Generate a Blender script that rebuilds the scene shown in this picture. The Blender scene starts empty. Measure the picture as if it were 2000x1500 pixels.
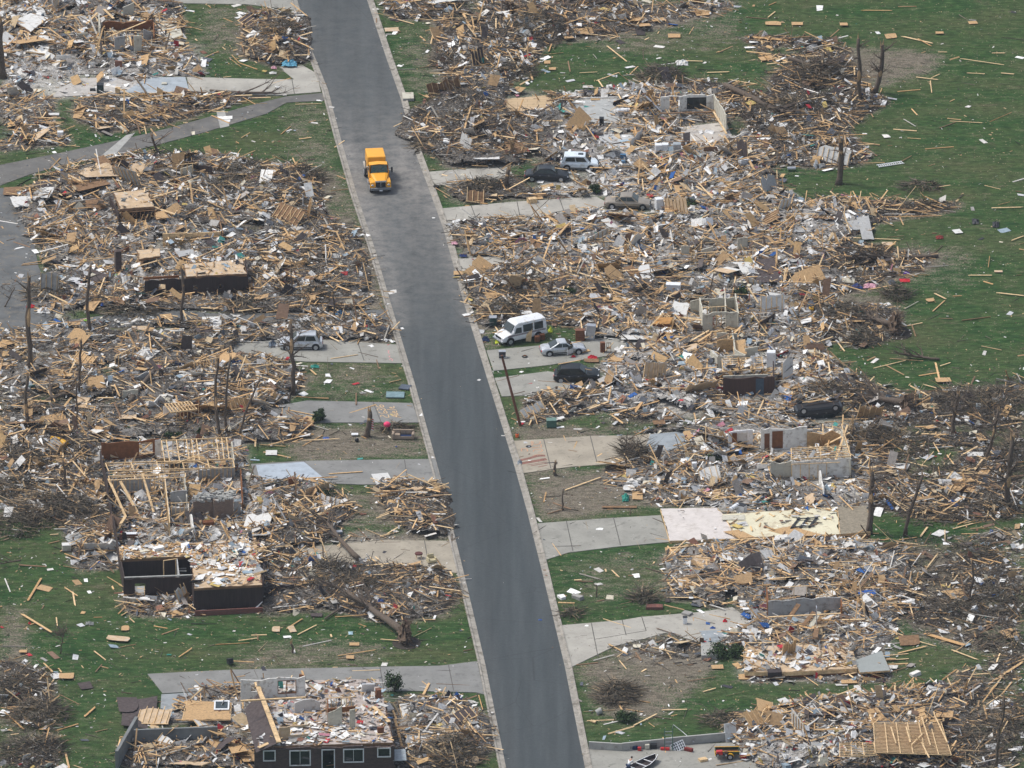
import bpy, math, random
import numpy as np
from mathutils import Vector, Matrix, noise as mn
R = random.Random(7); NR = np.random.default_rng(7)
rad = math.radians; PI = math.pi
sc = bpy.context.scene
# ---------------------------------------------------------------- camera
PITCH = rad(23.0); DIST = 1300.0; SCALE = 18.8          # px (of a 2000 px wide picture) per metre at the centre
CAM = Vector((0, -DIST*math.cos(PITCH), DIST*math.sin(PITCH)))
FPX = SCALE*DIST
cd = bpy.data.cameras.new('camera'); cam = bpy.data.objects.new('camera', cd); sc.collection.objects.link(cam)
cam.location = CAM; cam.rotation_euler = (PI/2-PITCH, 0, 0)
cd.sensor_width = 36; cd.lens = 36*FPX/2000.0; cd.clip_start = 1; cd.clip_end = 20000
sc.camera = cam
# ---------------------------------------------------------------- world and sun (thin overcast)
SUN_EL, SUN_AZ = rad(58), rad(-72)
w = bpy.data.worlds.new('World'); sc.world = w; w.use_nodes = True
nt = w.node_tree; bg = nt.nodes['Background']
sky = nt.nodes.new('ShaderNodeTexSky'); sky.sky_type = 'NISHITA'; sky.sun_disc = False
sky.sun_elevation = SUN_EL; sky.sun_rotation = SUN_AZ; sky.air_density = 1.0; sky.dust_density = 3.0; sky.ozone_density = 1.0
hs = nt.nodes.new('ShaderNodeHueSaturation'); hs.inputs['Saturation'].default_value = .62; nt.links.new(sky.outputs[0], hs.inputs['Color'])
nt.links.new(hs.outputs[0], bg.inputs[0]); bg.inputs[1].default_value = 0.12
sl = bpy.data.lights.new('sun', 'SUN'); sl.energy = 1.75; sl.angle = rad(11); sl.color = (1, .96, .90)
so = bpy.data.objects.new('sun', sl); sc.collection.objects.link(so)
sd = Vector((math.sin(SUN_AZ)*math.cos(SUN_EL), math.cos(SUN_AZ)*math.cos(SUN_EL), math.sin(SUN_EL)))
so.rotation_euler = sd.to_track_quat('Z', 'Y').to_euler()
vs = sc.view_settings; vs.view_transform = 'Standard'; vs.look = 'None'; vs.gamma = 1; vs.use_curve_mapping = False
vs.exposure = 0.55
# ---------------------------------------------------------------- surveying: photo point -> point of the site
def G(px, py, z=0.0):
    d = Vector((px-1000, FPX*math.cos(PITCH)+(750-py)*math.sin(PITCH), -FPX*math.sin(PITCH)+(750-py)*math.cos(PITCH)))
    t = (z-CAM.z)/d.z
    return CAM+d*t
def PX(x, y, z=0.0):
    v = Vector((x, y, z))-CAM
    f = v.y*math.cos(PITCH)-v.z*math.sin(PITCH); u = v.y*math.sin(PITCH)+v.z*math.cos(PITCH)
    return 1000+FPX*v.x/f, 750-FPX*u/f
VPM = SCALE*math.cos(PITCH)                              # px per metre of height
# ---------------------------------------------------------------- materials
def nodes(name):
    m = bpy.data.materials.new(name); m.use_nodes = True; t = m.node_tree
    return m, t, t.nodes['Principled BSDF'], t.nodes.new, t.links.new
def setc(sock, c): sock.default_value = (c[0], c[1], c[2], 1)
def mixc(new, link, fac, a, b, mode='MIX'):
    n = new('ShaderNodeMix'); n.data_type = 'RGBA'; n.blend_type = mode
    for s, v in ((n.inputs[0], fac), (n.inputs[6], a), (n.inputs[7], b)):
        if hasattr(v, 'is_linked') or hasattr(v, 'links'): link(v, s)
        elif isinstance(v, (int, float)): s.default_value = v
        else: setc(s, v)
    return n.outputs[2]
def ntex(new, link, scale, det=4, rough=.6, vec=None):
    n = new('ShaderNodeTexNoise'); n.inputs['Scale'].default_value = scale; n.inputs['Detail'].default_value = det
    n.inputs['Roughness'].default_value = rough
    if vec is not None: link(vec, n.inputs['Vector'])
    return n.outputs[0]
def rng(new, link, v, a, b, c=0, d=1):
    n = new('ShaderNodeMapRange'); n.clamp = True
    for i, x in enumerate((a, b, c, d)): n.inputs[i+1].default_value = x
    link(v, n.inputs[0]); return n.outputs[0]
def geo(new): return new('ShaderNodeNewGeometry').outputs['Position']
def bump(new, link, b, v, st=.4, dist=.05):
    n = new('ShaderNodeBump'); n.inputs['Strength'].default_value = st; n.inputs['Distance'].default_value = dist
    link(v, n.inputs['Height']); link(n.outputs[0], b.inputs['Normal'])
def attr(new, name):
    n = new('ShaderNodeAttribute'); n.attribute_name = name; return n
MATS = {}
def M(name, c, rough=.8, var=.25, scale=3.0, metal=0.0, spec=.3, bmp=.2, dirt=None, stretch=None):
    """plain procedural material: base colour with blotches of tone, optional dirt"""
    if name in MATS: return MATS[name]
    m, t, b, new, link = nodes(name)
    tc = new('ShaderNodeTexCoord').outputs['Object']
    if stretch:
        mp = new('ShaderNodeMapping'); mp.inputs['Scale'].default_value = stretch; link(tc, mp.inputs[0]); tc = mp.outputs[0]
    n1 = ntex(new, link, scale, 5, .65, tc)
    lo = [x*(1-var) for x in c]; hi = [min(1, x*(1+var)) for x in c]
    col = mixc(new, link, rng(new, link, n1, .3, .7), lo, hi)
    if dirt:
        n2 = ntex(new, link, scale*.6+.7, 6, .7, tc)
        col = mixc(new, link, rng(new, link, n2, .52, .68), col, dirt)
    link(col, b.inputs['Base Color'])
    b.inputs['Roughness'].default_value = rough; b.inputs['Metallic'].default_value = metal
    b.inputs['Specular IOR Level'].default_value = spec
    if bmp: bump(new, link, b, n1, bmp, .03)
    MATS[name] = m; return m
def MV(name, rough=.85, var=.3, scale=4.0, stretch=None, spec=.2):
    """material of loose pieces: every piece carries its own colour, with grain"""
    m, t, b, new, link = nodes(name)
    tc = geo(new)
    n1 = ntex(new, link, scale, 5, .65, tc)
    k = rng(new, link, n1, .3, .7, 1-var, 1+var*.6)
    col = mixc(new, link, 1.0, attr(new, 'col').outputs['Color'], k, 'MULTIPLY')
    link(col, b.inputs['Base Color']); b.inputs['Roughness'].default_value = rough; b.inputs['Specular IOR Level'].default_value = spec
    MATS[name] = m; return m
M_LOOSE = MV('loose pieces'); M_TWIG = MV('bark of twigs', .95, .4, 8)
M_WOOD = M('framing lumber', (.60, .43, .24), .85, .35, 2.5)
M_WOODD = M('weathered lumber', (.20, .12, .065), .9, .4, 2.5)
M_OSB = M('strand board', (.46, .30, .15), .85, .22, 6, dirt=(.25, .17, .1))
M_PLY = M('subfloor plywood', (.50, .37, .235), .85, .25, 1.5, dirt=(.44, .41, .37))
M_DRY = M('gypsum wallboard', (.70, .69, .65), .9, .14, 1.4, dirt=(.33, .29, .24))
M_DRYB = M('beige painted wallboard', (.50, .48, .40), .9, .12, 1.2, dirt=(.26, .22, .17))
M_GREYW = M('grey wallboard', (.36, .365, .36), .9, .15, 1.3, dirt=(.2, .18, .15))
M_WHITE = M('white enamel', (.70, .72, .74), .4, .06, 2, dirt=(.5, .47, .42), spec=.5)
M_WHITED = M('dirty white sheet', (.60, .60, .58), .7, .1, 1.6, dirt=(.36, .32, .27))
M_SIDING = M('dark brown siding', (.045, .032, .028), .8, .35, 1.2, stretch=(8, 8, .6))
M_CONC = M('bare concrete', (.34, .34, .32), .9, .12, .8, dirt=(.25, .24, .22))
M_CONCD = M('basement wall concrete', (.17, .18, .18), .9, .2, .7)
M_DARK = M('dark rubber', (.015, .015, .017), .8, .2, 6)
M_BLACK = M('black plastic', (.02, .022, .025), .5, .2, 4)
M_BARK = M('bark', (.115, .09, .07), .95, .45, 5, bmp=.8, stretch=(3, 3, .6))
M_SPLIT = M('split heartwood', (.40, .27, .15), .9, .35, 4, stretch=(5, 5, .6))
M_ROOT = M('soil clinging to roots', (.12, .085, .06), .95, .4, 5, bmp=.8)
M_METAL = M('galvanised metal', (.45, .47, .50), .4, .15, 3, metal=.6)
M_CHROME = M('bright metal', (.62, .64, .66), .25, .05, 3, metal=.9)
M_FURN = M('brown furniture veneer', (.16, .065, .03), .5, .3, 3)
M_SHING = M('brown roof shingles', (.075, .060, .058), .95, .35, 3, bmp=.5)
M_BLUEP = M('blue plastic', (.02, .08, .30), .4, .1, 3)
M_REDP = M('red plastic', (.50, .03, .03), .4, .1, 3)
M_GREENP = M('green painted metal', (.06, .13, .10), .5, .15, 3)
M_YELP = M('yellow plastic', (.62, .34, .02), .45, .15, 3)
M_PINK = M('pink fabric', (.75, .06, .16), .7, .08, 3)
M_TAN = M('tan upholstery', (.30, .235, .18), .95, .12, 4)
M_TAPE = M('navy fabric', (.015, .03, .08), .9, .2, 4)
def glass(name, c=(.02, .03, .03), a=None):
    m = M(name, c, .08, .1, 2, spec=.6, bmp=0)
    if a is not None: m.node_tree.nodes['Principled BSDF'].inputs['Alpha'].default_value = a
    return m
M_GLASS = glass('dark car glass'); M_GLASSG = glass('crazed green glass', (.10, .20, .18))
def brick(name, c1, c2, mort):
    m, t, b, new, link = nodes(name)
    n = new('ShaderNodeTexBrick'); n.inputs['Scale'].default_value = 4.2; setc(n.inputs['Color1'], c1); setc(n.inputs['Color2'], c2); setc(n.inputs['Mortar'], mort)
    n.inputs['Mortar Size'].default_value = .012; n.inputs['Row Height'].default_value = .3; n.inputs['Brick Width'].default_value = .9
    mp = new('ShaderNodeMapping'); mp.inputs['Rotation'].default_value = (PI/2, 0, 0)
    link(new('ShaderNodeTexCoord').outputs['Object'], mp.inputs[0]); link(mp.outputs[0], n.inputs['Vector'])
    link(n.outputs[0], b.inputs['Base Color']); b.inputs['Roughness'].default_value = .9; MATS[name] = m; return m
M_BRICK = brick('dark brown brick', (.085, .055, .045), (.045, .032, .028), (.12, .10, .09))
M_BRICKR = brick('red brick', (.19, .07, .05), (.13, .05, .04), (.2, .17, .15))
M_BRICKT = brick('tan fireplace brick', (.22, .16, .12), (.16, .115, .09), (.3, .26, .22))
# ---------------------------------------------------------------- mesh helpers
def link_obj(o): sc.collection.objects.link(o); return o
def tag(o, label=None, cat=None, group=None, kind=None):
    if label: o['label'] = label
    if cat: o['category'] = cat
    if group: o['group'] = group
    if kind: o['kind'] = kind
    return o
def T(name, label, cat, loc, rz=0.0, group=None, rot=None):
    o = bpy.data.objects.new(name, None); o.empty_display_size = .3; link_obj(o)
    o.location = loc; o.rotation_euler = rot if rot else (0, 0, rz)
    return tag(o, label, cat, group)
class MB:
    def __init__(s): s.v = []; s.f = []; s.c = []
    def add(s, vs_, fs, col=None):
        k = len(s.v); s.v += [tuple(q) for q in vs_]; s.f += [tuple(k+i for i in f) for f in fs]; s.c += [col]*len(fs); return s
    def box(s, x0, x1, y0, y1, z0, z1, mat=None, col=None):
        vs_ = [Vector((x, y, z)) for x in (x0, x1) for y in (y0, y1) for z in (z0, z1)]
        if mat is not None: vs_ = [mat@q for q in vs_]
        return s.add(vs_, [(0, 1, 3, 2), (4, 6, 7, 5), (0, 4, 5, 1), (2, 3, 7, 6), (0, 2, 6, 4), (1, 5, 7, 3)], col)
    def prism(s, pts, z0, z1, col=None):                 # pts: ccw xy outline
        n = len(pts); vs_ = [(p[0], p[1], z0) for p in pts]+[(p[0], p[1], z1) for p in pts]
        return s.add(vs_, [tuple(range(n-1, -1, -1)), tuple(range(n, 2*n))]+[(i, (i+1) % n, n+(i+1) % n, n+i) for i in range(n)], col)
    def bar(s, a, b, wd, th, up=Vector((0, 0, 1)), col=None):   # a beam from a to b
        a = Vector(a); b = Vector(b); d = (b-a); L = d.length
        if L < 1e-6: return s
        d /= L; sx = d.cross(up)
        if sx.length < 1e-3: sx = d.cross(Vector((0, 1, 0)))
        sx.normalize(); sz = sx.cross(d)
        vs_ = [a+d*(L*i)+sx*(wd/2*j)+sz*(th/2*k) for i in (0, 1) for j in (-1, 1) for k in (-1, 1)]
        return s.add(vs_, [(0, 1, 3, 2), (4, 6, 7, 5), (0, 4, 5, 1), (2, 3, 7, 6), (0, 2, 6, 4), (1, 5, 7, 3)], col)
    def tube(s, pts, rs, n=6, col=None, cap=True):
        k = len(s.v); pts = [Vector(p) for p in pts]; fs = []; vs_ = []
        for i, p in enumerate(pts):
            d = (pts[min(i+1, len(pts)-1)]-pts[max(i-1, 0)]).normalized()
            a = d.cross(Vector((.31, .77, .2))).normalized(); b2 = d.cross(a)
            for j in range(n):
                t = 2*PI*j/n; vs_.append(p+(a*math.cos(t)+b2*math.sin(t))*rs[i])
        for i in range(len(pts)-1):
            for j in range(n): fs.append((i*n+j, i*n+(j+1) % n, (i+1)*n+(j+1) % n, (i+1)*n+j))
        if cap: fs += [tuple(range(n-1, -1, -1)), tuple(range((len(pts)-1)*n, len(pts)*n))]
        return s.add(vs_, fs, col)
    def cyl(s, c, axis, r, h, n=16, col=None, r2=None):
        c = Vector(c); a = Vector(axis).normalized()
        return s.tube([c-a*h/2, c+a*h/2], [r, r if r2 is None else r2], n, col)
    def ball(s, c, r, n=8, m=5, col=None, jit=0, rr=R):
        c = Vector(c); vs_ = []; fs = []
        r = Vector(r) if not isinstance(r, (int, float)) else Vector((r, r, r))
        for i in range(m+1):
            th = PI*i/m
            for j in range(n):
                ph = 2*PI*j/n; k = 1+jit*(rr.random()-.5)
                vs_.append(c+Vector((r.x*math.sin(th)*math.cos(ph), r.y*math.sin(th)*math.sin(ph), r.z*math.cos(th)))*k)
        for i in range(m):
            for j in range(n): fs.append((i*n+j, (i+1)*n+j, (i+1)*n+(j+1) % n, i*n+(j+1) % n))
        return s.add(vs_, fs, col)
    def mesh(s, name, mat):
        me = bpy.data.meshes.new(name); me.from_pydata(s.v, [], s.f); me.materials.append(mat)
        if any(c is not None for c in s.c):
            at = me.color_attributes.new('col', 'FLOAT_COLOR', 'CORNER'); out = []
            for f, c in zip(s.f, s.c):
                c = c or (.3, .3, .3); out += [c[0], c[1], c[2], 1]*len(f)
            at.data.foreach_set('color', out)
        me.update(); return me
    def build(s, name, mat, parent=None, smooth=False, bevel=0, loc=None):
        me = s.mesh(name, mat); o = bpy.data.objects.new(name, me); link_obj(o)
        if parent: o.parent = parent
        if loc is not None: o.location = loc
        if smooth: me.polygons.foreach_set('use_smooth', [True]*len(me.polygons))
        if bevel:
            b = o.modifiers.new('bevel', 'BEVEL'); b.width = bevel; b.segments = 2; b.limit_method = 'ANGLE'
        return o
def grid_mesh(name, xs, ys, zf=None, mat=None, attrs=None, keep=None):
    nx, ny = len(xs), len(ys); X, Y = np.meshgrid(xs, ys, indexing='ij')
    Z = zf if zf is not None else np.zeros_like(X)
    v = np.stack([X, Y, Z], -1).reshape(-1, 3)
    i, j = np.meshgrid(np.arange(nx-1), np.arange(ny-1), indexing='ij'); a = (i*ny+j).ravel()
    F = np.stack([a, a+ny, a+ny+1, a+1], -1)
    if keep is not None: F = F[keep.ravel()]
    return np_mesh(name, v, F, mat, {k: q.ravel() for k, q in (attrs or {}).items()})
def np_mesh(name, v, F, mat, fattrs=None, cols=None):
    """mesh straight from arrays; unused vertices dropped"""
    used = np.zeros(len(v), bool); used[F.ravel()] = True
    idx = np.cumsum(used)-1; v = v[used]; F = idx[F]
    me = bpy.data.meshes.new(name); k = F.shape[1]
    me.vertices.add(len(v)); me.vertices.foreach_set('co', v.astype(np.float32).ravel())
    me.loops.add(F.size); me.loops.foreach_set('vertex_index', F.astype(np.int32).ravel())
    me.polygons.add(len(F)); me.polygons.foreach_set('loop_start', np.arange(0, F.size, k, dtype=np.int32))
    me.polygons.foreach_set('loop_total', np.full(len(F), k, np.int32))
    for n, a in (fattrs or {}).items():
        at = me.attributes.new(n, 'FLOAT', 'POINT'); at.data.foreach_set('value', a[used].astype(np.float32))
    if cols is not None:
        at = me.color_attributes.new('col', 'FLOAT_COLOR', 'POINT')
        c4 = np.ones((used.sum(), 4), np.float32); c4[:, :3] = cols[used]; at.data.foreach_set('color', c4.ravel())
    me.materials.append(mat); me.update(); me.validate()
    if cols is not None: me.polygons.foreach_set('use_smooth', np.zeros(len(me.polygons), bool))
    o = bpy.data.objects.new(name, me); return link_obj(o)
# ---------------------------------------------------------------- rubble fields painted over the site
GX = np.arange(-75, 75.01, .5); GY = np.arange(-125, 125.01, .5)
def inpoly(poly, X, Y):
    r = np.zeros(X.shape, bool); n = len(poly)
    for i in range(n):
        x1, y1 = poly[i]; x2, y2 = poly[(i+1) % n]
        if y1 == y2: continue
        c = ((y1 > Y) != (y2 > Y)) & (X < (x2-x1)*(Y-y1)/(y2-y1)+x1); r ^= c
    return r
gX, gY = np.meshgrid(GX, GY, indexing='ij')
def wpoly(pts, z=0): return [tuple(G(x, y, z)[:2]) for x, y in pts]
def blur(a, n):
    for _ in range(n):
        p = np.pad(a, 1, mode='edge'); a = (p[:-2, 1:-1]+p[2:, 1:-1]+p[1:-1, :-2]+p[1:-1, 2:]+2*p[1:-1, 1:-1])/6
    return a
def vnoise(X, Y, s, seed):
    r = np.random.default_rng(seed); T_ = r.random((256, 256)); x = X/s+500; y = Y/s+500
    xi = np.floor(x).astype(int); yi = np.floor(y).astype(int); fx = x-xi; fy = y-yi; fx = fx*fx*(3-2*fx); fy = fy*fy*(3-2*fy)
    g = lambda i, j: T_[(xi+i) % 256, (yi+j) % 256]
    return (g(0, 0)*(1-fx)+g(1, 0)*fx)*(1-fy)+(g(0, 1)*(1-fx)+g(1, 1)*fx)*fy
def fbm(X, Y, s, seed, o=4): return sum(vnoise(X, Y, s/2**k, seed+k)*.5**k for k in range(o))/sum(.5**k for k in range(o))
# zone: outline, boards, pale scraps, twigs, mound height, dust
ZONES = [
 ([(0,0),(345,0),(358,95),(330,130),(100,130),(0,150)], 1.0,.7,.3,.8,.5),
 ([(60,95),(380,85),(400,150),(300,160),(240,185),(60,190),(0,180)], .15,.9,.05,.05,1.0),
 ([(0,180),(110,190),(100,240),(140,285),(0,295)], 1.0,.4,.5,.3,.2),
 ([(150,190),(500,183),(440,208),(320,245),(200,265),(150,230)], .9,.25,.4,.3,.1),
 ([(485,25),(600,30),(600,128),(540,128),(478,108)], .8,.7,.9,.9,.2),
 ([(110,335),(240,305),(420,308),(600,330),(625,370),(620,410),(690,460),(720,520),(725,600),(600,612),(300,606),(80,602),(60,560),(95,520),(60,450),(30,430),(40,380)], .75,.5,.8,.8,.3),
 ([(200,312),(420,305),(500,345),(520,440),(490,570),(280,575),(220,440)], .8,.6,.2,.5,.5),
 ([(70,560),(130,540),(140,640),(90,635)], .4,.3,.9,.3,.2),
 ([(0,655),(300,628),(500,632),(560,625),(740,620),(768,665),(540,668),(545,700),(590,740),(560,780),(600,830),(560,862),(200,860),(0,880)], .95,.5,.7,.8,.3),
 ([(0,870),(200,865),(235,1090),(150,1090),(120,1010),(0,1010)], .55,.35,1.4,.5,.1),
 ([(200,870),(455,860),(500,950),(520,1130),(510,1145),(380,1140),(370,1070),(240,1065)], .8,.9,.1,.5,.7),
 ([(130,1040),(235,1030),(240,1110),(150,1110)], .6,1.1,.2,.3,.2),
 ([(500,940),(640,945),(690,1000),(620,1050),(600,1090),(500,1095)], 1.0,.5,.8,.9,.3),
 ([(510,1090),(620,1080),(760,1105),(860,1100),(895,1160),(860,1200),(760,1215),(640,1190),(500,1200)], .6,.5,1.2,.5,.2),
 ([(640,1040),(830,1050),(850,1090),(700,1110),(610,1090)], .25,.35,.2,.1,.3),
 ([(235,1165),(375,1165),(380,1205),(250,1200)], .7,.5,.4,.3,.2),
 ([(735,945),(860,945),(875,1000),(885,1052),(800,1040),(755,1000)], 1.3,.5,.6,1.2,.1),
 ([(400,1330),(520,1310),(740,1330),(770,1460),(500,1470),(390,1400),(300,1420)], .8,1.0,.1,.6,.6),
 ([(780,1360),(900,1370),(955,1400),(950,1470),(900,1500),(760,1500),(765,1440)], 1.2,.6,.5,.9,.3),
 ([(250,1440),(500,1420),(520,1500),(240,1500)], .9,1.0,.2,.6,.2),
 ([(0,1290),(90,1310),(110,1400),(110,1500),(0,1500)], .3,.3,1.4,.3,.0),
 ([(745,0),(860,0),(1000,0),(1240,0),(1250,45),(1150,70),(1060,90),(1020,150),(950,180),(880,170),(850,110),(860,40),(760,35)], .7,.4,1.3,.8,.1),
 ([(1180,10),(1440,0),(1440,15),(1250,60),(1150,80)], .4,.25,.3,.1,.1),
 ([(880,165),(1000,175),(1100,190),(1100,240),(1060,300),(1000,325),(880,330),(840,295),(770,265),(800,225),(850,200)], .5,.35,1.7,1.3,.2),
 ([(1090,190),(1280,165),(1420,185),(1430,265),(1480,290),(1510,330),(1530,385),(1440,410),(1290,420),(1180,380),(1060,385),(1060,300),(1100,250)], .85,1.1,.3,.7,.8),
 ([(870,350),(960,335),(1080,360),(1160,380),(1000,395),(880,398)], .4,.2,1.6,.7,.1),
 ([(1220,150),(1440,165),(1620,225),(1640,300),(1700,320),(1560,330),(1480,290),(1420,180),(1280,160)], .35,.25,1.1,.4,.0),
 ([(1500,150),(1560,110),(1660,120),(1700,180),(1740,195),(1640,255),(1500,245)], .35,.25,1.3,.5,.0),
 ([(1460,70),(1640,75),(1660,110),(1490,120)], .8,.3,.4,.15,.0),
 ([(1490,240),(1640,240),(1700,310),(1600,330),(1490,320)], .5,.6,.9,.4,.1),
 ([(880,435),(1060,430),(1160,405),(1290,425),(1540,380),(1560,400),(1690,395),(1700,450),(1640,470),(1640,560),(1610,600),(1440,590),(1300,560),(1120,560),(930,560),(900,500),(880,470)], 1.05,1.0,.25,.8,.6),
 ([(890,430),(1060,425),(1180,430),(1000,470),(890,480)], .6,.35,.9,.3,.1),
 ([(900,540),(1120,530),(1290,560),(1360,590),(1200,640),(1050,630),(940,640),(920,580)], .8,.3,1.1,.7,.2),
 ([(1560,385),(1870,395),(1880,410),(1690,440)], .6,.25,.5,.15,.0),
 ([(1550,450),(1700,480),(1840,500),(1830,515),(1700,560),(1560,600)], .5,.3,.6,.3,.0),
 ([(1590,590),(1740,600),(1780,650),(1690,680),(1590,660)], .35,.3,1.2,.3,.1),
 ([(1200,610),(1360,590),(1450,590),(1590,600),(1600,690),(1650,730),(1640,800),(1560,830),(1400,810),(1290,830),(1190,790),(1170,720),(1200,690),(1140,650)], .95,1.1,.2,.7,.8),
 ([(1050,760),(1180,730),(1300,820),(1200,840),(1180,800),(1030,830),(1020,800)], .9,.4,.7,.4,.1),
 ([(1230,845),(1420,820),(1640,820),(1700,840),(1720,1000),(1420,1005),(1300,985),(1180,940),(1200,900),(1330,880)], .95,.7,.4,.5,.5),
 ([(1400,840),(1660,840),(1690,1000),(1400,1000)], .4,1.2,.1,.5,.7),
 ([(1600,700),(1760,770),(2000,740),(2000,1010),(1860,1020),(1720,1000),(1700,900),(1630,820)], .42,.26,.7,.25,.0),
 ([(1780,820),(1960,830),(1960,960),(1720,960)], .5,.3,.1,.1,.0),
 ([(1310,1075),(1450,1060),(1700,1060),(1780,1090),(1750,1150),(1740,1250),(1640,1280),(1450,1270),(1380,1240),(1420,1190),(1310,1170)], 1.2,.7,.1,.8,.5),
 ([(1400,1170),(1640,1200),(1720,1260),(1440,1275),(1350,1240)], .5,1.1,.0,.3,.6),
 ([(1740,1060),(2000,1030),(2000,1290),(1900,1270),(1780,1230),(1740,1180)], .38,.22,.55,.2,.0),
 ([(1450,1270),(1730,1265),(1745,1330),(1450,1330)], .5,.8,.1,.2,.5),
 ([(1140,1235),(1260,1235),(1370,1225),(1400,1300),(1250,1290)], .2,.2,.5,.08,.1),
 ([(1430,1400),(1560,1375),(1760,1350),(1880,1340),(1870,1430),(1850,1500),(1430,1500)], 1.1,.6,.2,.7,.3),
 ([(1440,1440),(1660,1440),(1680,1500),(1440,1500)], .3,1.6,.0,.3,.7),
 ([(1860,1310),(2000,1280),(2000,1500),(1860,1500)], .3,.18,.55,.15,.0),
]
DRIVES = [  # outline, tone, joints
 ([(832,336),(900,330),(992,326),(1005,345),(960,352),(852,362)], 'pale', []),
 ([(862,407),(1000,394),(1165,384),(1195,400),(1050,426),(873,441)], 'pale', [((920,402),(932,434)),((1009,391),(1017,431)),((1093,389),(1103,418))]),
 ([(888,505),(975,500),(1000,512),(960,530),(900,536)], 'pale', []),
 ([(950,684),(1060,674),(1190,660),(1290,668),(1190,694),(1070,713),(964,724)], 'mid', []),
 ([(966,738),(1070,725),(1130,735),(1110,768),(980,774)], 'mid', []),
 ([(1002,861),(1160,851),(1240,850),(1335,842),(1340,872),(1260,882),(1200,905),(1110,912),(1022,924)], 'warm', [((1062,859),(1076,916)),((1153,853),(1166,905)),((1242,850),(1260,881))]),
 ([(1050,1022),(1170,1013),(1290,1006),(1308,1058),(1200,1068),(1110,1079),(1066,1093)], 'mid', [((1106,1018),(1119,1077)),((1198,1011),(1212,1066))]),
 ([(1097,1221),(1215,1211),(1250,1205),(1370,1195),(1430,1185),(1470,1215),(1400,1262),(1300,1236),(1200,1262),(1115,1303)], 'pale', [((1155,1218),(1168,1284)),((1215,1211),(1223,1242)),((1253,1205),(1262,1233)),((1160,1250),(1262,1233))]),
 ([(1150,1462),(1215,1466),(1300,1456),(1430,1450),(1480,1500),(1470,1530),(1162,1530)], 'mid', []),
 ([(365,150),(500,154),(575,155),(545,131),(592,128),(618,143),(627,179),(540,186),(370,180)], 'pale', [((570,155),(575,184))]),
 ([(330,-10),(575,-20),(583,20),(480,8),(345,6)], 'mid', []),
 ([(545,664),(640,664),(780,673),(789,709),(600,706),(520,702),(450,700),(460,670)], 'mid', [((698,668),(711,705))]),
 ([(520,796),(600,782),(806,787),(819,825),(640,825),(540,822)], 'dim', [((728,785),(744,825))]),
 ([(490,906),(590,900),(850,896),(862,946),(700,946),(500,938)], 'dim', [((790,899),(797,945)),((595,901),(596,938))]),
 ([(560,1072),(750,1055),(880,1056),(893,1119),(760,1104),(580,1095)], 'warm', [((829,1057),(838,1106))]),
 ([(288,1316),(450,1308),(700,1303),(860,1300),(932,1291),(946,1356),(930,1352),(800,1349),(640,1352),(450,1346),(318,1354)], 'dim', [((742,1304),(750,1349)),((876,1300),(886,1350))]),
]
SLABS = [   # outline, material colour
 ([(240,181),(290,151),(362,150),(370,179)], (.33, .37, .40)),
 ([(120,170),(160,152),(290,151),(240,181),(100,190)], (.42, .40, .37)),
 ([(1115,197),(1205,193),(1210,240),(1150,240)], (.36, .37, .36)),
 ([(1330,248),(1418,238),(1430,268),(1400,290),(1330,280)], (.44, .41, .37)),
 ([(1445,252),(1475,250),(1485,292),(1452,288)], (.36, .36, .35)),
 ([(1160,262),(1240,263),(1240,292),(1195,292)], (.45, .46, .46)),
 ([(1270,848),(1335,842),(1342,872),(1300,885),(1258,882)], (.27, .30, .32)),
 ([(315,1356),(450,1348),(420,1410),(312,1410)], (.26, .28, .29)),
 ([(500,908),(594,902),(640,940),(508,940)], (.36, .41, .46)),
 ([(1366,1232),(1450,1228),(1480,1250),(1380,1258)], (.27, .30, .32)),
]
CLEAR = [d[0] for d in DRIVES]
F = {k: np.zeros_like(gX) for k in ('wood', 'white', 'twig', 'mound', 'dust')}
for z in ZONES:
    m = inpoly(wpoly(z[0]), gX, gY).astype(float)
    for k, q in zip(F, z[1:]): F[k] = np.maximum(F[k], m*q)
clear = np.zeros_like(gX)
for c in CLEAR: clear = np.maximum(clear, inpoly(wpoly(c), gX, gY))
for a in ([(1290,990),(1480,988),(1500,1055),(1300,1062)], [(985,186),(1080,180),(1086,228),(990,236)],
          [(1112,190),(1208,188),(1212,240),(1150,240)], [(240,181),(290,151),(370,150),(370,180)]):
    clear = np.maximum(clear, .8*inpoly(wpoly(a), gX, gY))
for k in F: F[k] = blur(F[k], 5 if k != 'mound' else 14)
clearb = blur(clear, 1)
NB = fbm(gX, gY, 5, 11); ND = fbm(gX, gY, 2.2, 31)
for k in ('wood', 'white', 'twig'): F[k] *= (1-.93*clearb)*np.clip(5.2*(.6*fbm(gX, gY, 7, {'wood': 51, 'white': 71, 'twig': 91}[k])+.4*fbm(gX, gY, 2, {'wood': 52, 'white': 72, 'twig': 92}[k])-.315), .04, 2.4)
low = np.zeros_like(gX)
for a in ([(1400,820),(1665,820),(1670,945),(1480,950),(1400,900)],[(195,860),(475,850),(490,1040),(230,1060)],[(1355,585),(1450,580),(1455,670),(1360,670)],[(1385,660),(1520,660),(1520,800),(1385,800)],[(1285,180),(1425,180),(1440,280),(1290,290)],
          [(185,20),(305,20),(305,125),(190,125)],[(1490,1150),(1650,1150),(1650,1225),(1490,1225)],[(350,545),(500,540),(500,600),(270,600)],[(230,1060),(515,1050),(520,1215),(230,1215)],[(480,1310),(775,1310),(790,1500),(480,1500)],[(215,400),(320,400),(320,450),(215,450)],[(1040,310),(1290,310),(1290,420),(1040,420)]):
    low = np.maximum(low, inpoly(wpoly(a), gX, gY))
thin = np.zeros_like(gX)
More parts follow.
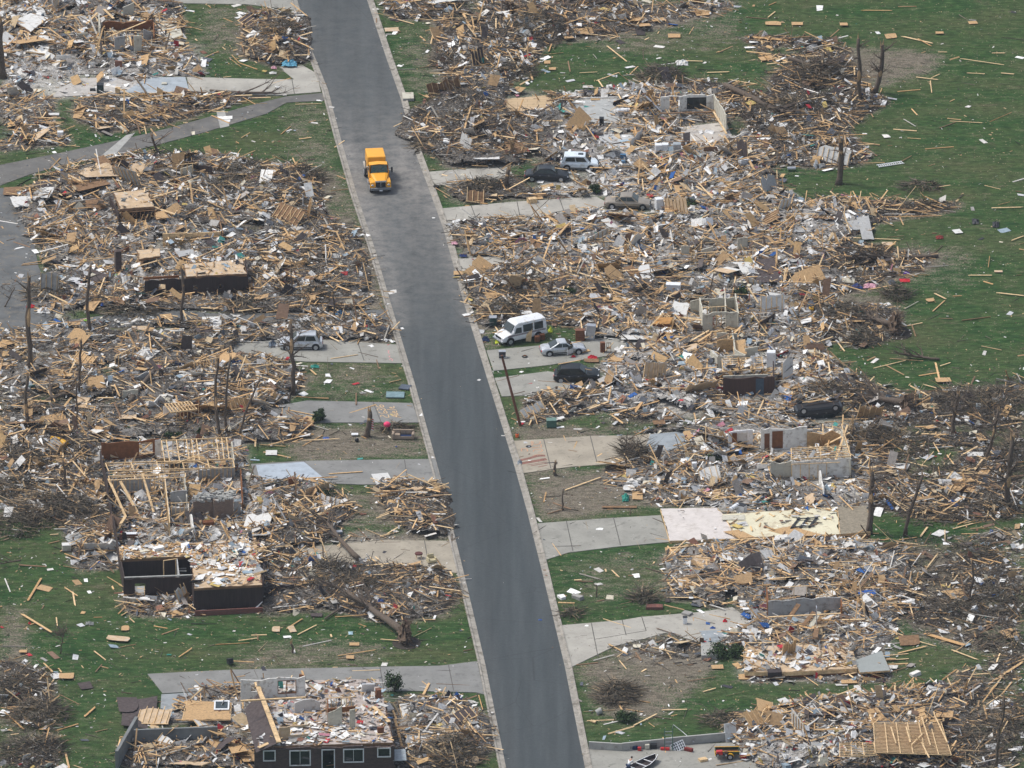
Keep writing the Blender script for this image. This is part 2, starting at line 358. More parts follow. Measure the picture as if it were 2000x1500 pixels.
for a in ([(1105,188),(1215,188),(1220,250),(1130,250)],[(1330,242),(1430,236),(1440,272),(1330,285)],[(1150,256),(1245,258),(1245,296),(1170,296)],[(60,150),(250,145),(260,182),(60,188)],[(1165,380),(1300,380),(1300,428),(1165,428)],[(1020,332),(1120,332),(1120,368),(1020,368)],[(1090,315),(1180,315),(1180,345),(1090,345)],[(1540,790),(1655,790),(1655,828),(1540,828)],[(1080,725),(1180,725),(1180,760),(1080,760)],[(975,640),(1075,640),(1075,682),(975,682)],[(1345,640),(1450,640),(1450,668),(1345,668)],[(1400,765),(1520,765),(1520,790),(1400,790)],[(1415,872),(1580,872),(1580,888),(1415,888)],[(1500,930),(1665,930),(1665,952),(1500,952)],[(1495,1200),(1645,1195),(1645,1218),(1495,1218)]):
    thin = np.maximum(thin, inpoly(wpoly(a), gX, gY))
thin = blur(thin, 1)
for k in ('wood', 'white', 'twig'): F[k] *= 1-.72*thin
F['mound'] *= 1-.95*thin
DC = np.clip(F['dust']*3.2*(fbm(gX, gY, 5.5, 141)-.40), 0, 1)   # trampled patches of pale plaster dust
F['wood'] *= 1-.72*DC; F['twig'] *= 1-.8*DC; F['white'] *= 1+.25*DC
F['mound'] = np.clip(blur(F['mound'], 10)-.16, 0, 3)*1.35
F['mound'] *= 1-.85*blur(low, 3)
F['mound'] *= (1-clearb)*(.35+1.5*(NB-.3).clip(0, 1))
tot = F['wood']+F['white']+.6*F['twig']
def samp(a, x, y):
    u = (np.asarray(x)-GX[0])/.5; v = (np.asarray(y)-GY[0])/.5
    i = np.clip(u.astype(int), 0, len(GX)-2); j = np.clip(v.astype(int), 0, len(GY)-2); fu = np.clip(u-i, 0, 1); fv = np.clip(v-j, 0, 1)
    return (a[i, j]*(1-fu)+a[i+1, j]*fu)*(1-fv)+(a[i, j+1]*(1-fu)+a[i+1, j+1]*fu)*fv
def mound(x, y): return float(samp(F['mound'], np.array([x]), np.array([y]))[0])
# ---------------------------------------------------------------- the ground
def ground_material():
    m, t, b, new, link = nodes('lawn and bare soil'); P = geo(new)
    mp = new('ShaderNodeMapping'); mp.inputs['Scale'].default_value = (.45, 1, 1); link(P, mp.inputs[0]); S = mp.outputs[0]
    big = ntex(new, link, .12, 5, .7, S); mid = ntex(new, link, .9, 5, .7, S); fine = ntex(new, link, 5, 3, .7, P); vf = ntex(new, link, 14, 2, .6, P)
    g = mixc(new, link, rng(new, link, mid, .35, .65), (.021, .056, .018), (.046, .091, .026))
    g = mixc(new, link, rng(new, link, big, .42, .66, 0, .9), g, (.075, .088, .038))
    sc2 = ntex(new, link, .45, 6, .8, S); g = mixc(new, link, rng(new, link, sc2, .56, .72, 0, .7), g, (.13, .105, .072))
    dry = mixc(new, link, rng(new, link, fine, .3, .7), (.085, .074, .056), (.23, .20, .155))
    dirt = attr(new, 'dirt').outputs['Fac']
    ad = new('ShaderNodeMath'); ad.operation = 'ADD'; link(dirt, ad.inputs[0])
    m2 = new('ShaderNodeMath'); m2.operation = 'ADD'; link(rng(new, link, mid, .25, .75, -.42, .42), m2.inputs[0]); link(rng(new, link, fine, .3, .7, -.4, .4), m2.inputs[1])
    link(m2.outputs[0], ad.inputs[1])
    col = mixc(new, link, rng(new, link, ad.outputs[0], .32, .72), g, dry)
    dust = attr(new, 'dust').outputs['Fac']
    col = mixc(new, link, dust, col, mixc(new, link, rng(new, link, fine, .3, .7), (.26, .245, .22), (.58, .56, .52)))
    col = mixc(new, link, 1.0, col, rng(new, link, vf, .3, .7, .45, 1.5), 'MULTIPLY')
    md = ntex(new, link, 2.2, 3, .75, S)
    col = mixc(new, link, 1.0, col, rng(new, link, md, .3, .7, .5, 1.5), 'MULTIPLY')
    vo = new('ShaderNodeTexVoronoi'); vo.inputs['Scale'].default_value = 4.0; link(P, vo.inputs['Vector']); sp = new('ShaderNodeSeparateColor'); link(vo.outputs['Color'], sp.inputs[0])
    lf = new('ShaderNodeMath'); lf.operation = 'GREATER_THAN'; link(sp.outputs[0], lf.inputs[0]); lf.inputs[1].default_value = .90
    sm = new('ShaderNodeMath'); sm.operation = 'LESS_THAN'; link(vo.outputs['Distance'], sm.inputs[0]); sm.inputs[1].default_value = .3
    lm = new('ShaderNodeMath'); lm.operation = 'MULTIPLY'; link(lf.outputs[0], lm.inputs[0]); link(sm.outputs[0], lm.inputs[1])
    col = mixc(new, link, lm.outputs[0], col, mixc(new, link, sp.outputs[1], (.10, .075, .05), (.34, .29, .2)))
    link(col, b.inputs['Base Color']); b.inputs['Roughness'].default_value = 1; b.inputs['Specular IOR Level'].default_value = .1
    bump(new, link, b, vf, .7, .08); return m
BARE = [([(1010,885),(1150,925),(1200,920),(1320,985),(1140,1010),(1060,1020)], .75), ([(1130,1300),(1200,1270),(1350,1260),(1400,1300),(1330,1380),(1220,1420),(1160,1380)], .8),
 ([(590,830),(830,830),(850,895),(600,900)], .62), ([(580,840),(700,850),(700,900),(560,900)], .8), ([(620,330),(670,340),(770,640),(740,650),(640,400)], .7), ([(400,10),(585,20),(600,60),(480,120),(380,90)], .45),
 ([(540,200),(640,200),(680,380),(620,380),(560,300)], .35), ([(1660,90),(1830,100),(1840,140),(1720,170),(1640,150)], .75), ([(640,640),(770,625),(775,670),(650,665)], .75), ([(780,40),(860,60),(870,180),(800,190),(760,100)], .3),
 ([(960,20),(1450,20),(1450,90),(1200,110)], .35), ([(560,1245),(760,1255),(750,1300),(450,1310),(440,1270)], .45), ([(0,1170),(40,1190),(60,1300),(0,1310)], .7), ([(1600,560),(1750,580),(1770,620),(1650,620)], .6),
 ([(1000,835),(1130,835),(1240,845),(1100,860),(1000,860)], .8), ([(590,705),(760,712),(800,775),(600,785)], .38), ([(920,640),(960,640),(985,690),(950,690)], .6), ([(1760,1060),(1900,1060),(1900,1300),(1780,1250)], .3),
 ([(1560,460),(1900,480),(1900,560),(1600,560)], .3), ([(1080,1100),(1200,1080),(1310,1090),(1290,1180),(1130,1180)], .3), ([(700,1040),(860,1050),(880,1060),(700,1065)], .8), ([(640,960),(740,960),(780,1010),(700,1050)], .5)]
def build_ground():
    xs = np.concatenate([[-3000, -900, -300, -120], np.arange(-75, 75.01, .5), [120, 300, 900, 3000]])
    ys = np.concatenate([[-3000, -900, -300, -160], np.arange(-125, 125.01, .5), [160, 300, 900, 6000]])
    d = np.zeros_like(gX)
    for p, q in BARE: d = np.maximum(d, q*inpoly(wpoly(p), gX, gY))
    d = blur(d, 14)*(.55+.9*fbm(gX, gY, 4, 17))+.18*fbm(gX, gY, 14, 5)
    d = d+np.clip((tot-.35*F['twig'])*.8, 0, .62)+.42*np.clip(blur(tot, 16), 0, .8)*fbm(gX, gY, 3, 23)
    du = np.clip(blur(F['dust'], 3)*.3*(ND*1.4)+1.1*blur(DC, 1), 0, .9)
    A = np.zeros((len(xs), len(ys))); A[4:-4, 4:-4] = d; B = A*0; B[4:-4, 4:-4] = du; A[:] = np.where(A == 0, .12, A)
    o = grid_mesh('ground', xs, ys, None, ground_material(), {'dirt': A, 'dust': B}); tag(o, kind='structure')
build_ground()
def rubble_bed():
    m, t, b, new, link = nodes('fine mixed debris'); P = geo(new)
    def cells(sc_, cols):
        v = new('ShaderNodeTexVoronoi'); v.inputs['Scale'].default_value = sc_; link(P, v.inputs['Vector'])
        sp = new('ShaderNodeSeparateColor'); link(v.outputs['Color'], sp.inputs[0])
        r = new('ShaderNodeValToRGB'); r.color_ramp.interpolation = 'CONSTANT'; e = r.color_ramp.elements
        while len(e) < len(cols): e.new(.5)
        for i, (p, c) in enumerate(cols): e[i].position = p; e[i].color = (*c, 1)
        link(sp.outputs[0], r.inputs[0]); return r.outputs[0], sp.outputs[1]
    base, k1 = cells(5, [(0, (.025, .022, .02)), (.35, (.06, .05, .04)), (.6, (.11, .088, .065)), (.78, (.04, .038, .038)), (.9, (.24, .18, .115)), (.96, (.40, .39, .37))])  # near-black cells also paint in the shade of gaps between pieces
    fine, k2 = cells(14, [(0, (.025, .022, .02)), (.38, (.075, .062, .05)), (.64, (.15, .12, .085)), (.82, (.06, .06, .062)), (.93, (.5, .48, .45))])
    col = mixc(new, link, .5, base, fine)
    pale = mixc(new, link, k2, (.30, .285, .26), (.66, .64, .61))
    du = attr(new, 'dust').outputs['Fac']; n = ntex(new, link, 1.2, 5, .7, P)
    mu = new('ShaderNodeMath'); mu.operation = 'MULTIPLY'; link(du, mu.inputs[0]); link(rng(new, link, n, .3, .6), mu.inputs[1])
    col = mixc(new, link, mu.outputs[0], col, pale)
    link(col, b.inputs['Base Color']); b.inputs['Roughness'].default_value = .95; b.inputs['Specular IOR Level'].default_value = .1
    bump(new, link, b, k2, .8, .1)
    xs = np.arange(-75, 75.01, .25); ys = np.arange(-125, 125.01, .25); X, Y = np.meshgrid(xs, ys, indexing='ij')
    t_ = samp(tot-.25*F['twig'], X, Y)+.55*(fbm(X, Y, 1.6, 77)-.5)-.35*samp(clearb, X, Y)
    Z = samp(F['mound'], X, Y)*(.75+.5*vnoise(X, Y, .8, 5))+.18*(vnoise(X, Y, .45, 9)-.35)*np.clip(t_*2, 0, 1)+.02
    Z += -.06+np.clip((t_-.64)*.5, -.1, .12)
    keep = (t_[:-1, :-1] > .62)
    o = grid_mesh('rubble', xs, ys, Z, m, {'dust': np.clip(samp(F['dust'], X, Y)*.45+1.1*samp(DC, X, Y), 0, 1)}, keep)
    tag(o, 'trampled bed of broken plaster, splinters and dirt under the wreckage', 'rubble', kind='stuff')
rubble_bed()
# ---------------------------------------------------------------- street, kerbs, lanes, drives
LI = [(572,-30),(580,0),(607,93),(640,175),(665,270),(695,375),(733,490),(765,600),(810,750),(858,925),(907,1125),(948,1300),(988,1500),(996,1540)]
RI = [(708,-30),(717,0),(757,120),(782,190),(812,300),(840,375),(867,450),(904,585),(955,750),(1002,900),(1030,1000),(1061,1125),(1103,1300),(1143,1500),(1152,1540)]
def resample(pts, ys):
    px = [p[0] for p in pts]; py = [p[1] for p in pts]; return np.interp(ys, py, px)
def street_material(name, dark, light, dusty, sc_=1.0):
    m, t, b, new, link = nodes(name); P = geo(new)
    mp = new('ShaderNodeMapping'); mp.inputs['Rotation'].default_value = (0, 0, rad(-6)); mp.inputs['Scale'].default_value = (1, .07, 1); link(P, mp.inputs[0])
    st = ntex(new, link, .9*sc_, 5, .6, mp.outputs[0]); sp = ntex(new, link, 12, 3, .8, P); bl = ntex(new, link, .7, 7, .8, P)
    col = mixc(new, link, rng(new, link, st, .2, .8), dark, light)
    col = mixc(new, link, 1.0, col, rng(new, link, sp, .25, .75, .82, 1.18), 'MULTIPLY')
    mp2 = new('ShaderNodeMapping'); mp2.inputs['Rotation'].default_value = (0, 0, rad(-6)); mp2.inputs['Scale'].default_value = (.55, .012, 1); link(P, mp2.inputs[0])
    bd = ntex(new, link, 1.0, 3, .6, mp2.outputs[0]); col = mixc(new, link, 1.0, col, rng(new, link, bd, .35, .65, .88, 1.1), 'MULTIPLY')
    ck = new('ShaderNodeTexVoronoi'); ck.feature = 'DISTANCE_TO_EDGE'; ck.inputs['Scale'].default_value = .11; link(mixc(new, link, .06, P, bl), ck.inputs['Vector'])
    cm = new('ShaderNodeMath'); cm.operation = 'LESS_THAN'; link(ck.outputs['Distance'], cm.inputs[0]); cm.inputs[1].default_value = .004
    col = mixc(new, link, rng(new, link, cm.outputs[0], 0, 1, 0, .3), col, (.03, .03, .03))
    g2 = ntex(new, link, 3.2, 5, .85, P); col = mixc(new, link, 1.0, col, rng(new, link, g2, .3, .7, .86, 1.14), 'MULTIPLY')
    du = attr(new, 'dust').outputs['Fac']; mm = new('ShaderNodeMath'); mm.operation = 'MULTIPLY'; link(du, mm.inputs[0]); link(rng(new, link, bl, .35, .6, .25, 1), mm.inputs[1])
    col = mixc(new, link, mm.outputs[0], col, dusty)
    link(col, b.inputs['Base Color']); b.inputs['Roughness'].default_value = .9; b.inputs['Specular IOR Level'].default_value = .2
    bump(new, link, b, sp, .3, .02); return m
def build_street():
    ys = np.arange(-30, 1541, 5.0); us = np.linspace(0, 1, 25); L = resample(LI, ys); Rr = resample(RI, ys)
    V = np.zeros((len(us), len(ys), 3)); D = np.zeros((len(us), len(ys)))
    for j, y in enumerate(ys):
        for i, u in enumerate(us):
            x = L[j]+(Rr[j]-L[j])*u; g = G(x, y)
            V[i, j] = (g.x, g.y, .03+.05*(1-(2*u-1)**2))
            k = math.exp(-((y-330)/150)**2)*.55+.6*math.exp(-((x-820)/60)**2-((y-310)/70)**2)
            k += math.exp(-((y-520)/140)**2)*.3
            k += .45*math.exp(-((x-(L[j]+8))/22)**2)*(1 if 280 < y < 640 else .15)+.35*math.exp(-((x-Rr[j])/18)**2)*(1 if 250 < y < 640 else .12)
            k += .18*math.exp(-((y-60)/100)**2)
            D[i, j] = min(1, k)
    a = V.reshape(-1, 3); nx, ny = D.shape; i, j = np.meshgrid(np.arange(nx-1), np.arange(ny-1), indexing='ij'); q = (i*ny+j).ravel()
    Fc = np.stack([q, q+1, q+ny+1, q+ny], -1)
    o = np_mesh('street', a, Fc, street_material('worn asphalt', (.045, .054, .058), (.071, .081, .085), (.225, .215, .20)), {'dust': D.ravel()}); tag(o, kind='structure')
    mk = M('kerb concrete', (.29, .27, .235), .9, .3, .9, dirt=(.13, .115, .09))
    for nm, pts, s in (('kerb', LI, -1), ('kerb', RI, 1)):
        mb = MB(); X = resample(pts, ys); prev = None
        for k, y in enumerate(ys):
            a0 = G(X[k], y); n = Vector((s, .1*s, 0)).normalized()
            ring = [a0+n*(-.02)+Vector((0, 0, -.05)), a0+n*(-.02)+Vector((0, 0, .05)), a0+n*.42+Vector((0, 0, .06)), a0+n*.50+Vector((0, 0, .15)), a0+n*.68+Vector((0, 0, .15)), a0+n*.69+Vector((0, 0, -.05))]
            mb.v += [tuple(r) for r in ring]
            if prev is not None:
                for q_ in range(5):
                    f = (prev+q_, prev+q_+1, prev+7+q_, prev+6+q_); mb.f.append(f if s > 0 else f[::-1]); mb.c.append(None)
            prev = len(mb.v)-6
        tag(mb.build(nm, mk), kind='structure')
build_street()
def sheet(name, pts, mat, z, top=None, kind='structure', z0=-.05):
    P = [tuple(p) for p in wpoly(pts, z)]
    a = sum(P[i][0]*P[(i+1) % len(P)][1]-P[(i+1) % len(P)][0]*P[i][1] for i in range(len(P)))
    if a < 0: P = P[::-1]
    mb = MB(); mb.prism(P, z0, z); o = mb.build(name, mat)
    if kind: tag(o, kind=kind)
    return o
TONE = {'pale': (.36, .345, .305), 'mid': (.28, .275, .245), 'warm': (.33, .295, .235), 'dim': (.21, .21, .20)}
M_JOINT = M('dark joint line', (.10, .095, .085), .9)  # dark strips for the joints between concrete bays
for k, (p, tone, js) in enumerate(DRIVES):
    c = TONE[tone]
    sheet('driveway', p, M('drive concrete '+tone, c, .9, .22, .5, dirt=[x*.66 for x in c]), .062+.0005*k)
    if js:
        mb = MB()
        for a, b_ in js:
            A = G(*a); B = G(*b_); A.z = B.z = .062+.0005*k+.004; mb.bar(A, B, .09, .004)
        tag(mb.build('driveway_joint', M_JOINT), kind='structure')
for k, (p, c) in enumerate(SLABS):
    sheet('house_slab', p, M('slab %d' % k, c, .85, .14, .7, dirt=[x*.7 for x in c]), .09+.001*k)
M_LANE = M('lane asphalt', (.125, .122, .115), .9, .25, .35, dirt=(.19, .175, .15))
sheet('lane', [(635,181),(560,188),(490,205),(420,225),(330,250),(240,272),(120,298),(0,322),(-20,330),(-20,365),(0,362),(60,340),(110,326),(240,300),(400,258),(520,222),(560,200),(637,196)], M_LANE, .045)
sheet('lane', [(-20,366),(20,368),(60,440),(75,520),(110,600),(110,628),(300,604),(420,612),(560,612),(755,604),(763,626),(560,630),(430,632),(200,640),(80,655),(-20,662)], M('lane asphalt grey', (.115, .12, .12), .9, .25, .35, dirt=(.17, .155, .13)), .04)
for p in ([(423,219),(438,215),(448,246),(430,250)], [(246,264),(264,259),(222,305),(193,308)]):
    sheet('concrete_patch', p, M_CONC, .055)
# dark swale along the grass at top right and the dark ditch by the lane
M_SOIL = M('dark soil', (.045, .038, .03), 1, .3, 2)
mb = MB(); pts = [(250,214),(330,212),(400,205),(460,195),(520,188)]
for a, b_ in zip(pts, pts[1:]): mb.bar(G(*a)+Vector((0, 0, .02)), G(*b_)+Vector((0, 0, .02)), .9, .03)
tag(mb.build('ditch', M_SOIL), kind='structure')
# ---------------------------------------------------------------- loose debris as stuff, each kind one object
WOODS = np.array([(.60,.40,.205),(.70,.51,.29),(.50,.31,.145),(.36,.24,.13),(.22,.14,.085),(.10,.075,.055),(.32,.30,.26),(.64,.62,.58)])
WW = np.array([.22,.18,.16,.13,.12,.08,.06,.05])
def rotm(yaw, pitch, roll):
    cy, sy, cp, sp, cr, sr = np.cos(yaw), np.sin(yaw), np.cos(pitch), np.sin(pitch), np.cos(roll), np.sin(roll); z = np.zeros_like(yaw); o = z+1
    Rz = np.stack([cy, -sy, z, sy, cy, z, z, z, o], -1).reshape(-1, 3, 3)
    Ry = np.stack([cp, z, sp, z, o, z, -sp, z, cp], -1).reshape(-1, 3, 3)
    Rx = np.stack([o, z, z, z, cr, -sr, z, sr, cr], -1).reshape(-1, 3, 3)
    return Rz@Ry@Rx
CORN = np.array([(x, y, z) for x in (-.5, .5) for y in (-.5, .5) for z in (-.5, .5)])
BF = np.array([(0, 1, 3, 2), (4, 6, 7, 5), (0, 4, 5, 1), (2, 3, 7, 6), (0, 2, 6, 4), (1, 5, 7, 3)])
def boxes(name, mat, cen, dim, Rm, col, jit=0.0, taper=0.0):
    n = len(cen); loc = CORN[None]*dim[:, None, :]
    if jit:
        j = (NR.random((n, 4, 2))-.5)*jit; loc = loc.copy()
        loc[:, :, 0] += np.repeat(j[:, :, 0], 2, 1)*dim[:, None, 0]; loc[:, :, 1] += np.repeat(j[:, :, 1], 2, 1)*dim[:, None, 1]
        loc[:, :, 2] += np.repeat((NR.random((n, 4))-.5)*jit*.25, 2, 1)*np.minimum(dim[:, None, 0], dim[:, None, 1])
    if taper: loc[:, 4:, 1:] *= (1-taper)
    v = np.einsum('nij,nkj->nki', Rm, loc)+cen[:, None, :]
    Fc = (np.arange(n)[:, None, None]*8+BF[None]).reshape(-1, 4)
    o = np_mesh(name, v.reshape(-1, 3), Fc, mat, None, np.repeat(col, 8, 0)); return o
RAISED = [ # outline seen at height z, height, boards and scraps per square metre
 ([(500,1332),(740,1328),(766,1448),(505,1456)],2.72,2.2,4.2),([(360,520),(474,510),(482,534),(364,540)],2.32,.5,1.6),([(380,500),(474,490),(476,510),(360,520)],2.0,1.2,4.0),([(224,378),(288,372),(300,402),(236,407)],1.62,.6,1.0),
 ([(234,1068),(372,1062),(376,1086),(238,1091)],2.32,5.5,3.5),([(354,1064),(500,1052),(510,1120),(376,1110)],2.52,4.2,7.0),([(380,1120),(505,1112),(511,1140),(382,1147)],2.52,1.2,3.0),([(1455,1266),(1660,1257),(1672,1303),(1457,1310)],.82,2.0,4.5),
 ([(1412,1004),(1635,992),(1640,1022),(1430,1040)],.44,.5,.8),([(1292,995),(1400,992),(1438,1050),(1308,1054)],.32,.03,.12),([(1546,878),(1658,873),(1661,890),(1547,896)],2.36,.8,1.4),([(990,215),(1082,206),(1084,224),(992,235)],.52,.6,.7),([(1410,704),(1488,700),(1490,718),(1412,724)],1.75,.8,1.6),([(1560,1420),(1700,1410),(1708,1470),(1560,1475)],.9,1.2,4.0)]
def raised(rate, k):
    X_, Y_, Z_ = [], [], []
    for poly, z, a, b_ in RAISED:
        P = wpoly(poly, z); xs = [p[0] for p in P]; ys = [p[1] for p in P]; n = int((max(xs)-min(xs))*(max(ys)-min(ys))*rate*(a, b_)[k])
        x = NR.uniform(min(xs), max(xs), n); y = NR.uniform(min(ys), max(ys), n); m = inpoly(P, x, y); X_.append(x[m]); Y_.append(y[m]); Z_.append(np.full(m.sum(), z))
    return np.concatenate(X_), np.concatenate(Y_), np.concatenate(Z_)
area = (GX[-1]-GX[0])*(GY[-1]-GY[0])
# the part of the site that the survey covers, with a margin
def scatter(field, per_m2, base=0.0, road=1.0):
    n = int(area*per_m2*1.0); x = NR.uniform(GX[0], GX[-1], n); y = NR.uniform(GY[0], GY[-1], n)
    f = samp(field, x, y)+base; k = NR.random(n) < f
    x, y = x[k], y[k]
    # keep what could be seen, a margin included; keep off the street
    P = FPX; dx = x; f_ = (y-CAM.y)*math.cos(PITCH)-(0-CAM.z)*math.sin(PITCH); u = (y-CAM.y)*math.sin(PITCH)+(0-CAM.z)*math.cos(PITCH)
    px = 1000+P*dx/f_; py = 750-P*u/f_
    on = (px > np.interp(py, [p[1] for p in LI], [p[0] for p in LI])-4) & (px < np.interp(py, [p[1] for p in RI], [p[0] for p in RI])+4)
    el = px-np.interp(py, [p[1] for p in LI], [p[0] for p in LI]); er = np.interp(py, [p[1] for p in RI], [p[0] for p in RI])-px; edge = np.minimum(el, er) < 9+5*vnoise(x, y, 3, 61)
    pk = np.where(edge, .22+.3*((py > 250) & (py < 660)), .022)*road; field = (px > 1560) & (py < 700) & (samp(tot, x, y) < .1) & (NR.random(len(x)) > .35)
    near = (on & (NR.random(len(x)) > pk)) | field | (px < -80) | (px > 2080) | (py < -60) | (py > 1580)
    k = ~near; return x[k], y[k], px[k], py[k]
def heap(x, y, amp=.5):
    return samp(F['mound'], x, y)*(.8+.4*NR.random(len(x)))+amp*NR.random(len(x))**2*np.clip(samp(tot, x, y), 0, 1)
def yawf(x, y, spread=.5):
    a = (fbm(x, y, 5, 400)-.5)*9.0; r = NR.normal(0, spread, len(x)); u = NR.random(len(x)) < .3
    return np.where(u, NR.uniform(-PI, PI, len(x)), a*.7+r)
lawn = .022*(1-clearb)
def loose_boards(name, per, Lr, Wr, label, base=.02, pit=.12):
    x, y, px, py = scatter(F['wood'], per, base, .18); n = len(x)
    L = Lr[0]+(Lr[1]-Lr[0])*NR.random(n)**1.7; W = NR.uniform(*Wr, n); Th = NR.uniform(.03, .06, n)
    p = NR.normal(0, pit, n)*np.clip(samp(tot, x, y), .12, 1.0); p = np.where(NR.random(n) < .09*np.clip(samp(tot, x, y), 0, 1), NR.uniform(.4, 1.0, n), p)
    z = heap(x, y, .45)+np.abs(np.sin(p))*L*.4+.05
    x2, y2, z2 = raised(1.0, 0); k = len(x2); L[:k] *= .55; p[:k] *= .5; x[:k] = x2; y[:k] = y2; z[:k] = z2+.05+np.abs(np.sin(p[:k]))*L[:k]*.5
    c = WOODS[NR.choice(len(WOODS), n, p=WW)]*NR.uniform(.8, 1.15, (n, 1))
    o = boxes(name, M_LOOSE, np.stack([x, y, z], -1), np.stack([L, W, Th], -1), rotm(yawf(x, y), p, NR.normal(0, .3, n)), c, 0, .0)
    return tag(o, label, 'debris', kind='stuff'), n
cnt = {}
o, cnt['b'] = loose_boards('lumber_litter', 2.5, (.5, 3.6), (.06, .17), 'countless splintered studs, rafters and laths strewn over the wrecked lots')
x, y, px, py = scatter(F['wood']*.7+F['white']*.35, .46, .006); n = len(x)
s = .3+1.5*NR.random(n)**3; s2 = s*NR.uniform(.25, .8, n)
c = np.array([(.48,.32,.16),(.42,.28,.15),(.52,.40,.25),(.07,.06,.06),(.20,.13,.09),(.33,.30,.27),(.10,.085,.08),(.70,.69,.66)])[NR.choice(8, n, p=[.2,.15,.1,.12,.11,.09,.09,.14])]*NR.uniform(.8, 1.15, (n, 1))
p = NR.normal(0, .55, n)*np.clip(samp(tot, x, y), .1, 1)
o = boxes('sheathing_litter', M_LOOSE, np.stack([x, y, heap(x, y, .5)+.05+np.abs(p)*s*.4], -1), np.stack([s, s2, np.full(n, .02)], -1), rotm(yawf(x, y, 1), p, NR.normal(0, .6, n)*np.clip(samp(tot, x, y), .1, 1)), c, .16)
tag(o, 'countless torn scraps of strand board, plywood and shingle among the wreckage', 'debris', kind='stuff')
x, y, px, py = scatter(F['white']*1.15, 3.9, .022); n = len(x)
s = .14+1.1*NR.random(n)**3; s2 = s*NR.uniform(.2, .8, n)
pal = np.array([(.80,.80,.78),(.62,.60,.56),(.47,.48,.49),(.34,.33,.31),(.62,.57,.45),(.30,.38,.44),(.10,.11,.13),(.05,.05,.06),(.22,.11,.075),(.42,.04,.05),(.03,.1,.3),(.55,.42,.15),(.07,.28,.25),(.45,.2,.25)])
c = pal[NR.choice(len(pal), n, p=[.36,.20,.09,.07,.06,.045,.045,.035,.035,.018,.014,.014,.008,.006])]*NR.uniform(.8, 1.12, (n, 1))
z = heap(x, y, .4)+.05; x2, y2, z2 = raised(1.0, 1); k = len(x2); x[:k] = x2; y[:k] = y2; z[:k] = z2+.06+.1*NR.random(k)
o = boxes('plaster_litter', M_LOOSE, np.stack([x, y, z], -1), np.stack([s, s2, np.where(NR.random(n) < .012, s*.5, .02)], -1), rotm(NR.uniform(0, PI, n), NR.normal(0, .6, n)*np.clip(samp(tot, x, y), .1, 1), NR.normal(0, .6, n)*np.clip(samp(tot, x, y), .1, 1)), c, .2)
tag(o, 'countless white plaster scraps, papers and household bits scattered over the lots', 'debris', kind='stuff')
x, y, px, py = scatter(F['wood']*.55+F['white']*.6+F['twig']*.2, 4.2, .09); n = len(x)
s = NR.uniform(.08, .38, n); s2 = NR.uniform(.04, .13, n)
pal2 = np.array([(.48,.35,.2),(.36,.25,.14),(.14,.1,.075),(.06,.05,.045),(.30,.29,.27),(.62,.61,.58)])
c = pal2[NR.choice(6, n, p=[.24,.15,.17,.2,.06,.18])]
o = boxes('splinter_litter', M_LOOSE, np.stack([x, y, heap(x, y, .25)+.03], -1), np.stack([s, s2, np.full(n, .025)], -1), rotm(yawf(x, y, .9), NR.normal(0, .3, n), NR.normal(0, .3, n)), c, .4)
tag(o, 'countless small splinters and crumbs covering the wrecked ground', 'debris', kind='stuff')
cnt['s'] = n
x, y, px, py = scatter(F['twig'], 4.6, .012, .3); n = len(x)
L = .5+2.6*NR.random(n)**1.8; p = NR.normal(.05, .28, n)*np.clip(samp(F['twig'], x, y), .1, 1.2)
wd = .02+.055*NR.random(n)**2
c = np.array([(.085,.075,.063),(.125,.108,.088),(.045,.04,.035),(.20,.17,.135),(.34,.26,.17)])[NR.choice(5, n, p=[.3,.26,.24,.12,.08])]*NR.uniform(.8, 1.2, (n, 1))
o = boxes('twig_litter', M_TWIG, np.stack([x, y, heap(x, y, .4)+.05+np.abs(p)*L*.4], -1), np.stack([L, wd, wd], -1), rotm(yawf(x+40, y, .9), p, p*0), c, 0, .6)
tag(o, 'countless bare grey twigs and branches strewn among the wreckage', 'debris', kind='stuff')
cnt['t'] = n
# ---------------------------------------------------------------- landmarks, for labels that single a piece out
LM = [('yellow flatbed truck',737,345),('white boxy SUV',1132,325),('dark sedan under branches',1070,345),('gold sedan',1228,400),('white camper van',1020,650),('silver coupe',1098,685),('silver SUV',587,675),
 ('black wrecked SUV',1126,740),('overturned car',1597,808),('tan sofa',788,850),('leaning utility pole',1012,800),('green utility box',1077,825),('roofless framed house',330,940),('dark sided basement house',370,1150),
 ('brick walled ruin',640,1440),('white walled room',1350,210),('bare plywood deck',1030,212),('beige doorway ruin',1405,625),('brown walled ruin',1460,740),('white walled ruin',1570,890),('pale pink slab',1370,1025),
 ('grey panel deck',1620,1300),('bare rafter roof',1780,1470),('twin broken trunks',1692,150),('splintered stump on lawn',1640,320),('uprooted trunk by street',770,1230),('dark walled deck ruin',380,540),
 ('stud fronted deck ruin',265,405),('top left ruin',250,60),('big round brush heap',1205,1345),('yellow tube slide',115,873),('root ball on lawn',1750,640),('grey lane end',40,530),('green garden trailer',1400,1470),
 ('curving lane',330,265),('roadside lumber heap',820,990),('long grey driveway',700,1325),('cloth draped grey car sized wreck',1240,965),('low grey wall ruin',1570,1190),('tall broken trunk at right',1960,930),
 ('lying trunk on lawn',1760,510),('brush beside the top street',545,80),('chalk lettered driveway',770,805),('fallen fence panel',1800,1370),('grey brush heap by kerb',905,255),('far right tangle',1930,1180),('bottom right tangle',1940,1420),('open green field',1850,250)]
ORD = ['', 'second ', 'third ', 'fourth ', 'fifth ', 'sixth ', 'seventh ', 'eighth ', 'ninth ', 'tenth ', 'eleventh ', 'twelfth ', 'thirteenth ', 'fourteenth ']
PENDING = []
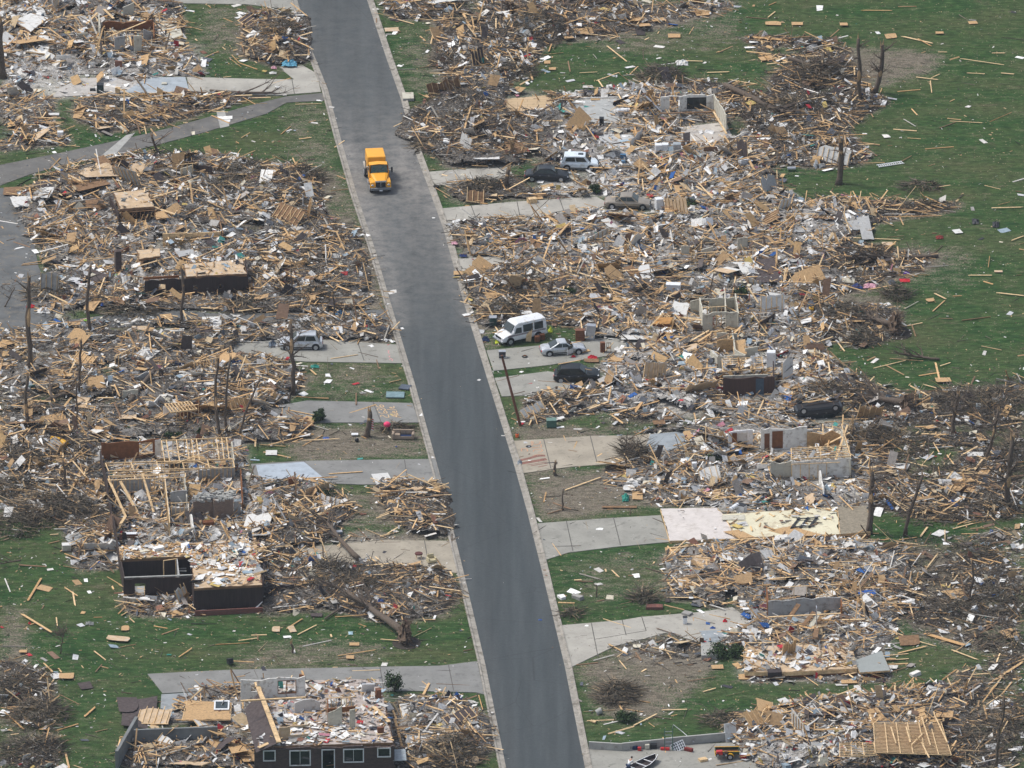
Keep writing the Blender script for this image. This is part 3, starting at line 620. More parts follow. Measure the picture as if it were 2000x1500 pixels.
def note(o, px, py, noun, cat, group): PENDING.append((o, px, py, noun, cat, group))
def write_labels():
    G_ = {}
    for o, px, py, noun, cat, group in PENDING:
        nm, lx, ly = min(LM, key=lambda l: (l[1]-px)**2+(2.2*(l[2]-py))**2)
        dx, dy = px-lx, 2.2*(py-ly); r = 'right of' if dx > 0 else 'left of'
        if abs(dy) > abs(dx): r = 'in front of' if dy > 0 else 'behind'
        G_.setdefault((noun, r, nm), []).append((math.hypot(dx, dy), o, cat, group))
    for (noun, r, nm), l in G_.items():
        l.sort(key=lambda q: q[0])
        for k, (d, o, cat, group) in enumerate(l):
            pre = '' if len(l) == 1 else ORD[min(k, 13)]+'nearest '
            tag(o, f'{pre}{noun} {r} the {nm}'.replace('cloth draped grey car sized wreck', 'white draped wreck').replace(' fallen nearly flat', ' lying flat').replace(' wall fragment', ' fragment'), cat, group)
def cname(c):
    if c[0] > .55 and c[2] > .45: return 'white'
    if c[0] > .5: return 'pale tan'
    if c[0] > .42: return 'tan'
    if c[0] > .3 and c[2] > .2: return 'grey'
    if c[0] > .3: return 'brown'
    if c[0] > .17: return 'dark brown'
    return 'blackish'
BOARDM = {}
def board_mesh(ci, L, W):
    key = (ci, round(L*2)/2, round(W, 2))
    if key not in BOARDM:
        mb = MB(); l = key[1]; c = tuple(WOODS[ci]*R.uniform(.9, 1.1)); e = .12*l
        # a plank with split ends
        o = [(-l/2, -W/2), (l/2-e*R.random(), -W/2), (l/2, R.uniform(-W/2, W/2)), (l/2-e*R.random()*.6, W/2), (-l/2+e*R.random(), W/2), (-l/2-.02, R.uniform(-W/3, W/3))]
        mb.prism(o, -.022, .022, c); BOARDM[key] = mb.mesh('plank', M_LOOSE)
    return BOARDM[key]
NPL = [0]
def plank(x, y, L, yaw, pitch, ci, W=.14, z=None, roll=0.0):
    if NPL[0] >= 300: return
    NPL[0] += 1
    me = board_mesh(ci, L, W); o = bpy.data.objects.new('plank', me); link_obj(o)
    zz = (mound(x, y)+.12 if z is None else z)+abs(math.sin(pitch))*L*.5
    o.location = (x, y, zz); o.rotation_euler = (roll, -pitch, yaw); o.rotation_mode = 'XYZ'
    px, py = PX(x, y, zz); size = 'long ' if L > 4.2 else ('short ' if L < 2.6 else '')
    a = math.degrees(yaw) % 180; ori = 'lying crosswise' if (a < 25 or a > 155) else ('pointing away' if 65 < a < 115 else ('slanting right' if a < 90 else 'slanting left'))
    if pitch > .35: ori = 'propped steeply'
    note(o, px, py, f'{size}{cname(WOODS[ci])} board {ori}', 'board', 'loose boards')
# boards that stand out, end to end as surveyed: x1 y1 x2 y2 width colour
SEG = [(1065,752,1114,820,.32,0),(1103,803,1174,765,.2,0),(1020,818,1056,790,.12,1),(1105,956,1174,932,.14,1),(640,925,711,921,.16,0),(505,938,672,934,.22,2),(563,800,620,812,.14,0),(523,872,587,853,.16,0),
 (590,860,662,858,.12,1),(755,1045,795,1022,.12,1),(800,1030,885,1045,.16,1),(782,984,805,1018,.2,2),(757,975,790,962,.12,1),(619,1187,705,1142,.2,0),(534,1190,617,1183,.22,7),(742,1249,783,1251,.14,1),(660,1280,735,1270,.12,2),
 (581,1239,618,1220,.12,1),(560,1228,590,1208,.14,2),(54,1173,81,1129,.22,2),(42,1198,102,1239,.26,0),(127,1147,152,1164,.14,0),(185,1272,206,1288,.12,1),(86,1295,103,1312,.16,0),(142,1155,147,1184,.16,1),(186,1312,200,1296,.1,4),
 (350,1282,375,1266,.12,2),(468,1252,500,1246,.12,1),(166,1398,186,1381,.2,2),(0,1383,50,1390,.16,2),(8,1392,48,1427,.14,2),(128,1472,135,1500,.2,0),(110,1207,112,1222,.12,1),(1293,1386,1342,1386,.14,1),(1236,1417,1285,1394,.14,1),(1374,1350,1398,1344,.12,1),
 (1157,1290,1202,1278,.08,7),(1172,1390,1140,1402,.0,5),(1206,1370,1215,1386,.18,0),(1877,117,1960,126,.12,1),(1890,142,1922,144,.12,1),(1955,142,1981,145,.18,1),(1831,101,1851,101,.12,1),(1938,103,1963,103,.14,1),(1790,151,1832,155,.16,1),(1762,71,1822,84,.2,1),(1792,76,1820,90,.12,2),
 (1818,152,1836,144,.1,1),(1760,315,1782,303,.1,4),(1773,269,1798,271,.08,0),(1893,537,1936,538,.14,1),(1947,572,2000,577,.16,1),(1825,572,1848,584,.18,1),(1768,602,1793,589,.1,6),(1650,463,1760,468,.14,1),(1834,622,1861,622,.1,4),(1930,522,1933,500,.06,2),(1975,470,2000,460,.14,1),
 (1936,407,2000,404,.16,1),(1680,405,1755,413,.2,1),(1695,424,1848,423,.12,2),(1612,666,1698,673,.16,1),(1636,668,1650,686,.14,1),(1705,719,1770,703,.1,1),(1827,707,1835,741,.2,0),(1835,715,1858,707,.12,1),(1746,773,1820,766,.18,0),(1805,751,1835,759,.14,1),(1750,850,1788,864,.3,0),(1824,823,1857,828,.12,1),
 (1833,995,1885,992,.18,1),(1840,935,1940,905,.12,1),(1798,1047,1811,1030,.2,1),(1862,1032,1900,1022,.14,1),(1800,1123,1832,1083,.14,1),(1749,1058,1796,1063,.14,1),(1725,1202,1728,1125,.22,0),(1700,1130,1728,1172,.14,1),(1831,1154,1895,1171,.16,1),(1805,1236,1886,1262,.5,2),(1860,1270,1910,1288,.16,1),(1755,1275,1810,1262,.18,0),(1760,1245,1830,1262,.12,1),
 (1930,1336,2000,1292,.3,0),(1935,1352,1960,1318,.16,1),(1740,1312,1772,1302,.1,4),(1812,1400,1818,1435,.22,0),(1670,1364,1718,1364,.16,1),(1690,1372,1752,1350,.2,0),(1785,1361,1806,1338,.18,0),(1740,1403,1773,1382,.16,0),(1500,1405,1630,1380,.2,0),(1505,1395,1620,1370,.2,2),(1510,1390,1600,1362,.16,1),
 (1304,1139,1318,1165,.16,0),(1305,1170,1360,1172,.14,1),(1312,1135,1345,1170,.14,1),(1600,1180,1680,1125,.18,1),(1400,1165,1500,1128,.2,0),(1540,1110,1700,1120,.16,1),(1500,1145,1620,1135,.16,1),(1450,1120,1560,1105,.18,0),(1420,1085,1470,1070,.16,1),(1560,1060,1720,1072,.14,1),(1310,1075,1420,1066,.16,1),
 (1270,900,1330,912,.14,1),(1310,900,1326,915,.18,0),(1318,955,1334,938,.24,0),(1340,960,1352,940,.16,0),(1430,985,1485,950,.2,0),(1490,980,1580,940,.16,1),(1340,1330,1400,1322,.1,4),(1384,884,1402,900,.16,1),(1130,762,1200,775,.2,0),(1150,805,1250,770,.24,1),(1210,812,1290,790,.22,0),(1240,815,1270,770,.3,2),
 (1190,815,1270,795,.16,0),(1182,770,1222,765,.12,7),(1150,775,1152,740,.12,1),(1305,715,1405,655,.26,0),(1300,708,1400,645,.2,1),(1215,690,1310,688,.2,1),(1120,690,1150,684,.5,0),(1145,602,1240,590,.16,1),(1110,608,1180,606,.12,1),(1190,570,1250,582,.18,0),(1205,585,1235,572,.2,1),(1160,560,1250,525,.3,2),(1188,560,1186,530,.14,0),
 (1140,520,1280,500,.2,2),(1260,548,1330,520,.2,0),(1095,470,1240,482,.14,1),(1020,452,1110,442,.2,0),(1055,421,1110,438,.2,1),(1120,435,1240,445,.14,1),(1005,465,1070,480,.14,1),(1027,460,1032,495,.2,2),(1225,470,1262,515,.2,1),(1230,505,1218,472,.16,0),(1400,575,1412,500,.22,2),(1380,545,1440,505,.18,0),
 (1420,525,1500,498,.12,1),(1350,495,1400,450,.18,1),(1560,600,1612,575,.22,2),(1552,612,1600,590,.18,0),(1475,340,1500,372,.16,1),(1300,365,1380,330,.14,1),(1190,355,1260,345,.2,0),(1220,395,1290,380,.12,1),(1380,300,1440,345,.12,7),(950,130,1010,145,.18,0),(905,35,930,82,.26,0),(840,158,965,160,.14,1),(930,160,995,172,.16,7),
 (810,38,850,40,.1,1),(820,70,832,80,.14,0),(845,70,841,90,.12,1),(907,280,915,245,.2,0),(760,33,810,47,.14,1),(1175,39,1208,24,.1,7),(1192,43,1222,45,.22,0),(1120,66,1190,72,.14,1),(1185,90,1225,120,.14,1),(1035,140,1040,155,.2,0),(1134,142,1165,140,.1,1),(1330,118,1370,119,.14,1),(1383,141,1423,140,.16,1),(1300,65,1302,66,.0,0),
 (1422,155,1480,164,.16,1),(1460,74,1540,78,.5,2),(1535,98,1600,88,.2,0),(1500,125,1565,120,.16,1),(1640,102,1660,92,.14,1),(1528,125,1560,118,.14,1),(1680,20,1745,20,.14,2),(1500,34,1514,22,.12,1),(40,980,60,940,.0,0),(95,925,128,895,.16,0),(117,927,175,870,.2,0),(133,975,157,925,.24,0),(45,930,52,950,.16,1),
 (117,1033,170,1028,.14,0),(150,795,178,805,.2,0),(50,790,90,810,.2,1),(165,860,218,838,.16,1),(115,815,140,785,.24,0),(25,255,125,285,.18,0),(15,280,45,240,.2,2),(85,230,105,258,.16,0),(5,200,60,215,.2,1),(100,330,230,300,.14,0),(230,150,260,158,.5,5),(60,350,190,320,.14,1),(150,60,190,25,.24,0),(195,55,285,40,.2,1),
 (500,545,585,520,.16,1),(475,470,520,520,.3,0),(570,465,605,485,.36,0),(555,455,580,500,.2,0),(645,700,700,692,.1,1),(607,722,617,731,.18,0),(640,535,700,525,.2,6),(645,548,700,555,.14,1),(600,600,720,598,.16,2),(660,810,700,812,.0,0),(400,1470,460,1485,.2,0),(330,1440,380,1437,.16,0),(590,1310,600,1345,.2,2),(820,1370,838,1335,.24,0),(770,1410,790,1480,.24,0),
 (870,1390,880,1440,.2,0),(855,1400,890,1380,.2,1),(880,1420,920,1440,.26,0),(860,1440,950,1438,.14,1),(825,1475,850,1440,.2,0),(890,1395,930,1445,.16,1),(850,1420,905,1400,.2,0)]
for s in SEG:
    if s[4] <= 0: continue
    A = G(s[0], s[1], .15); B = G(s[2], s[3], .15); d = B-A; c_ = (A+B)/2
    plank(c_.x, c_.y, min(d.length, 7.5), math.atan2(d.y, d.x), R.gauss(0, .02), s[5], s[4])
# further large boards inside the heaps
tries = 0; WN = F['wood'].max()
while NPL[0] < 284 and tries < 90000:
    tries += 1; x = R.uniform(-56, 56); y = R.uniform(-105, 110); f = float(samp(F['wood'], np.array([x]), np.array([y]))[0])
    if R.random() > f/WN: continue
    px, py = PX(x, y)
    if not (10 < px < 1990 and 5 < py < 1495): continue
    plank(x, y, R.uniform(2.4, 5), float(yawf(np.array([x]), np.array([y]), .4)[0]), abs(R.gauss(0, .15)), R.choice([0, 0, 1, 1, 2, 3, 4]), R.choice([.14, .2, .26]), mound(x, y)+.3)
for px_, py_, z_, L_, ya, ci in ((1060,345,1.5,2.4,.4,4),(1085,348,1.1,2.8,-.5,0),(1045,348,1.2,2,1.2,5),(1112,738,1.7,2.6,.3,0),(1140,742,1.2,2.2,-.6,3),(1236,402,1.1,1.8,.9,0),(1212,404,1.15,2.2,.1,1),(1146,330,1.2,1.6,1.0,1),(990,664,1.4,2.2,.5,4),(975,668,1.1,1.6,.2,0),(575,676,1.8,2.0,-.8,5),(600,678,1.8,2.2,.6,4),(1122,688,1.05,1.7,.4,0),(1590,812,1.6,2.4,.2,1),(1610,810,1.6,2.0,-.7,3),(1615,815,.5,2.8,.15,0)):
    g_ = G(px_, py_); plank(g_.x, g_.y, L_, ya, .06, ci, .12, z_)
# sheets: x y length depth(m) yaw colour
SHC = {'osb': (M_OSB, 'tan strand board'), 'ply': (M_PLY, 'pale plywood'), 'white': (M_WHITED, 'dirty white panel'), 'shing': (M_SHING, 'dark shingled'), 'grey': (M_GREYW, 'grey wallboard'), 'brown': (M_WOODD, 'dark brown wood')}
def ragged(L, W, n=3, r=R):
    pts = []
    for (ax, ay), (bx, by) in (((-1, -1), (1, -1)), ((1, -1), (1, 1)), ((1, 1), (-1, 1)), ((-1, 1), (-1, -1))):
        for k in range(n):
            t = k/n; j = .05 if k else (.3 if r.random() < .25 else .02)
            pts.append(((ax+(bx-ax)*t)*L/2*(1-j*r.random()), (ay+(by-ay)*t)*W/2*(1-j*r.random())))
    return pts
def sheetobj(px, py, L, W, yaw, kind, tilt=None, z=None, noun=None, tx=0):
    g = G(px, py); tilt = R.gauss(0, .1) if tilt is None else tilt
    mb = MB(); pts = ragged(L, W); n = len(pts)
    sag = R.uniform(-.04, .06); vs_ = []
    for zz in (-.01, .01): vs_ += [(p[0], p[1], zz+sag*(p[0]*p[1])) for p in pts]+[(0, 0, zz+sag*.5*L)]
    fs = []
    for i in range(n): j = (i+1) % n; fs += [(j, i, n), (n+1+i, n+1+j, 2*n+1), (i, j, n+1+j, n+1+i)]
    mb.add(vs_, fs); m_, nn = SHC[kind]
    o = mb.build({'osb': 'strand_board_sheet', 'ply': 'plywood_sheet', 'white': 'white_sheet', 'shing': 'shingled_roof_piece', 'grey': 'wallboard_sheet', 'brown': 'wood_sheet'}[kind], m_)
    zz = mound(g.x, g.y)+.12+abs(math.sin(tilt))*W*.5 if z is None else z
    o.location = (g.x, g.y, zz); o.rotation_euler = (tilt, tx, yaw)
    size = 'large ' if L*W > 5 else ('small ' if L*W < 1.2 else '')
    note(o, px, py, f'{size}{nn} {noun or "sheet"}', 'panel', 'torn '+nn+' sheets')
SH = [(1497,116,1.6,1.4,.3,'osb'),(1510,47,1.8,1.2,0,'osb'),(1557,48,1.3,1,0,'osb'),(1648,50,.9,1.2,0,'osb'),(1740,73,1.3,1.1,.2,'osb'),(1835,66,.9,.8,0,'osb'),(1900,46,1,.8,.2,'osb'),(1372,28,1.6,1.3,.2,'osb'),(1286,42,1.6,1.3,.3,'osb'),(1258,54,1.3,2.6,.1,'osb'),(1240,45,1.2,2,.1,'osb'),(1317,72,1.4,1,0,'osb'),
 (1140,67,2.1,1.3,.2,'osb'),(1110,78,1.1,1.2,.2,'osb'),(1436,176,.7,1.3,0,'osb'),(1069,124,.7,.7,0,'osb'),(1079,136,.8,.7,0,'osb'),(1733,478,1.2,1,0,'ply'),(1950,532,.9,.6,0,'ply'),(1730,520,1.8,1.2,.2,'osb'),(1870,454,.9,1.2,.3,'white'),(1817,588,.9,.8,.3,'osb'),(1672,632,1.8,1.3,.1,'osb'),(1842,745,1.6,1.5,.1,'osb'),
 (1535,762,2,2,.5,'osb'),(1733,812,1.3,1.2,.2,'ply'),(1730,838,1.3,1.3,.1,'osb'),(1817,839,1.3,1.3,.5,'osb'),(1865,958,2.2,1.8,.3,'osb'),(1893,962,2,1.8,-.3,'osb'),(1880,943,2.2,1.2,.3,'osb'),(1864,936,1.2,1.9,.6,'white'),(1757,914,1.9,1.4,-.2,'white'),(1905,890,1.7,1.2,0,'white'),(1915,860,.9,2.8,.2,'osb'),(1923,925,1,2.4,-.4,'osb'),
 (1776,1255,2.1,1.9,.1,'brown'),(1658,1333,1.6,1.1,.1,'osb'),(1845,1408,1.7,2.4,-.1,'osb'),(1838,1352,1.6,1.9,.4,'shing'),(1740,1290,1.0,.6,0,'osb'),(1866,1163,1.8,2.2,.4,'osb'),(1863,1140,.8,1.2,.2,'white'),(1970,1240,1.6,2.2,.4,'osb'),(1777,1181,1.0,1.1,.1,'white'),(1682,1302,1.8,1.0,.4,'white'),(1532,1376,1,1.2,.6,'white'),(1683,1375,.9,1.5,.1,'white'),
 (1700,1385,1.6,1,0,'osb'),(1680,1420,2.2,2.6,.5,'osb'),(1655,1435,1.6,1.4,.2,'osb'),(1712,1415,1.3,2.4,.4,'osb'),(1640,1395,3.2,2.4,.2,'shing'),(1600,1410,3,2,0,'shing'),(1630,1462,1.4,1.3,.3,'white'),(1443,1400,2.0,1.2,-.4,'osb'),(1520,1085,1.6,.9,.2,'ply'),(1480,1140,1.5,1.8,.8,'ply'),(1395,1150,3,2.4,.2,'osb'),(1342,1150,1.2,2.4,.5,'osb'),
 (1416,1098,1.2,2.2,.1,'white'),(1372,1105,1.8,2.6,.5,'ply'),(1312,1080,1.3,1.3,.1,'osb'),(1600,1231,1.7,1.6,0,'white'),(1565,1105,2.8,1.4,.1,'grey'),(1345,856,.9,1.7,.4,'osb'),(1380,970,3,2.4,.4,'ply'),(1245,970,1.1,2.0,0,'osb'),(1230,956,1.4,1.5,-.1,'white'),(1238,944,1.4,1.2,0,'white'),(1210,992,3.6,.5,.0,'brown'),(1287,829,1.3,1.4,.1,'brown'),(1305,819,1.1,1.6,.2,'brown'),
 (1370,775,1.9,2.0,.2,'white'),(1325,755,2.4,1.6,.3,'white'),(1205,705,1.6,2.2,-.3,'osb'),(1200,655,0,0,0,'osb'),(1065,1003,0,0,0,'osb'),(1155,706,1.6,1,0,'brown'),(1243,665,3.2,1.4,.0,'white'),(1195,618,2.6,1.4,-.4,'white'),(1246,640,1,1,0,'white'),(1262,546,1.5,2.8,.3,'white'),(1240,545,1.1,3.2,.5,'brown'),(1222,515,.9,2.4,0,'white'),(1238,485,1.2,4,.1,'white'),
 (1219,500,.7,3,.3,'white'),(1105,467,2.2,1.5,.3,'shing'),(1048,487,1.2,2.4,.2,'brown'),(1100,495,1.6,1.6,.1,'ply'),(1120,520,1.8,2.6,.4,'brown'),(1137,493,1.0,1.4,.2,'white'),(1190,450,1.0,1.9,.6,'white'),(1225,457,1.2,.9,.4,'white'),(1325,420,3,1.8,.0,'osb'),(1440,405,1.6,2.4,.3,'osb'),(1450,410,3,2.4,.1,'grey'),(1465,450,2.6,1,-.4,'white'),(1330,385,1.3,2.6,.1,'osb'),
 (1415,548,1.2,3,.6,'ply'),(1382,548,2,1.4,.6,'white'),(1425,545,1.2,2.8,.6,'white'),(1463,540,2.2,2.6,.2,'white'),(1495,545,2.6,6,.1,'shing'),(1450,480,1,3.0,0,'grey'),(1540,520,2.2,2.4,.1,'grey'),(1556,458,1.6,2,.1,'grey'),(1690,455,1.3,5,.1,'grey'),(1670,450,1.6,2,.3,'grey'),(1555,434,1,2.6,.4,'grey'),(1590,408,1.8,1.4,.7,'osb'),
 (1008,300,1.9,3.2,.3,'brown'),(1070,278,.9,4,.7,'shing'),(1050,268,1.2,1.6,.1,'osb'),(1048,388,1.3,1.2,.2,'osb'),(1285,250,0,0,0,'osb'),(1296,240,.6,.9,.2,'osb'),(1254,236,2.1,1.2,-.4,'white'),(1385,295,1.2,1.2,0,'osb'),(1295,335,.9,3.0,0,'osb'),(1228,352,2.6,1,-.3,'white'),(1278,350,.6,4,-.3,'white'),(1225,383,2.2,1.8,0,'white'),(1262,305,.8,1.5,.0,'white'),
 (950,323,2.9,1.6,.0,'white'),(870,200,1.5,3,.4,'shing'),(895,188,.8,3,.6,'grey'),(838,197,.9,1.4,.5,'osb'),(876,56,1.3,1.9,.0,'osb'),(893,60,.6,1.4,0,'osb'),(765,60,1.6,1.0,.1,'ply'),(782,12,1.4,3,.1,'osb'),(770,22,2,1,.1,'white'),(880,500,0,0,0,'osb'),(960,583,1.2,2.6,.1,'osb'),(950,555,.5,4.5,.3,'white'),(895,536,1,1.2,0,'osb'),
 (800,0,0,0,0,'osb'),(538,90,1.0,1.8,.5,'osb'),(530,110,1.8,2,.5,'brown'),(572,475,1.5,3,.6,'osb'),(600,467,2.0,2.2,.2,'osb'),(635,455,.8,1.4,.1,'osb'),(570,500,1.1,2.4,-.4,'white'),(530,515,1.2,1.6,.2,'osb'),(610,550,2.2,1.9,.1,'osb'),(530,560,1.4,2,.5,'white'),(530,548,2.2,1,.2,'white'),(655,510,1.2,1,.0,'grey'),(620,630,1.9,1.9,.0,'osb'),
 (605,455,0,0,0,'osb'),(520,430,1.6,1.2,.2,'white'),(520,460,1.5,1,.3,'white'),(55,405,3.6,2.6,.2,'white'),(90,395,1.4,2.6,-.2,'white'),(320,384,1.8,2.3,-.2,'white'),(440,392,1,2.8,.4,'grey'),(185,410,2.0,2.6,.1,'brown'),(165,370,4,5,.5,'brown'),(190,355,4,4,.4,'ply'),(215,345,1.4,5,.6,'brown'),(30,376,2.6,2.4,.0,'brown'),(85,381,1.4,2,.3,'shing'),
 (138,453,2.2,1,.0,'osb'),(112,447,2,.9,0,'white'),(140,640,2,1.2,.2,'osb'),(163,568,1,1,0,'white'),(140,526,1.7,.6,.0,'white'),(230,600,1.4,1.7,.2,'brown'),(340,652,2.2,.8,.05,'white'),(350,665,2.6,.5,.2,'white'),(360,600,0,0,0,'osb'),(325,623,1.2,1.6,.2,'osb'),(272,653,1.6,.9,0,'ply'),(290,655,1.2,1,-.3,'osb'),(180,603,1.3,3,-.3,'osb'),
 (412,632,1.9,1.4,.0,'white'),(424,650,.9,2.6,0,'white'),(400,655,1.8,2.6,.3,'shing'),(24,684,2.8,1.5,-.2,'osb'),(10,722,2,1,.1,'ply'),(110,735,1.6,1.2,.1,'osb'),(285,704,2,2.6,-.5,'white'),(385,752,3.6,5,.1,'white'),(410,768,1.8,3,-.5,'shing'),(100,830,3.2,1.8,.3,'osb'),(160,800,1.4,2.4,-.2,'ply'),(250,830,1.8,2,0,'ply'),(285,800,1.6,1.4,.3,'white'),(190,907,1.3,1.1,0,'osb'),
 (183,907,0,0,0,'osb'),(175,948,2.6,1.4,0,'osb'),(188,975,1.6,2.4,.5,'osb'),(200,1040,1.8,2.6,.4,'brown'),(150,1060,2.2,2.4,.5,'grey'),(210,1070,.8,2.6,.6,'white'),(130,1323,1.5,1.6,.0,'osb'),(110,1322,1.1,1.3,.4,'white'),(231,1250,2.4,1.4,-.2,'ply'),(245,1229,.8,1.3,0,'osb'),(45,1275,.8,.9,0,'osb'),(167,1342,1.3,1.4,.3,'shing'),(347,1180,1,2,.0,'white'),
 (345,1200,1.2,1.2,.3,'osb'),(272,1395,3.4,7,.0,'shing'),(250,1380,2,4,.1,'shing'),(430,1100,0,0,0,'osb'),(539,1231,.8,1.2,.0,'ply'),(570,1232,.7,1.2,.3,'ply'),(618,1203,1.2,.8,0,'shing'),(692,1260,1,.7,0,'osb'),(684,1286,.8,1,0,'osb'),(590,1147,1.2,1.2,.3,'osb'),(748,950,1.8,2.6,.3,'white'),(785,945,1.1,2,-.6,'white'),(783,1008,1.4,1.6,.2,'osb'),(846,1018,1,1.3,.3,'osb'),
 (818,970,1.3,1.6,.2,'ply'),(521,778,1.6,2.6,.1,'osb'),(605,822,1.6,1.4,-.5,'osb'),(600,835,1.2,1.4,.3,'brown'),(530,887,1.2,1,0,'white'),(692,850,.6,.6,0,'white'),(795,1062,0,0,0,'osb'),(630,1117,.7,1.1,.3,'white'),(610,1100,0,0,0,'osb'),(560,1085,1.4,1.2,.2,'ply'),(590,1095,2,1.2,.5,'osb'),(290,230,1.3,1.6,.1,'osb'),(302,235,1,1.5,.1,'white'),(255,225,2,1.1,.1,'osb'),
 (200,255,1.3,1.6,.5,'ply'),(105,225,1.2,.6,0,'white'),(215,215,1,1.2,0,'osb'),(155,225,1,2.6,-.2,'osb'),(20,170,1,1.2,.1,'osb'),(55,100,3.4,3,.5,'osb'),(80,95,2.2,2.4,.5,'white'),(55,40,4,4,.2,'white'),(75,45,3.4,3,.1,'brown'),(120,118,1.2,2,.1,'white'),(150,100,1.2,2.2,.3,'white'),(20,110,1.6,1.6,.5,'osb'),(870,1465,0,0,0,'osb'),(925,1490,1,1.1,0,'ply'),(920,1425,.9,1.8,.5,'grey'),
 (860,1385,1.4,1.8,.4,'brown'),(750,1430,.5,1.2,0,'brown'),(460,1470,1.6,5,.2,'osb'),(430,1460,2,3,.4,'osb'),(480,1480,1.6,4,.3,'osb'),(400,1485,1.4,1.1,.1,'brown'),(1010,395,0,0,0,'osb'),(1220,1358,0,0,0,'osb'),(1401,1305,1.2,.8,.1,'osb'),(1455,1325,1.3,1,0,'osb')]
NSH = 0
for s in SH:
    if s[2] <= 0: continue
    W_ = s[3]; sheetobj(s[0], s[1], s[2], W_, s[4], s[5]); NSH += 1

# wall and roof fragments thrown on the heaps: a torn sheet with its studs
def fragment(x, y, L, H, tilt, yaw, kind, z):
    m_, nn = SHC[kind]; rr = random.Random(int(x*91+y*17)); t = bpy.data.objects.new('wall_fragment', None); link_obj(t)
    t.location = (x, y, z); t.rotation_euler = (tilt, rr.uniform(-.3, .3), yaw)
    n = 5; top = [H*(1-.45*rr.random()*rr.random()) for _ in range(n+1)]; mb = MB()
    for k in range(n):
        x0, x1 = -L/2+L*k/n, -L/2+L*(k+1)/n
        mb.add([(x0, -.012, 0), (x1, -.012, 0), (x1, .012, 0), (x0, .012, 0), (x0, -.012, top[k]), (x1, -.012, top[k+1]), (x1, .012, top[k+1]), (x0, .012, top[k])], [(3, 2, 1, 0), (4, 5, 6, 7), (0, 1, 5, 4), (1, 2, 6, 5), (2, 3, 7, 6), (3, 0, 4, 7)])
    mb.build('sheet', m_, t); mb = MB(); s_ = rr.choice((-1, 1)); xx = -L/2
    while xx <= L/2+.01: mb.box(xx-.03, xx+.03, s_*.055-.04, s_*.055+.04, -.1, H*rr.uniform(.75, 1.08)); xx += .6
    mb.box(-L/2-.1, L/2+.1, s_*.055-.045, s_*.055+.045, -.14, -.06); mb.build('studs', M_WOOD, t)
    px, py = PX(x, y, z+.4); st = 'standing steeply' if abs(tilt) < .6 else 'fallen nearly flat'
    note(t, px, py, f'{nn} wall fragment {st}', 'wall fragment', 'wall fragments thrown on the heaps')
nf = 0
while nf < 130:
    x = R.uniform(-56, 56); y = R.uniform(-105, 112); a = np.array([x]); b_ = np.array([y]); f = float(samp(F['wood'], a, b_)[0]+samp(F['white'], a, b_)[0])
    px, py = PX(x, y)
    if R.random() > f/2.6 or not (15 < px < 1985 and 5 < py < 1495) or (px > 1700 and R.random() < .7): continue
    if np.interp(py, [p[1] for p in LI], [p[0] for p in LI])-30 < px < np.interp(py, [p[1] for p in RI], [p[0] for p in RI])+30 or samp(clearb, a, b_)[0] > .2: continue
    if any(math.hypot(px-l[1], (py-l[2])*2) < 55 for l in LM[:10]): continue
    nf += 1; fragment(x, y, R.uniform(1.4, 3.8), R.uniform(.9, 2.3), R.choice([R.uniform(-.5, .5), R.uniform(.7, 1.4), R.uniform(-1.4, -.7)]), R.uniform(-1, 1)+R.choice([0, PI/2*.9]), R.choice(['white', 'white', 'osb', 'osb', 'ply', 'shing', 'grey', 'brown']), mound(x, y)+.15)
# ---------------------------------------------------------------- vehicles (x forward, y left, z up)
def wheel(parent, x, y, r, wd, rimm=None, side=1, spin=0):
    mb = MB(); mb.cyl((0, 0, 0), (0, 1, 0), r, wd, 18); t = mb.build('wheel', M_DARK, parent, bevel=.03); t.location = (x, y, r)
    mb = MB(); s = side*wd/2
    mb.cyl((0, s*.98, 0), (0, 1, 0), r*.62, .03, 16)
    for k in range(5):
        a = 2*PI*k/5+spin; mb.bar((0, s*1.06, 0), (math.cos(a)*r*.58, s*1.06, math.sin(a)*r*.58), .07, .03, Vector((0, 1, 0)))
    mb.build('rim', rimm or M_METAL, t); return t
def quadm(pts, th=.012):                                  # a thin pane from four points
    P = [Vector(p) for p in pts]; n = (P[1]-P[0]).cross(P[2]-P[0]).normalized()*th
    mb = MB(); mb.add([p-n*.3 for p in P]+[p+n for p in P], [(3, 2, 1, 0), (4, 5, 6, 7)]+[(i, (i+1) % 4, 4+(i+1) % 4, 4+i) for i in range(4)]); return mb
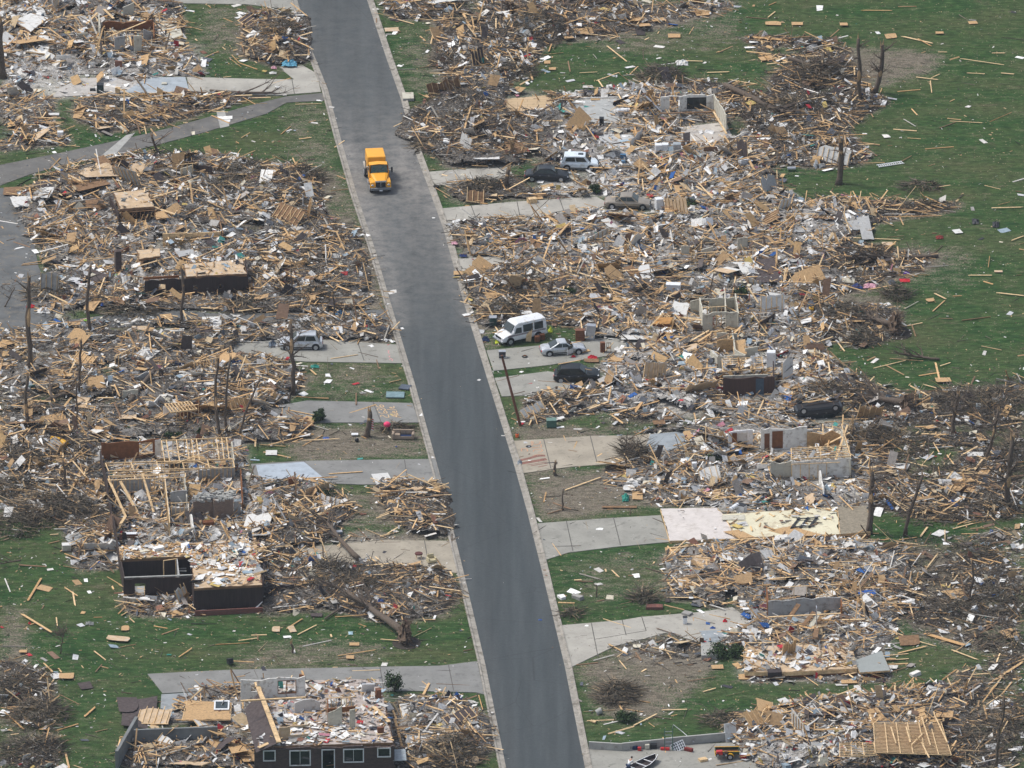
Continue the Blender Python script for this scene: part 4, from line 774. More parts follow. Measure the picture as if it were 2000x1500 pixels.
def car(name, label, px, py, rz, paint, L=4.6, W=1.8, H=1.45, belt=.92, hood=1.15, trunk=.95, ws=.75, rs=.6, nose=.62, tail=.8, r=.32, rot=None, z=0, open_door=False, panes=True, crumple=0, doors=2, roofw=.76, sunroof=False, trim=None, boxy=0, gm=None):
    g = G(px, py); t = T(name, label, 'car', (g.x, g.y, z), rz, rot=rot); hl = L/2; hw = W/2; rr = random.Random(int(px))
    # lower body: stations along x
    xf = hl-hood; xr = -hl+trunk                         # foot of windscreen, foot of rear window
    st = [(-hl, tail*.84, .80), (-hl+.08, tail, .90), (-hl+.35, belt-.02 if trunk > .4 else belt, .97), (xr, belt, 1), (0, belt-.01, 1), (xf, belt, 1), (hl-.45, nose+.13, .96), (hl-.12, nose+.02, .88), (hl, nose-.12, .76)]
    mb = MB(); n = len(st)
    for (x, zt, k) in st:
        jz = crumple*(rr.random()-.7); w_ = hw*k
        zb = .24 if abs(x) < hl-.2 else .32
        for y, z_ in ((-w_*.93, zb), (-w_, zb+.2), (-w_*.995, zt-.16), (-w_*.9, zt-.02+jz*.5), (-w_*.45, zt+.035+jz), (0, zt+.045+jz), (w_*.45, zt+.035+jz), (w_*.9, zt-.02+jz*.5), (w_*.995, zt-.16), (w_, zb+.2), (w_*.93, zb)): mb.v.append((x, y, z_))
    for i in range(n-1):
        for j in range(11):
            a = i*11+j; b_ = i*11+(j+1) % 11; mb.f.append((a, b_, b_+11, a+11)); mb.c.append(None)
    mb.f += [tuple(range(10, -1, -1)), tuple(range((n-1)*11, n*11))]; mb.c += [None]*2
    body = mb.build('body', paint, t, smooth=True, bevel=.02)
    zr = H; x0, x1, x2, x3 = xr-.02, xr+rs, xf-ws, xf+.02; bw = hw*.93; rw = hw*roofw
    def cab(nm, m_, e, xa, xb, xc, xd, z0, z1, wb, wt):
        mb = MB(); P = []
        for x, z_, w_ in ((xa, z0, wb), (xb, z1, wt), ((xb+xc)/2, z1+.035, wt), (xc, z1, wt), (xd, z0, wb)):
            P += [(x, -w_, z_), (x, -w_*.8, z_+(.03 if z_ >= z1 else 0)), (x, w_*.8, z_+(.03 if z_ >= z1 else 0)), (x, w_, z_)]
        mb.v = P
        for i in range(4):
            for j in range(3): a = i*4+j; mb.f.append((a, a+1, a+5, a+4))
        mb.f += [(0, 4, 8, 12, 16), (19, 15, 11, 7, 3), (0, 16, 17, 18, 19, 3, 2, 1)]; mb.c = [None]*len(mb.f)
        return mb.build(nm, m_, t, smooth=False, bevel=.03)
    cab('cabin', paint, 0, x0, x1, x2, x3, belt-.05, zr, bw, rw)
    gl = gm or M_GLASS
    def lerp(a, b_, k): return a+(b_-a)*k
    def side(x, k): return x
    if panes:
        for nm, xa, xb in (('windshield', x3, x2), ('rear_window', x0, x1)):
            A = []
            for k, yy in ((.10, 1), (.10, -1), (.93, -1), (.93, 1)):
                x = lerp(xa, xb, k); wy = lerp(bw, rw, k)*.9; A.append((x+(.03 if xa == x3 else -.03), yy*wy, lerp(belt-.05, zr, k)+.025))
            if nm == 'rear_window': A = A[::-1]
            quadm(A).build(nm, gl, t)
        for s in (-1, 1):
            xs_ = [lerp(0, 1, q) for q in np.linspace(0, 1, doors+1)]
            for d in range(doors):
                def E(u, k):
                    lo = lerp(x0, x3, u); hi = lerp(x1, x2, u); y = lerp(bw, rw, k)+.012
                    return (lerp(lo, hi, k), s*y, lerp(belt-.05, zr, k))
                ua, ub = .1+.82*xs_[d]+.015, .1+.82*xs_[d+1]-.015
                A = [E(ua, .2), E(ub, .2), E(ub, .87), E(ua, .87)]
                quadm(A if s < 0 else A[::-1]).build('side_window', gl, t)
    for s in (-1, 1):
        for x in (-hl+trunk*.1+.72, hl-.82):
            mb = MB(); mb.cyl((x, s*(hw-.04), r+.03), (0, 1, 0), r+.07, .11, 18); mb.build('wheel_arch', M_BLACK, t)
            wheel(t, x, s*(hw-.09), r, .22, side=s)
        MB().ball((hl-.09, s*hw*.66, nose-.06), (.09, .2, .07)).build('headlight', M_CHROME, t, smooth=True)
        MB().box(-hl-.015, -hl+.07, s*hw*.62-.16, s*hw*.62+.16, tail*.66, tail*.84).build('tail_light', M_REDP, t)
        MB().ball((xf-.18, s*(hw+.09), belt+.06), (.07, .11, .07)).build('side_mirror', trim or paint, t, smooth=True)
        for d in range(doors):
            MB().box(-.15-.95*d+.3, .02-.95*d+.3, s*hw-.01, s*hw+.025, belt-.2, belt-.165).build('door_handle', trim or M_METAL, t)
        mb = MB(); mb.box(-hl+1.15, hl-1.25, s*hw-.012, s*hw+.014, .34, .44); mb.build('side_trim', trim or M_BLACK, t)
    MB().box(hl-.1, hl+.03, -hw*.62, hw*.62, .3, .44).build('bumper', trim or M_BLACK, t, bevel=.02)
    MB().box(-hl-.04, -hl+.1, -hw*.7, hw*.7, .34, .5).build('bumper', trim or M_BLACK, t, bevel=.02)
    MB().box(hl-.04, hl+.02, -.34, .34, nose-.14, nose-.04).build('grille', M_BLACK, t)
    MB().box(-hl-.055, -hl-.035, -.16, .16, .52, .62).build('licence_plate', M_WHITE, t)
    if sunroof: MB().box(x2-.75, x2-.2, -.3, .3, zr+.035, zr+.062).build('sunroof', M_GLASS, t)
    if name == 'overturned_car':
        MB().box(-hl+.25, hl-.25, -hw*.86, hw*.86, .19, .236).build('underbody', M_DARK, t); MB().tube([(-hl+.2, .3, .17), (-.2, .25, .15), (1.2, .1, .17)], [.05]*3, 8).build('exhaust_pipe', M_SOOT, t)
        for x in (-hl+.8, hl-.82): MB().cyl((x, 0, .22), (0, 1, 0), .06, W*.8, 8).build('axle', M_SOOT, t)
    if open_door:
        d = MB().box(-.95, 0, -.03, .03, .32, belt-.02).build('open_door', paint, t, bevel=.02); d.location = (xf-.1, -hw-.03, 0); d.rotation_euler = (0, 0, rad(38))
        MB().box(-.8, -.1, -.015, .015, belt-.02, zr-.12).build('door_window', gl, d)
    return t
M_SOOT = M('rusty steel', (.06, .04, .03), .7, .3)
P_SILVER = M('silver paint', (.56, .59, .62), .3, .05, 1, metal=.35, spec=.5, bmp=0, dirt=(.30, .28, .25))
P_WHITE = M('white car paint', (.62, .70, .76), .3, .05, 1, spec=.5, bmp=0, dirt=(.5, .5, .47))
P_DARK = M('charcoal paint', (.016, .02, .025), .35, .1, 1, spec=.5, bmp=0, dirt=(.04, .04, .038))
P_BLACK = M('black green paint', (.007, .010, .011), .3, .1, 1, spec=.5, bmp=0, dirt=(.02, .02, .018))
P_GOLD = M('dusty gold paint', (.30, .265, .22), .4, .06, 1, metal=.3, bmp=0, dirt=(.36, .33, .28))
P_YEL = M('yellow truck paint', (.80, .37, .025), .4, .05, 1, spec=.4, bmp=0)
def face(px1, py1, px2, py2):
    d = G(px2, py2)-G(px1, py1); return math.atan2(d.y, d.x)
_c = car('parked_car', 'silver SUV with branches on its roof parked on the concrete drive left of the street', 588, 679, rad(181), P_SILVER, 4.55, 1.82, 1.68, 1.0, hood=1.05, trunk=.28, ws=.85, rs=.45, nose=.78, tail=.98, r=.36, roofw=.78, trim=M_BLACK)
car('parked_car', 'small boxy white SUV with a sunroof and a crumpled bonnet among boards', 1132, 329, rad(-3), P_WHITE, 4.15, 1.8, 1.66, 1.02, hood=.85, trunk=.16, ws=.62, rs=.28, nose=.84, tail=1.0, r=.34, roofw=.84, crumple=.1, sunroof=True)
car('parked_car', 'dark grey sedan buried under broken branches in front of the white SUV', 1068, 350, rad(-2), P_DARK, 4.75, 1.82, 1.45, .92, hood=1.15, trunk=.85, ws=.8, rs=.75, r=.33, crumple=.08)
car('parked_car', 'dusty gold sedan with its boot crushed at the end of a driveway', 1226, 404, rad(-4), P_GOLD, 4.95, 1.85, 1.45, .93, hood=1.3, trunk=1.15, ws=.7, rs=.6, r=.32, crumple=.05)
car('parked_car', 'silver two door coupe with an open door and shattered windows', 1099, 689, rad(10), P_SILVER, 4.7, 1.78, 1.38, .9, hood=1.3, trunk=.85, ws=.8, rs=.95, r=.32, open_door=True)
car('wrecked_car', 'black SUV battered and stripped of its windows among splintered boards', 1127, 742, rad(-3), P_BLACK, 4.75, 1.86, 1.6, 1.0, hood=1.25, trunk=.3, ws=.8, rs=.5, nose=.85, tail=1.0, r=.36, crumple=.28, rot=(rad(5), rad(-2), rad(-3)), z=.05)
car('overturned_car', 'dark blue grey car lying upside down with its wheels in the air', 1597, 812, 0, P_DARK, 4.9, 1.86, 1.55, .98, hood=1.2, trunk=.4, nose=.8, tail=.95, r=.36, rot=(rad(180), rad(3), rad(188)), z=1.42, crumple=.05)
def van():
    g = G(1016, 662); t = T('camper_van', 'white high roofed van with brown stripes and smashed windows on its side', 'van', (g.x, g.y, 0), face(1040, 660, 992, 671))
    hl, hw = 2.65, 1.0
    S = [(-hl, 2.15, 1), (-hl+.1, 2.3, 1), (.75, 2.35, 1), (1.05, 2.2, 1), (1.62, 1.32, .97), (2.35, 1.12, .93), (hl, .95, .88)]
    mb = MB(); k = 9
    for x, zt, q in S:
        w_ = hw*q; sh = min(1.25, zt-.15)
        for y, z in ((-w_*.95, .38), (-w_, .55), (-w_, sh), (-w_*(.86 if zt > 1.5 else .93), zt-.12), (0, zt), (w_*(.86 if zt > 1.5 else .93), zt-.12), (w_, sh), (w_, .55), (w_*.95, .38)): mb.v.append((x, y, z))
    for i in range(len(S)-1):
        for j in range(k): a = i*k+j; b_ = i*k+(j+1) % k; mb.f.append((a, b_, b_+k, a+k)); mb.c.append(None)
    mb.f += [tuple(range(k-1, -1, -1)), tuple(range((len(S)-1)*k, len(S)*k))]; mb.c += [None]*2
    mb.build('body', M_WHITE, t, bevel=.05)
    ms = M('brown stripe', (.10, .055, .07), .5, .1)
    for s in (-1, 1):
        for z in (.93, 1.03): MB().box(-hl+.15, 2.1, s*hw-.004 if s > 0 else -hw-.012, s*hw+.012 if s > 0 else -hw+.004, z, z+.06).build('stripe', ms, t)
        for x0, x1 in ((-2.2, -1.15), (-.95, .2), (.4, 1.25)):
            zz = 1.95 if x0 < .2 else 1.75
            A = [(x0, s*(hw+.01), 1.18), (x1, s*(hw+.01), 1.18), (x1-(.25 if x0 > .2 else 0), s*(hw*.905+.02), zz), (x0, s*(hw*.905+.02), zz)]
            quadm(A if s < 0 else A[::-1], .03).build('side_window', M_GLASS, t)
        MB().ball((hl-.02, s*.72, .82), (.07, .14, .1)).build('headlight', M_CHROME, t, smooth=True)
        MB().box(1.35, 1.5, s*1.06-.1, s*1.06+.1, 1.25, 1.5).build('side_mirror', M_WHITE, t)
        for x in (-1.6, 1.75):
            MB().cyl((x, s*.97, .42), (0, 1, 0), .46, .1, 20).build('wheel_arch', M_BLACK, t); wheel(t, x, s*.9, .38, .26, side=s)
        MB().box(-hl-.02, -hl+.04, s*.86-.07, s*.86+.07, .8, 1.2).build('tail_light', M_REDP, t)
    quadm([(1.66, .84, 1.36), (1.66, -.84, 1.36), (1.13, -.78, 2.02), (1.13, .78, 2.02)][::-1], .03).build('windshield', M_GLASS, t)
    MB().box(hl-.02, hl+.14, -.98, .98, .42, .58).build('bumper', M_METAL, t, bevel=.02)
    MB().box(hl-.01, hl+.04, -.5, .5, .68, .9).build('grille', M_BLACK, t)
    MB().box(-hl-.03, -hl+.01, -.7, .7, 1.35, 1.95).build('rear_window', M_GLASS, t)
    MB().box(-hl-.14, -hl+.02, -.98, .98, .42, .56).build('bumper', M_METAL, t)
van()
def truck():
    g = G(737, 357); t = T('flatbed_truck', 'yellow flatbed truck with a yellow box body driving down the street', 'truck', (g.x, g.y, .08), face(665, 270, 695, 375)); hl = 3.6
    fr = M('grey chassis', (.07, .075, .08), .6)
    MB().box(-3.4, 3.3, -.42, .42, .55, .8).build('chassis', fr, t)
    # cab
    mb = MB(); P = []
    for x, zt, w_ in ((.35, 2.5, 1.0), (.5, 2.62, .98), (1.35, 2.6, .96), (1.95, 1.85, 1.02), (1.98, .85, 1.02)):
        P += [(x, -1.04, .85), (x, -1.05, min(1.85, zt)), (x, -w_, zt-.05), (x, 0, zt+.04), (x, w_, zt-.05), (x, 1.05, min(1.85, zt)), (x, 1.04, .85)]
    mb.v = P
    for i in range(4):
        for j in range(7):
            if i == 2 and j in (2, 3): continue              # the windscreen opening
            a = i*7+j; b_ = i*7+(j+1) % 7; mb.f.append((a, b_, b_+7, a+7))
    mb.f += [tuple(range(6, -1, -1)), tuple(range(28, 35))]; mb.c = [None]*len(mb.f)
    mb.build('cab', P_YEL, t, bevel=.05)
    quadm([(2.0, .92, 1.9), (2.0, -.92, 1.9), (1.42, -.86, 2.56), (1.42, .86, 2.56)][::-1], .02).build('windshield', glass('windscreen', (.03, .09, .09), .4), t)
    for s in (-1, 1):
        A = [(.7, s*1.065, 1.85), (1.75, s*1.065, 1.85), (1.35, s*1.02, 2.42), (.7, s*1.02, 2.42)]
        quadm(A if s < 0 else A[::-1], .02).build('side_window', M_GLASS, t)
        mb = MB(); mb.box(1.55, 1.72, s*1.4-.1, s*1.4+.1, 1.75, 2.35); mb.bar((1.6, s*1.05, 2.2), (1.6, s*1.32, 2.2), .04, .04); mb.build('side_mirror', M_BLACK, t, bevel=.02)
        MB().box(.6, 1.5, s*1.07-.12, s*1.07+.12, .5, .62).build('step', M_METAL, t)
        # fenders over the front wheels
        mb = MB(); P = []
        for x, z in ((2.0, 1.25), (2.3, 1.42), (2.9, 1.42), (3.3, 1.28), (3.42, .82)):
            P += [(x, s*.62, z+.06), (x, s*1.1, z), (x, s*1.14, z-.3), (x, s*.62, z-.4)]
        mb.v = P
        for i in range(4):
            for j in range(4):
                a = i*4+j; b_ = i*4+(j+1) % 4; f = (a, a+4, b_+4, b_); mb.f.append(f if s > 0 else f[::-1])
        mb.f += [(0, 1, 2, 3), (19, 18, 17, 16)]; mb.c = [None]*len(mb.f); mb.build('fender', P_YEL, t, bevel=.04)
        MB().ball((3.38, s*.88, 1.0), (.07, .17, .12)).build('headlight', M_CHROME, t, smooth=True)
        wheel(t, 2.62, s*.98, .5, .28, M_METAL, s); wheel(t, -1.9, s*.98, .5, .5, M_METAL, s)
        # side stakes and hoops along the bed
        mb = MB()
        for x in (-.1, -.9): mb.bar((x, s*1.2, 1.1), (x, s*1.2, 2.3 if s < 0 else 1.9), .05, .05)
        mb.bar((-.1, s*1.2, 2.3 if s < 0 else 1.9), (-.9, s*1.2, 2.3 if s < 0 else 1.9), .05, .05); mb.build('stake_rack', M_BLACK, t)
    # bonnet
    mb = MB(); P = []
    for x, z, w_ in ((1.9, 1.9, .98), (2.4, 1.78, .86), (3.35, 1.55, .6), (3.42, 1.5, .58)): P += [(x, -w_, z-.1), (x, -w_*.7, z), (x, w_*.7, z), (x, w_, z-.1), (x, w_, .8), (x, -w_, .8)]
    mb.v = P
    for i in range(3):
        for j in range(6): a = i*6+j; b_ = i*6+(j+1) % 6; mb.f.append((a, b_, b_+6, a+6))
    mb.f += [tuple(range(5, -1, -1)), tuple(range(18, 24))]; mb.c = [None]*len(mb.f); mb.build('bonnet', P_YEL, t, bevel=.03)
    MB().box(3.4, 3.5, -.62, .62, 1.36, 1.52).build('grille_surround', M_CHROME, t, bevel=.02)
    gr = MB().box(3.38, 3.46, -.54, .54, .82, 1.36).build('grille', M_BLACK, t); MB().box(3.46, 3.485, -.03, .03, .85, 1.4).build('grille_bar', M_CHROME, gr)
    MB().box(3.42, 3.68, -1.1, 1.1, .5, .76).build('bumper', M('grey bumper', (.16, .17, .18), .5), t, bevel=.04)
    MB().box(3.68, 3.70, -.17, .17, .42, .56).build('licence_plate', M_WHITE, t)
    MB().box(-3.5, .12, -1.2, 1.2, .98, 1.12).build('bed', M('grey steel bed', (.36, .36, .34), .7), t)
    MB().box(.0, .14, -1.2, 1.2, 1.12, 1.9).build('headboard', M('pale grey board', (.45, .45, .42), .7), t)
    bx = MB().box(-3.2, -.55, -.98, .98, 1.13, 2.72).build('box_body', P_YEL, t, bevel=.09)
    MB().cyl((-.55, 0, 1.75), (1, 0, 0), .09, .04, 12).build('vent_hole', M_BLACK, bx)
    MB().box(-3.3, -3.2, -.6, .6, 2.5, 2.62).build('rear_light_bar', M_WHITE, bx)
truck()
# ---------------------------------------------------------------- people
SKIN = M('skin', (.42, .26, .19), .6, .05); HAIR = M('dark brown hair', (.035, .022, .015), .8)
def person(label, loc, rz, J, shirt, trousers, hood=None):
    t = T('person', label, 'person', loc, rz)
    E = [('pelvis','belly'),('belly','chest'),('chest','neck'),('neck','jaw'),('jaw','head'),('head','crown'),('pelvis','hipL'),('hipL','kneeL'),('kneeL','ankleL'),('ankleL','toeL'),('pelvis','hipR'),('hipR','kneeR'),('kneeR','ankleR'),('ankleR','toeR'),
         ('chest','shL'),('shL','elL'),('elL','wrL'),('wrL','palmL'),('chest','shR'),('shR','elR'),('elR','wrR'),('wrR','palmR')]
    RAD = dict(pelvis=.14, belly=.125, chest=.15, neck=.055, jaw=.075, head=.098, crown=.07, hip=.095, knee=.058, ankle=.04, toe=.04, sh=.062, el=.043, wr=.028, palm=.035)
    E = list(E)
    for s in 'LR':
        p = Vector(J['palm'+s]); w_ = Vector(J['wr'+s]); d = (p-w_).normalized(); sd = d.cross(Vector((0, 0, 1))).normalized()
        for k in range(5):
            off = (k-1.5)*.02; ln = (.075, .085, .08, .065, .055)[k]
            if k == 4: q = w_+d*.04+sd*.045*(1 if s == 'R' else -1); e = q+d*.045+sd*.025*(1 if s == 'R' else -1)
            else: q = p+sd*off+d*.01; e = q+d*ln*.7-Vector((0, 0, ln*.5))
            J[f'fa{k}{s}'] = q; J[f'fb{k}{s}'] = e; E += [('palm'+s if k < 4 else 'wr'+s, f'fa{k}{s}'), (f'fa{k}{s}', f'fb{k}{s}')]
    def skin(nm, m_, edges, grow, root, shrink=None):
        ks = []; [ks.append(a) for e in edges for a in e if a not in ks]; ks.remove(root); ks.insert(0, root)
        me = bpy.data.meshes.new(nm); me.from_pydata([tuple(J[k]) for k in ks], [(ks.index(a), ks.index(b_)) for a, b_ in edges], []); me.materials.append(m_)
        o = bpy.data.objects.new(nm, me); link_obj(o); o.parent = t
        sk = o.modifiers.new('skin', 'SKIN'); me.skin_vertices.new() if not me.skin_vertices else None
        for i, k in enumerate(ks):
            b_ = k.rstrip('LR'); r = .009 if k[0] == 'f' and k[1] in 'ab' else RAD[b_]; r = r*(1 if grow == 0 else 1)+grow
            me.skin_vertices[0].data[i].radius = (r, r)
        me.skin_vertices[0].data[0].use_root = True
        sb = o.modifiers.new('sub', 'SUBSURF'); sb.levels = 1; sb.render_levels = 2; sk.use_smooth_shade = True
        return o
    body = skin('body', SKIN, E, 0, 'pelvis')
    skin('shirt', shirt, [('belly','chest'),('chest','shL'),('shL','elL'),('chest','shR'),('shR','elR'),('pelvis','belly')], .022, 'chest')
    skin('trousers', trousers, [('pelvis','hipL'),('hipL','kneeL'),('kneeL','ankleL'),('pelvis','hipR'),('hipR','kneeR'),('kneeR','ankleR')], .02, 'pelvis')
    h = Vector(J['head']); c = Vector(J['crown']); up = (c-h).normalized()
    MB().ball(h+up*.035-Vector((.02, 0, 0)), (.108, .1, .105), 14, 8).build('hair', HAIR, t, smooth=True)
    fw = J.get('face', Vector((1, 0, 0))); sd = up.cross(fw).normalized()
    for s in (-1, 1):
        MB().ball(h+fw*.092+sd*s*.034, .013, 8, 6).build('eye', M_BLACK, t, smooth=True)
        MB().ball(h+sd*s*.1-up*.01, (.02, .012, .03), 8, 6).build('ear', SKIN, t, smooth=True)
    MB().ball(h+fw*.105-up*.03, (.018, .014, .022), 8, 6).build('nose', SKIN, t, smooth=True)
    MB().box(-.01, .01, -.025, .025, -.005, .005, Matrix.Translation(h+fw*.092-up*.06)).build('mouth', M_REDP, t)
    return t
g = G(1228, 1512)
J = dict(pelvis=(-.1, 0, .95), belly=(.1, 0, 1.08), chest=(.36, 0, 1.24), neck=(.52, 0, 1.34), jaw=(.6, 0, 1.4), head=(.63, 0, 1.46), crown=(.64, 0, 1.54), hipL=(-.08, .1, .9), kneeL=(.08, .13, .5), ankleL=(-.1, .14, .08), toeL=(.08, .15, .04),
 hipR=(-.08, -.1, .9), kneeR=(.1, -.15, .5), ankleR=(.0, -.18, .08), toeR=(.18, -.19, .04), shL=(.36, .19, 1.24), elL=(.52, .24, .99), wrL=(.74, .2, .86), palmL=(.82, .19, .83), shR=(.36, -.19, 1.24), elR=(.5, -.24, .98), wrR=(.72, -.22, .85), palmR=(.8, -.21, .82))
person('dark haired person in a white shirt bending over the metal boat', (g.x, g.y, .07), rad(62), J, M_WHITE, M('blue jeans', (.03, .05, .10), .9))
HV = M('lime safety vest', (.28, .75, .10), .7, .05)
def seated(dx, dy, lab):
    g = G(737, 357); a = face(665, 270, 695, 375); c = Vector((g.x, g.y, .08))+Matrix.Rotation(a, 3, 'Z')@Vector((dx, dy, 0))
    J = dict(pelvis=(0, 0, 1.12), belly=(-.03, 0, 1.3), chest=(-.03, 0, 1.58), neck=(0, 0, 1.78), jaw=(.03, 0, 1.86), head=(.04, 0, 1.92), crown=(.04, 0, 2.0), hipL=(.05, .1, 1.12), kneeL=(.45, .13, 1.15), ankleL=(.5, .13, .96), toeL=(.6, .13, .94),
      hipR=(.05, -.1, 1.12), kneeR=(.45, -.13, 1.15), ankleR=(.5, -.13, .96), toeR=(.6, -.13, .94), shL=(-.02, .19, 1.6), elL=(.12, .24, 1.38), wrL=(.35, .16, 1.45), palmL=(.42, .15, 1.47), shR=(-.02, -.19, 1.6), elR=(.12, -.24, 1.38), wrR=(.35, -.16, 1.45), palmR=(.42, -.15, 1.47))
    person(lab, c, a, J, HV, M_TAPE)
seated(.8, -.45, 'driver in a lime safety vest behind the wheel of the yellow truck')
seated(.8, .45, 'passenger in a lime safety vest in the cab of the yellow truck')
# ---------------------------------------------------------------- broken trees
def bend(a, b_, n, amp, rr): 
    a = Vector(a); b_ = Vector(b_); d = (b_-a); q = Vector((rr.uniform(-1, 1), rr.uniform(-1, 1), rr.uniform(-.3, .3))); return [a+d*(i/n)+q*amp*math.sin(PI*i/n)+Vector((rr.uniform(-1, 1), rr.uniform(-1, 1), 0))*amp*.3*(0 < i < n) for i in range(n+1)]
def snag(px, py, tx, ty, r, label, lean_y=0.0, branches=3, group='snapped tree trunks', split=True, name='broken_tree', cat='broken tree', brl=1.0, tip=True):
    """a snapped trunk: foot at (px,py), top seen at (tx,ty)"""
    g = G(px, py); h = (py-ty)/VPM*1.0; top = Vector(((tx-px)/SCALE, lean_y, h+lean_y*.42*-1)); rr = random.Random(px*7+py)
    t = T(name, label, cat, (g.x, g.y, 0), 0, group)
    pts = bend((0, 0, -.1), top, 7, .05*h+.05, rr); rs = [r*(1.35 if i == 0 else 1-.045*i)*rr.uniform(.92, 1.08) for i in range(8)]
    MB().tube(pts, rs, 8).build('trunk', M_BARK, t, smooth=True)
    if tip:
        mb = MB()
        for k in range(3):
            o = Vector((rr.uniform(-1, 1), rr.uniform(-1, 1), 0))*r*.45; mb.tube([top+o-Vector((0, 0, r)), top+o+Vector((o.x, o.y, rr.uniform(.2, .8)*(.4+r*2)))], [r*.45, .01], 5)
        mb.build('splintered_top', M_SPLIT, t)
    if split:
        k = rr.randrange(2, 5); p = pts[k]; q = pts[k+2]; mb = MB(); o = Vector((0, -1, 0))*r*.22; mb.tube([p+o, (p+q)/2+o*1.1, q+o], [r*.3, r*.8, r*.2], 6); mb.build('bare_wood', M_SPLIT, t)
    for b_ in range(int(branches*1.6)):
        k = rr.randrange(3, 7); a = rr.uniform(0, 2*PI); L = rr.uniform(.8, 2.4)*brl; d = Vector((math.cos(a), math.sin(a)*.6, rr.uniform(-.2, .9)))
        mb = MB(); P2 = bend(pts[k], pts[k]+d*L, 4, .15, rr); mb.tube(P2, [r*.35, r*.28, r*.2, r*.12, .015], 5)
        for q in range(9):
            i_ = rr.randrange(1, 5); e = P2[i_]+Vector((rr.uniform(-1, 1), rr.uniform(-.8, .8), rr.uniform(-.4, 1)))*rr.uniform(.4, 1.1)*brl; mb.tube(bend(P2[i_], e, 3, .1, rr), [.028, .02, .014, .006], 3, None, False)
        for q in range(2): mb.tube(bend(P2[2+q], P2[2+q]+Vector((rr.uniform(-1, 1), rr.uniform(-1, 1), rr.uniform(-.5, .8)))*.7*brl, 2, .06, rr), [r*.14, r*.08, .01], 4)
        mb.build('branch', M_BARK, t)
    return t
SN = [(1678,198,1675,70,.28,'left one of the twin broken trunks standing on the far green lawn',2,1),(1708,182,1722,84,.30,'right forked one of the twin broken trunks on the far green lawn',5,1.4),
 (1638,360,1642,268,.36,'thick splintered stump with a frayed head on the right lawn above the parked wrecks',3,.8),(56,730,60,542,.30,'tall bare trunk leaning slightly beside the grey lane end',2,1),(60,845,56,735,.22,'thin bare trunk below the tall leaning one at the left edge',2,1),
 (180,658,178,520,.22,'forked bare trunk in front of the dark walled deck ruin',3,1.3),(350,637,354,522,.18,'straight bare trunk standing before the dark siding wall',1,.8),(150,780,160,665,.16,'slim snapped trunk among boards left of centre',2,1),
 (572,770,568,632,.26,'thick barked trunk standing in front of the silver SUV',6,1.1),(567,578,568,520,.1,'thin dark pole of a trunk above the silver SUV',1,.6),(650,628,649,575,.13,'short stripped trunk beside the blue tarpaulin',3,1.1),
 (432,858,428,702,.18,'left one of three dark trunks behind the roofless framed house',1,1),(445,855,452,700,.15,'middle one of three dark trunks behind the roofless framed house',1,1),(468,855,508,742,.14,'right leaning one of three dark trunks behind the framed house',1,1),
 (145,845,150,748,.11,'thin trunk left of the long leaning log',1,.7),(125,958,124,900,.15,'short dark trunk among boards left of the framed house',0,1),(5,152,2,38,.42,'thick dark trunk cut off by the left edge near the top',0,1),
 (716,852,722,803,.34,'wide torn stump with a striped flag on the front lawn',0,1),(1085,928,1085,905,.17,'small forked stump beside the bloodshot stained driveway',2,.4),(1100,996,1101,955,.1,'thin snapped sapling on the bare brown lawn',1,.4),
 (1697,1042,1701,925,.34,'thick forked tree at the end of the yellow floored slab',5,1.6),(1768,1046,1800,930,.2,'leaning forked tree right of the yellow floored slab',5,1.7),(1965,993,1975,855,.34,'big ragged tree with torn limbs near the right edge',9,2.0),
 (1165,1166,1165,1143,.08,'thin snapped sapling on the lawn above the lower right driveway',1,.4),(992,368,993,330,.3,'thick split stump in the brush beside the dark sedan',0,1),(1075,580,1078,548,.26,'gnarled stump among boards behind the white van',2,.6),
 (310,300,296,262,.16,'blackened forked stump beside the curving lane',3,.9),(572,1275,569,1256,.12,'small curved stump on the front lawn below the basement house',1,.3),(1710,870,1690,850,.12,'crooked leafless tree behind the white walled ruin',3,1.4),
 (1925,900,1948,800,.18,'slender ragged tree at the upper edge of the right tangle',6,1.6),(1860,850,1870,770,.22,'broken tree with pale torn limbs beside the lawn edge',6,1.6),(1945,1500,1958,1370,.16,'thin bare tree near the lower right corner',5,1.6),
 (1890,1180,1896,1100,.13,'dead slim tree in the middle of the right tangle',5,1.3),(118,1276,130,1225,.06,'tiny bare shrub tree on the green lawn at left',9,.9),(1222,905,1226,842,.06,'spray of bare upright stems rising from brush by the warm driveway',9,.9),(8,600,30,560,.08,'bare crooked sapling at the far left edge',2,1)]
for s in SN: snag(s[0], s[1], s[2], s[3], s[4], s[5].replace('bloodshot', 'red'), 0, s[6], brl=s[7], split=s[4] > .15, tip=s[4] > .1)
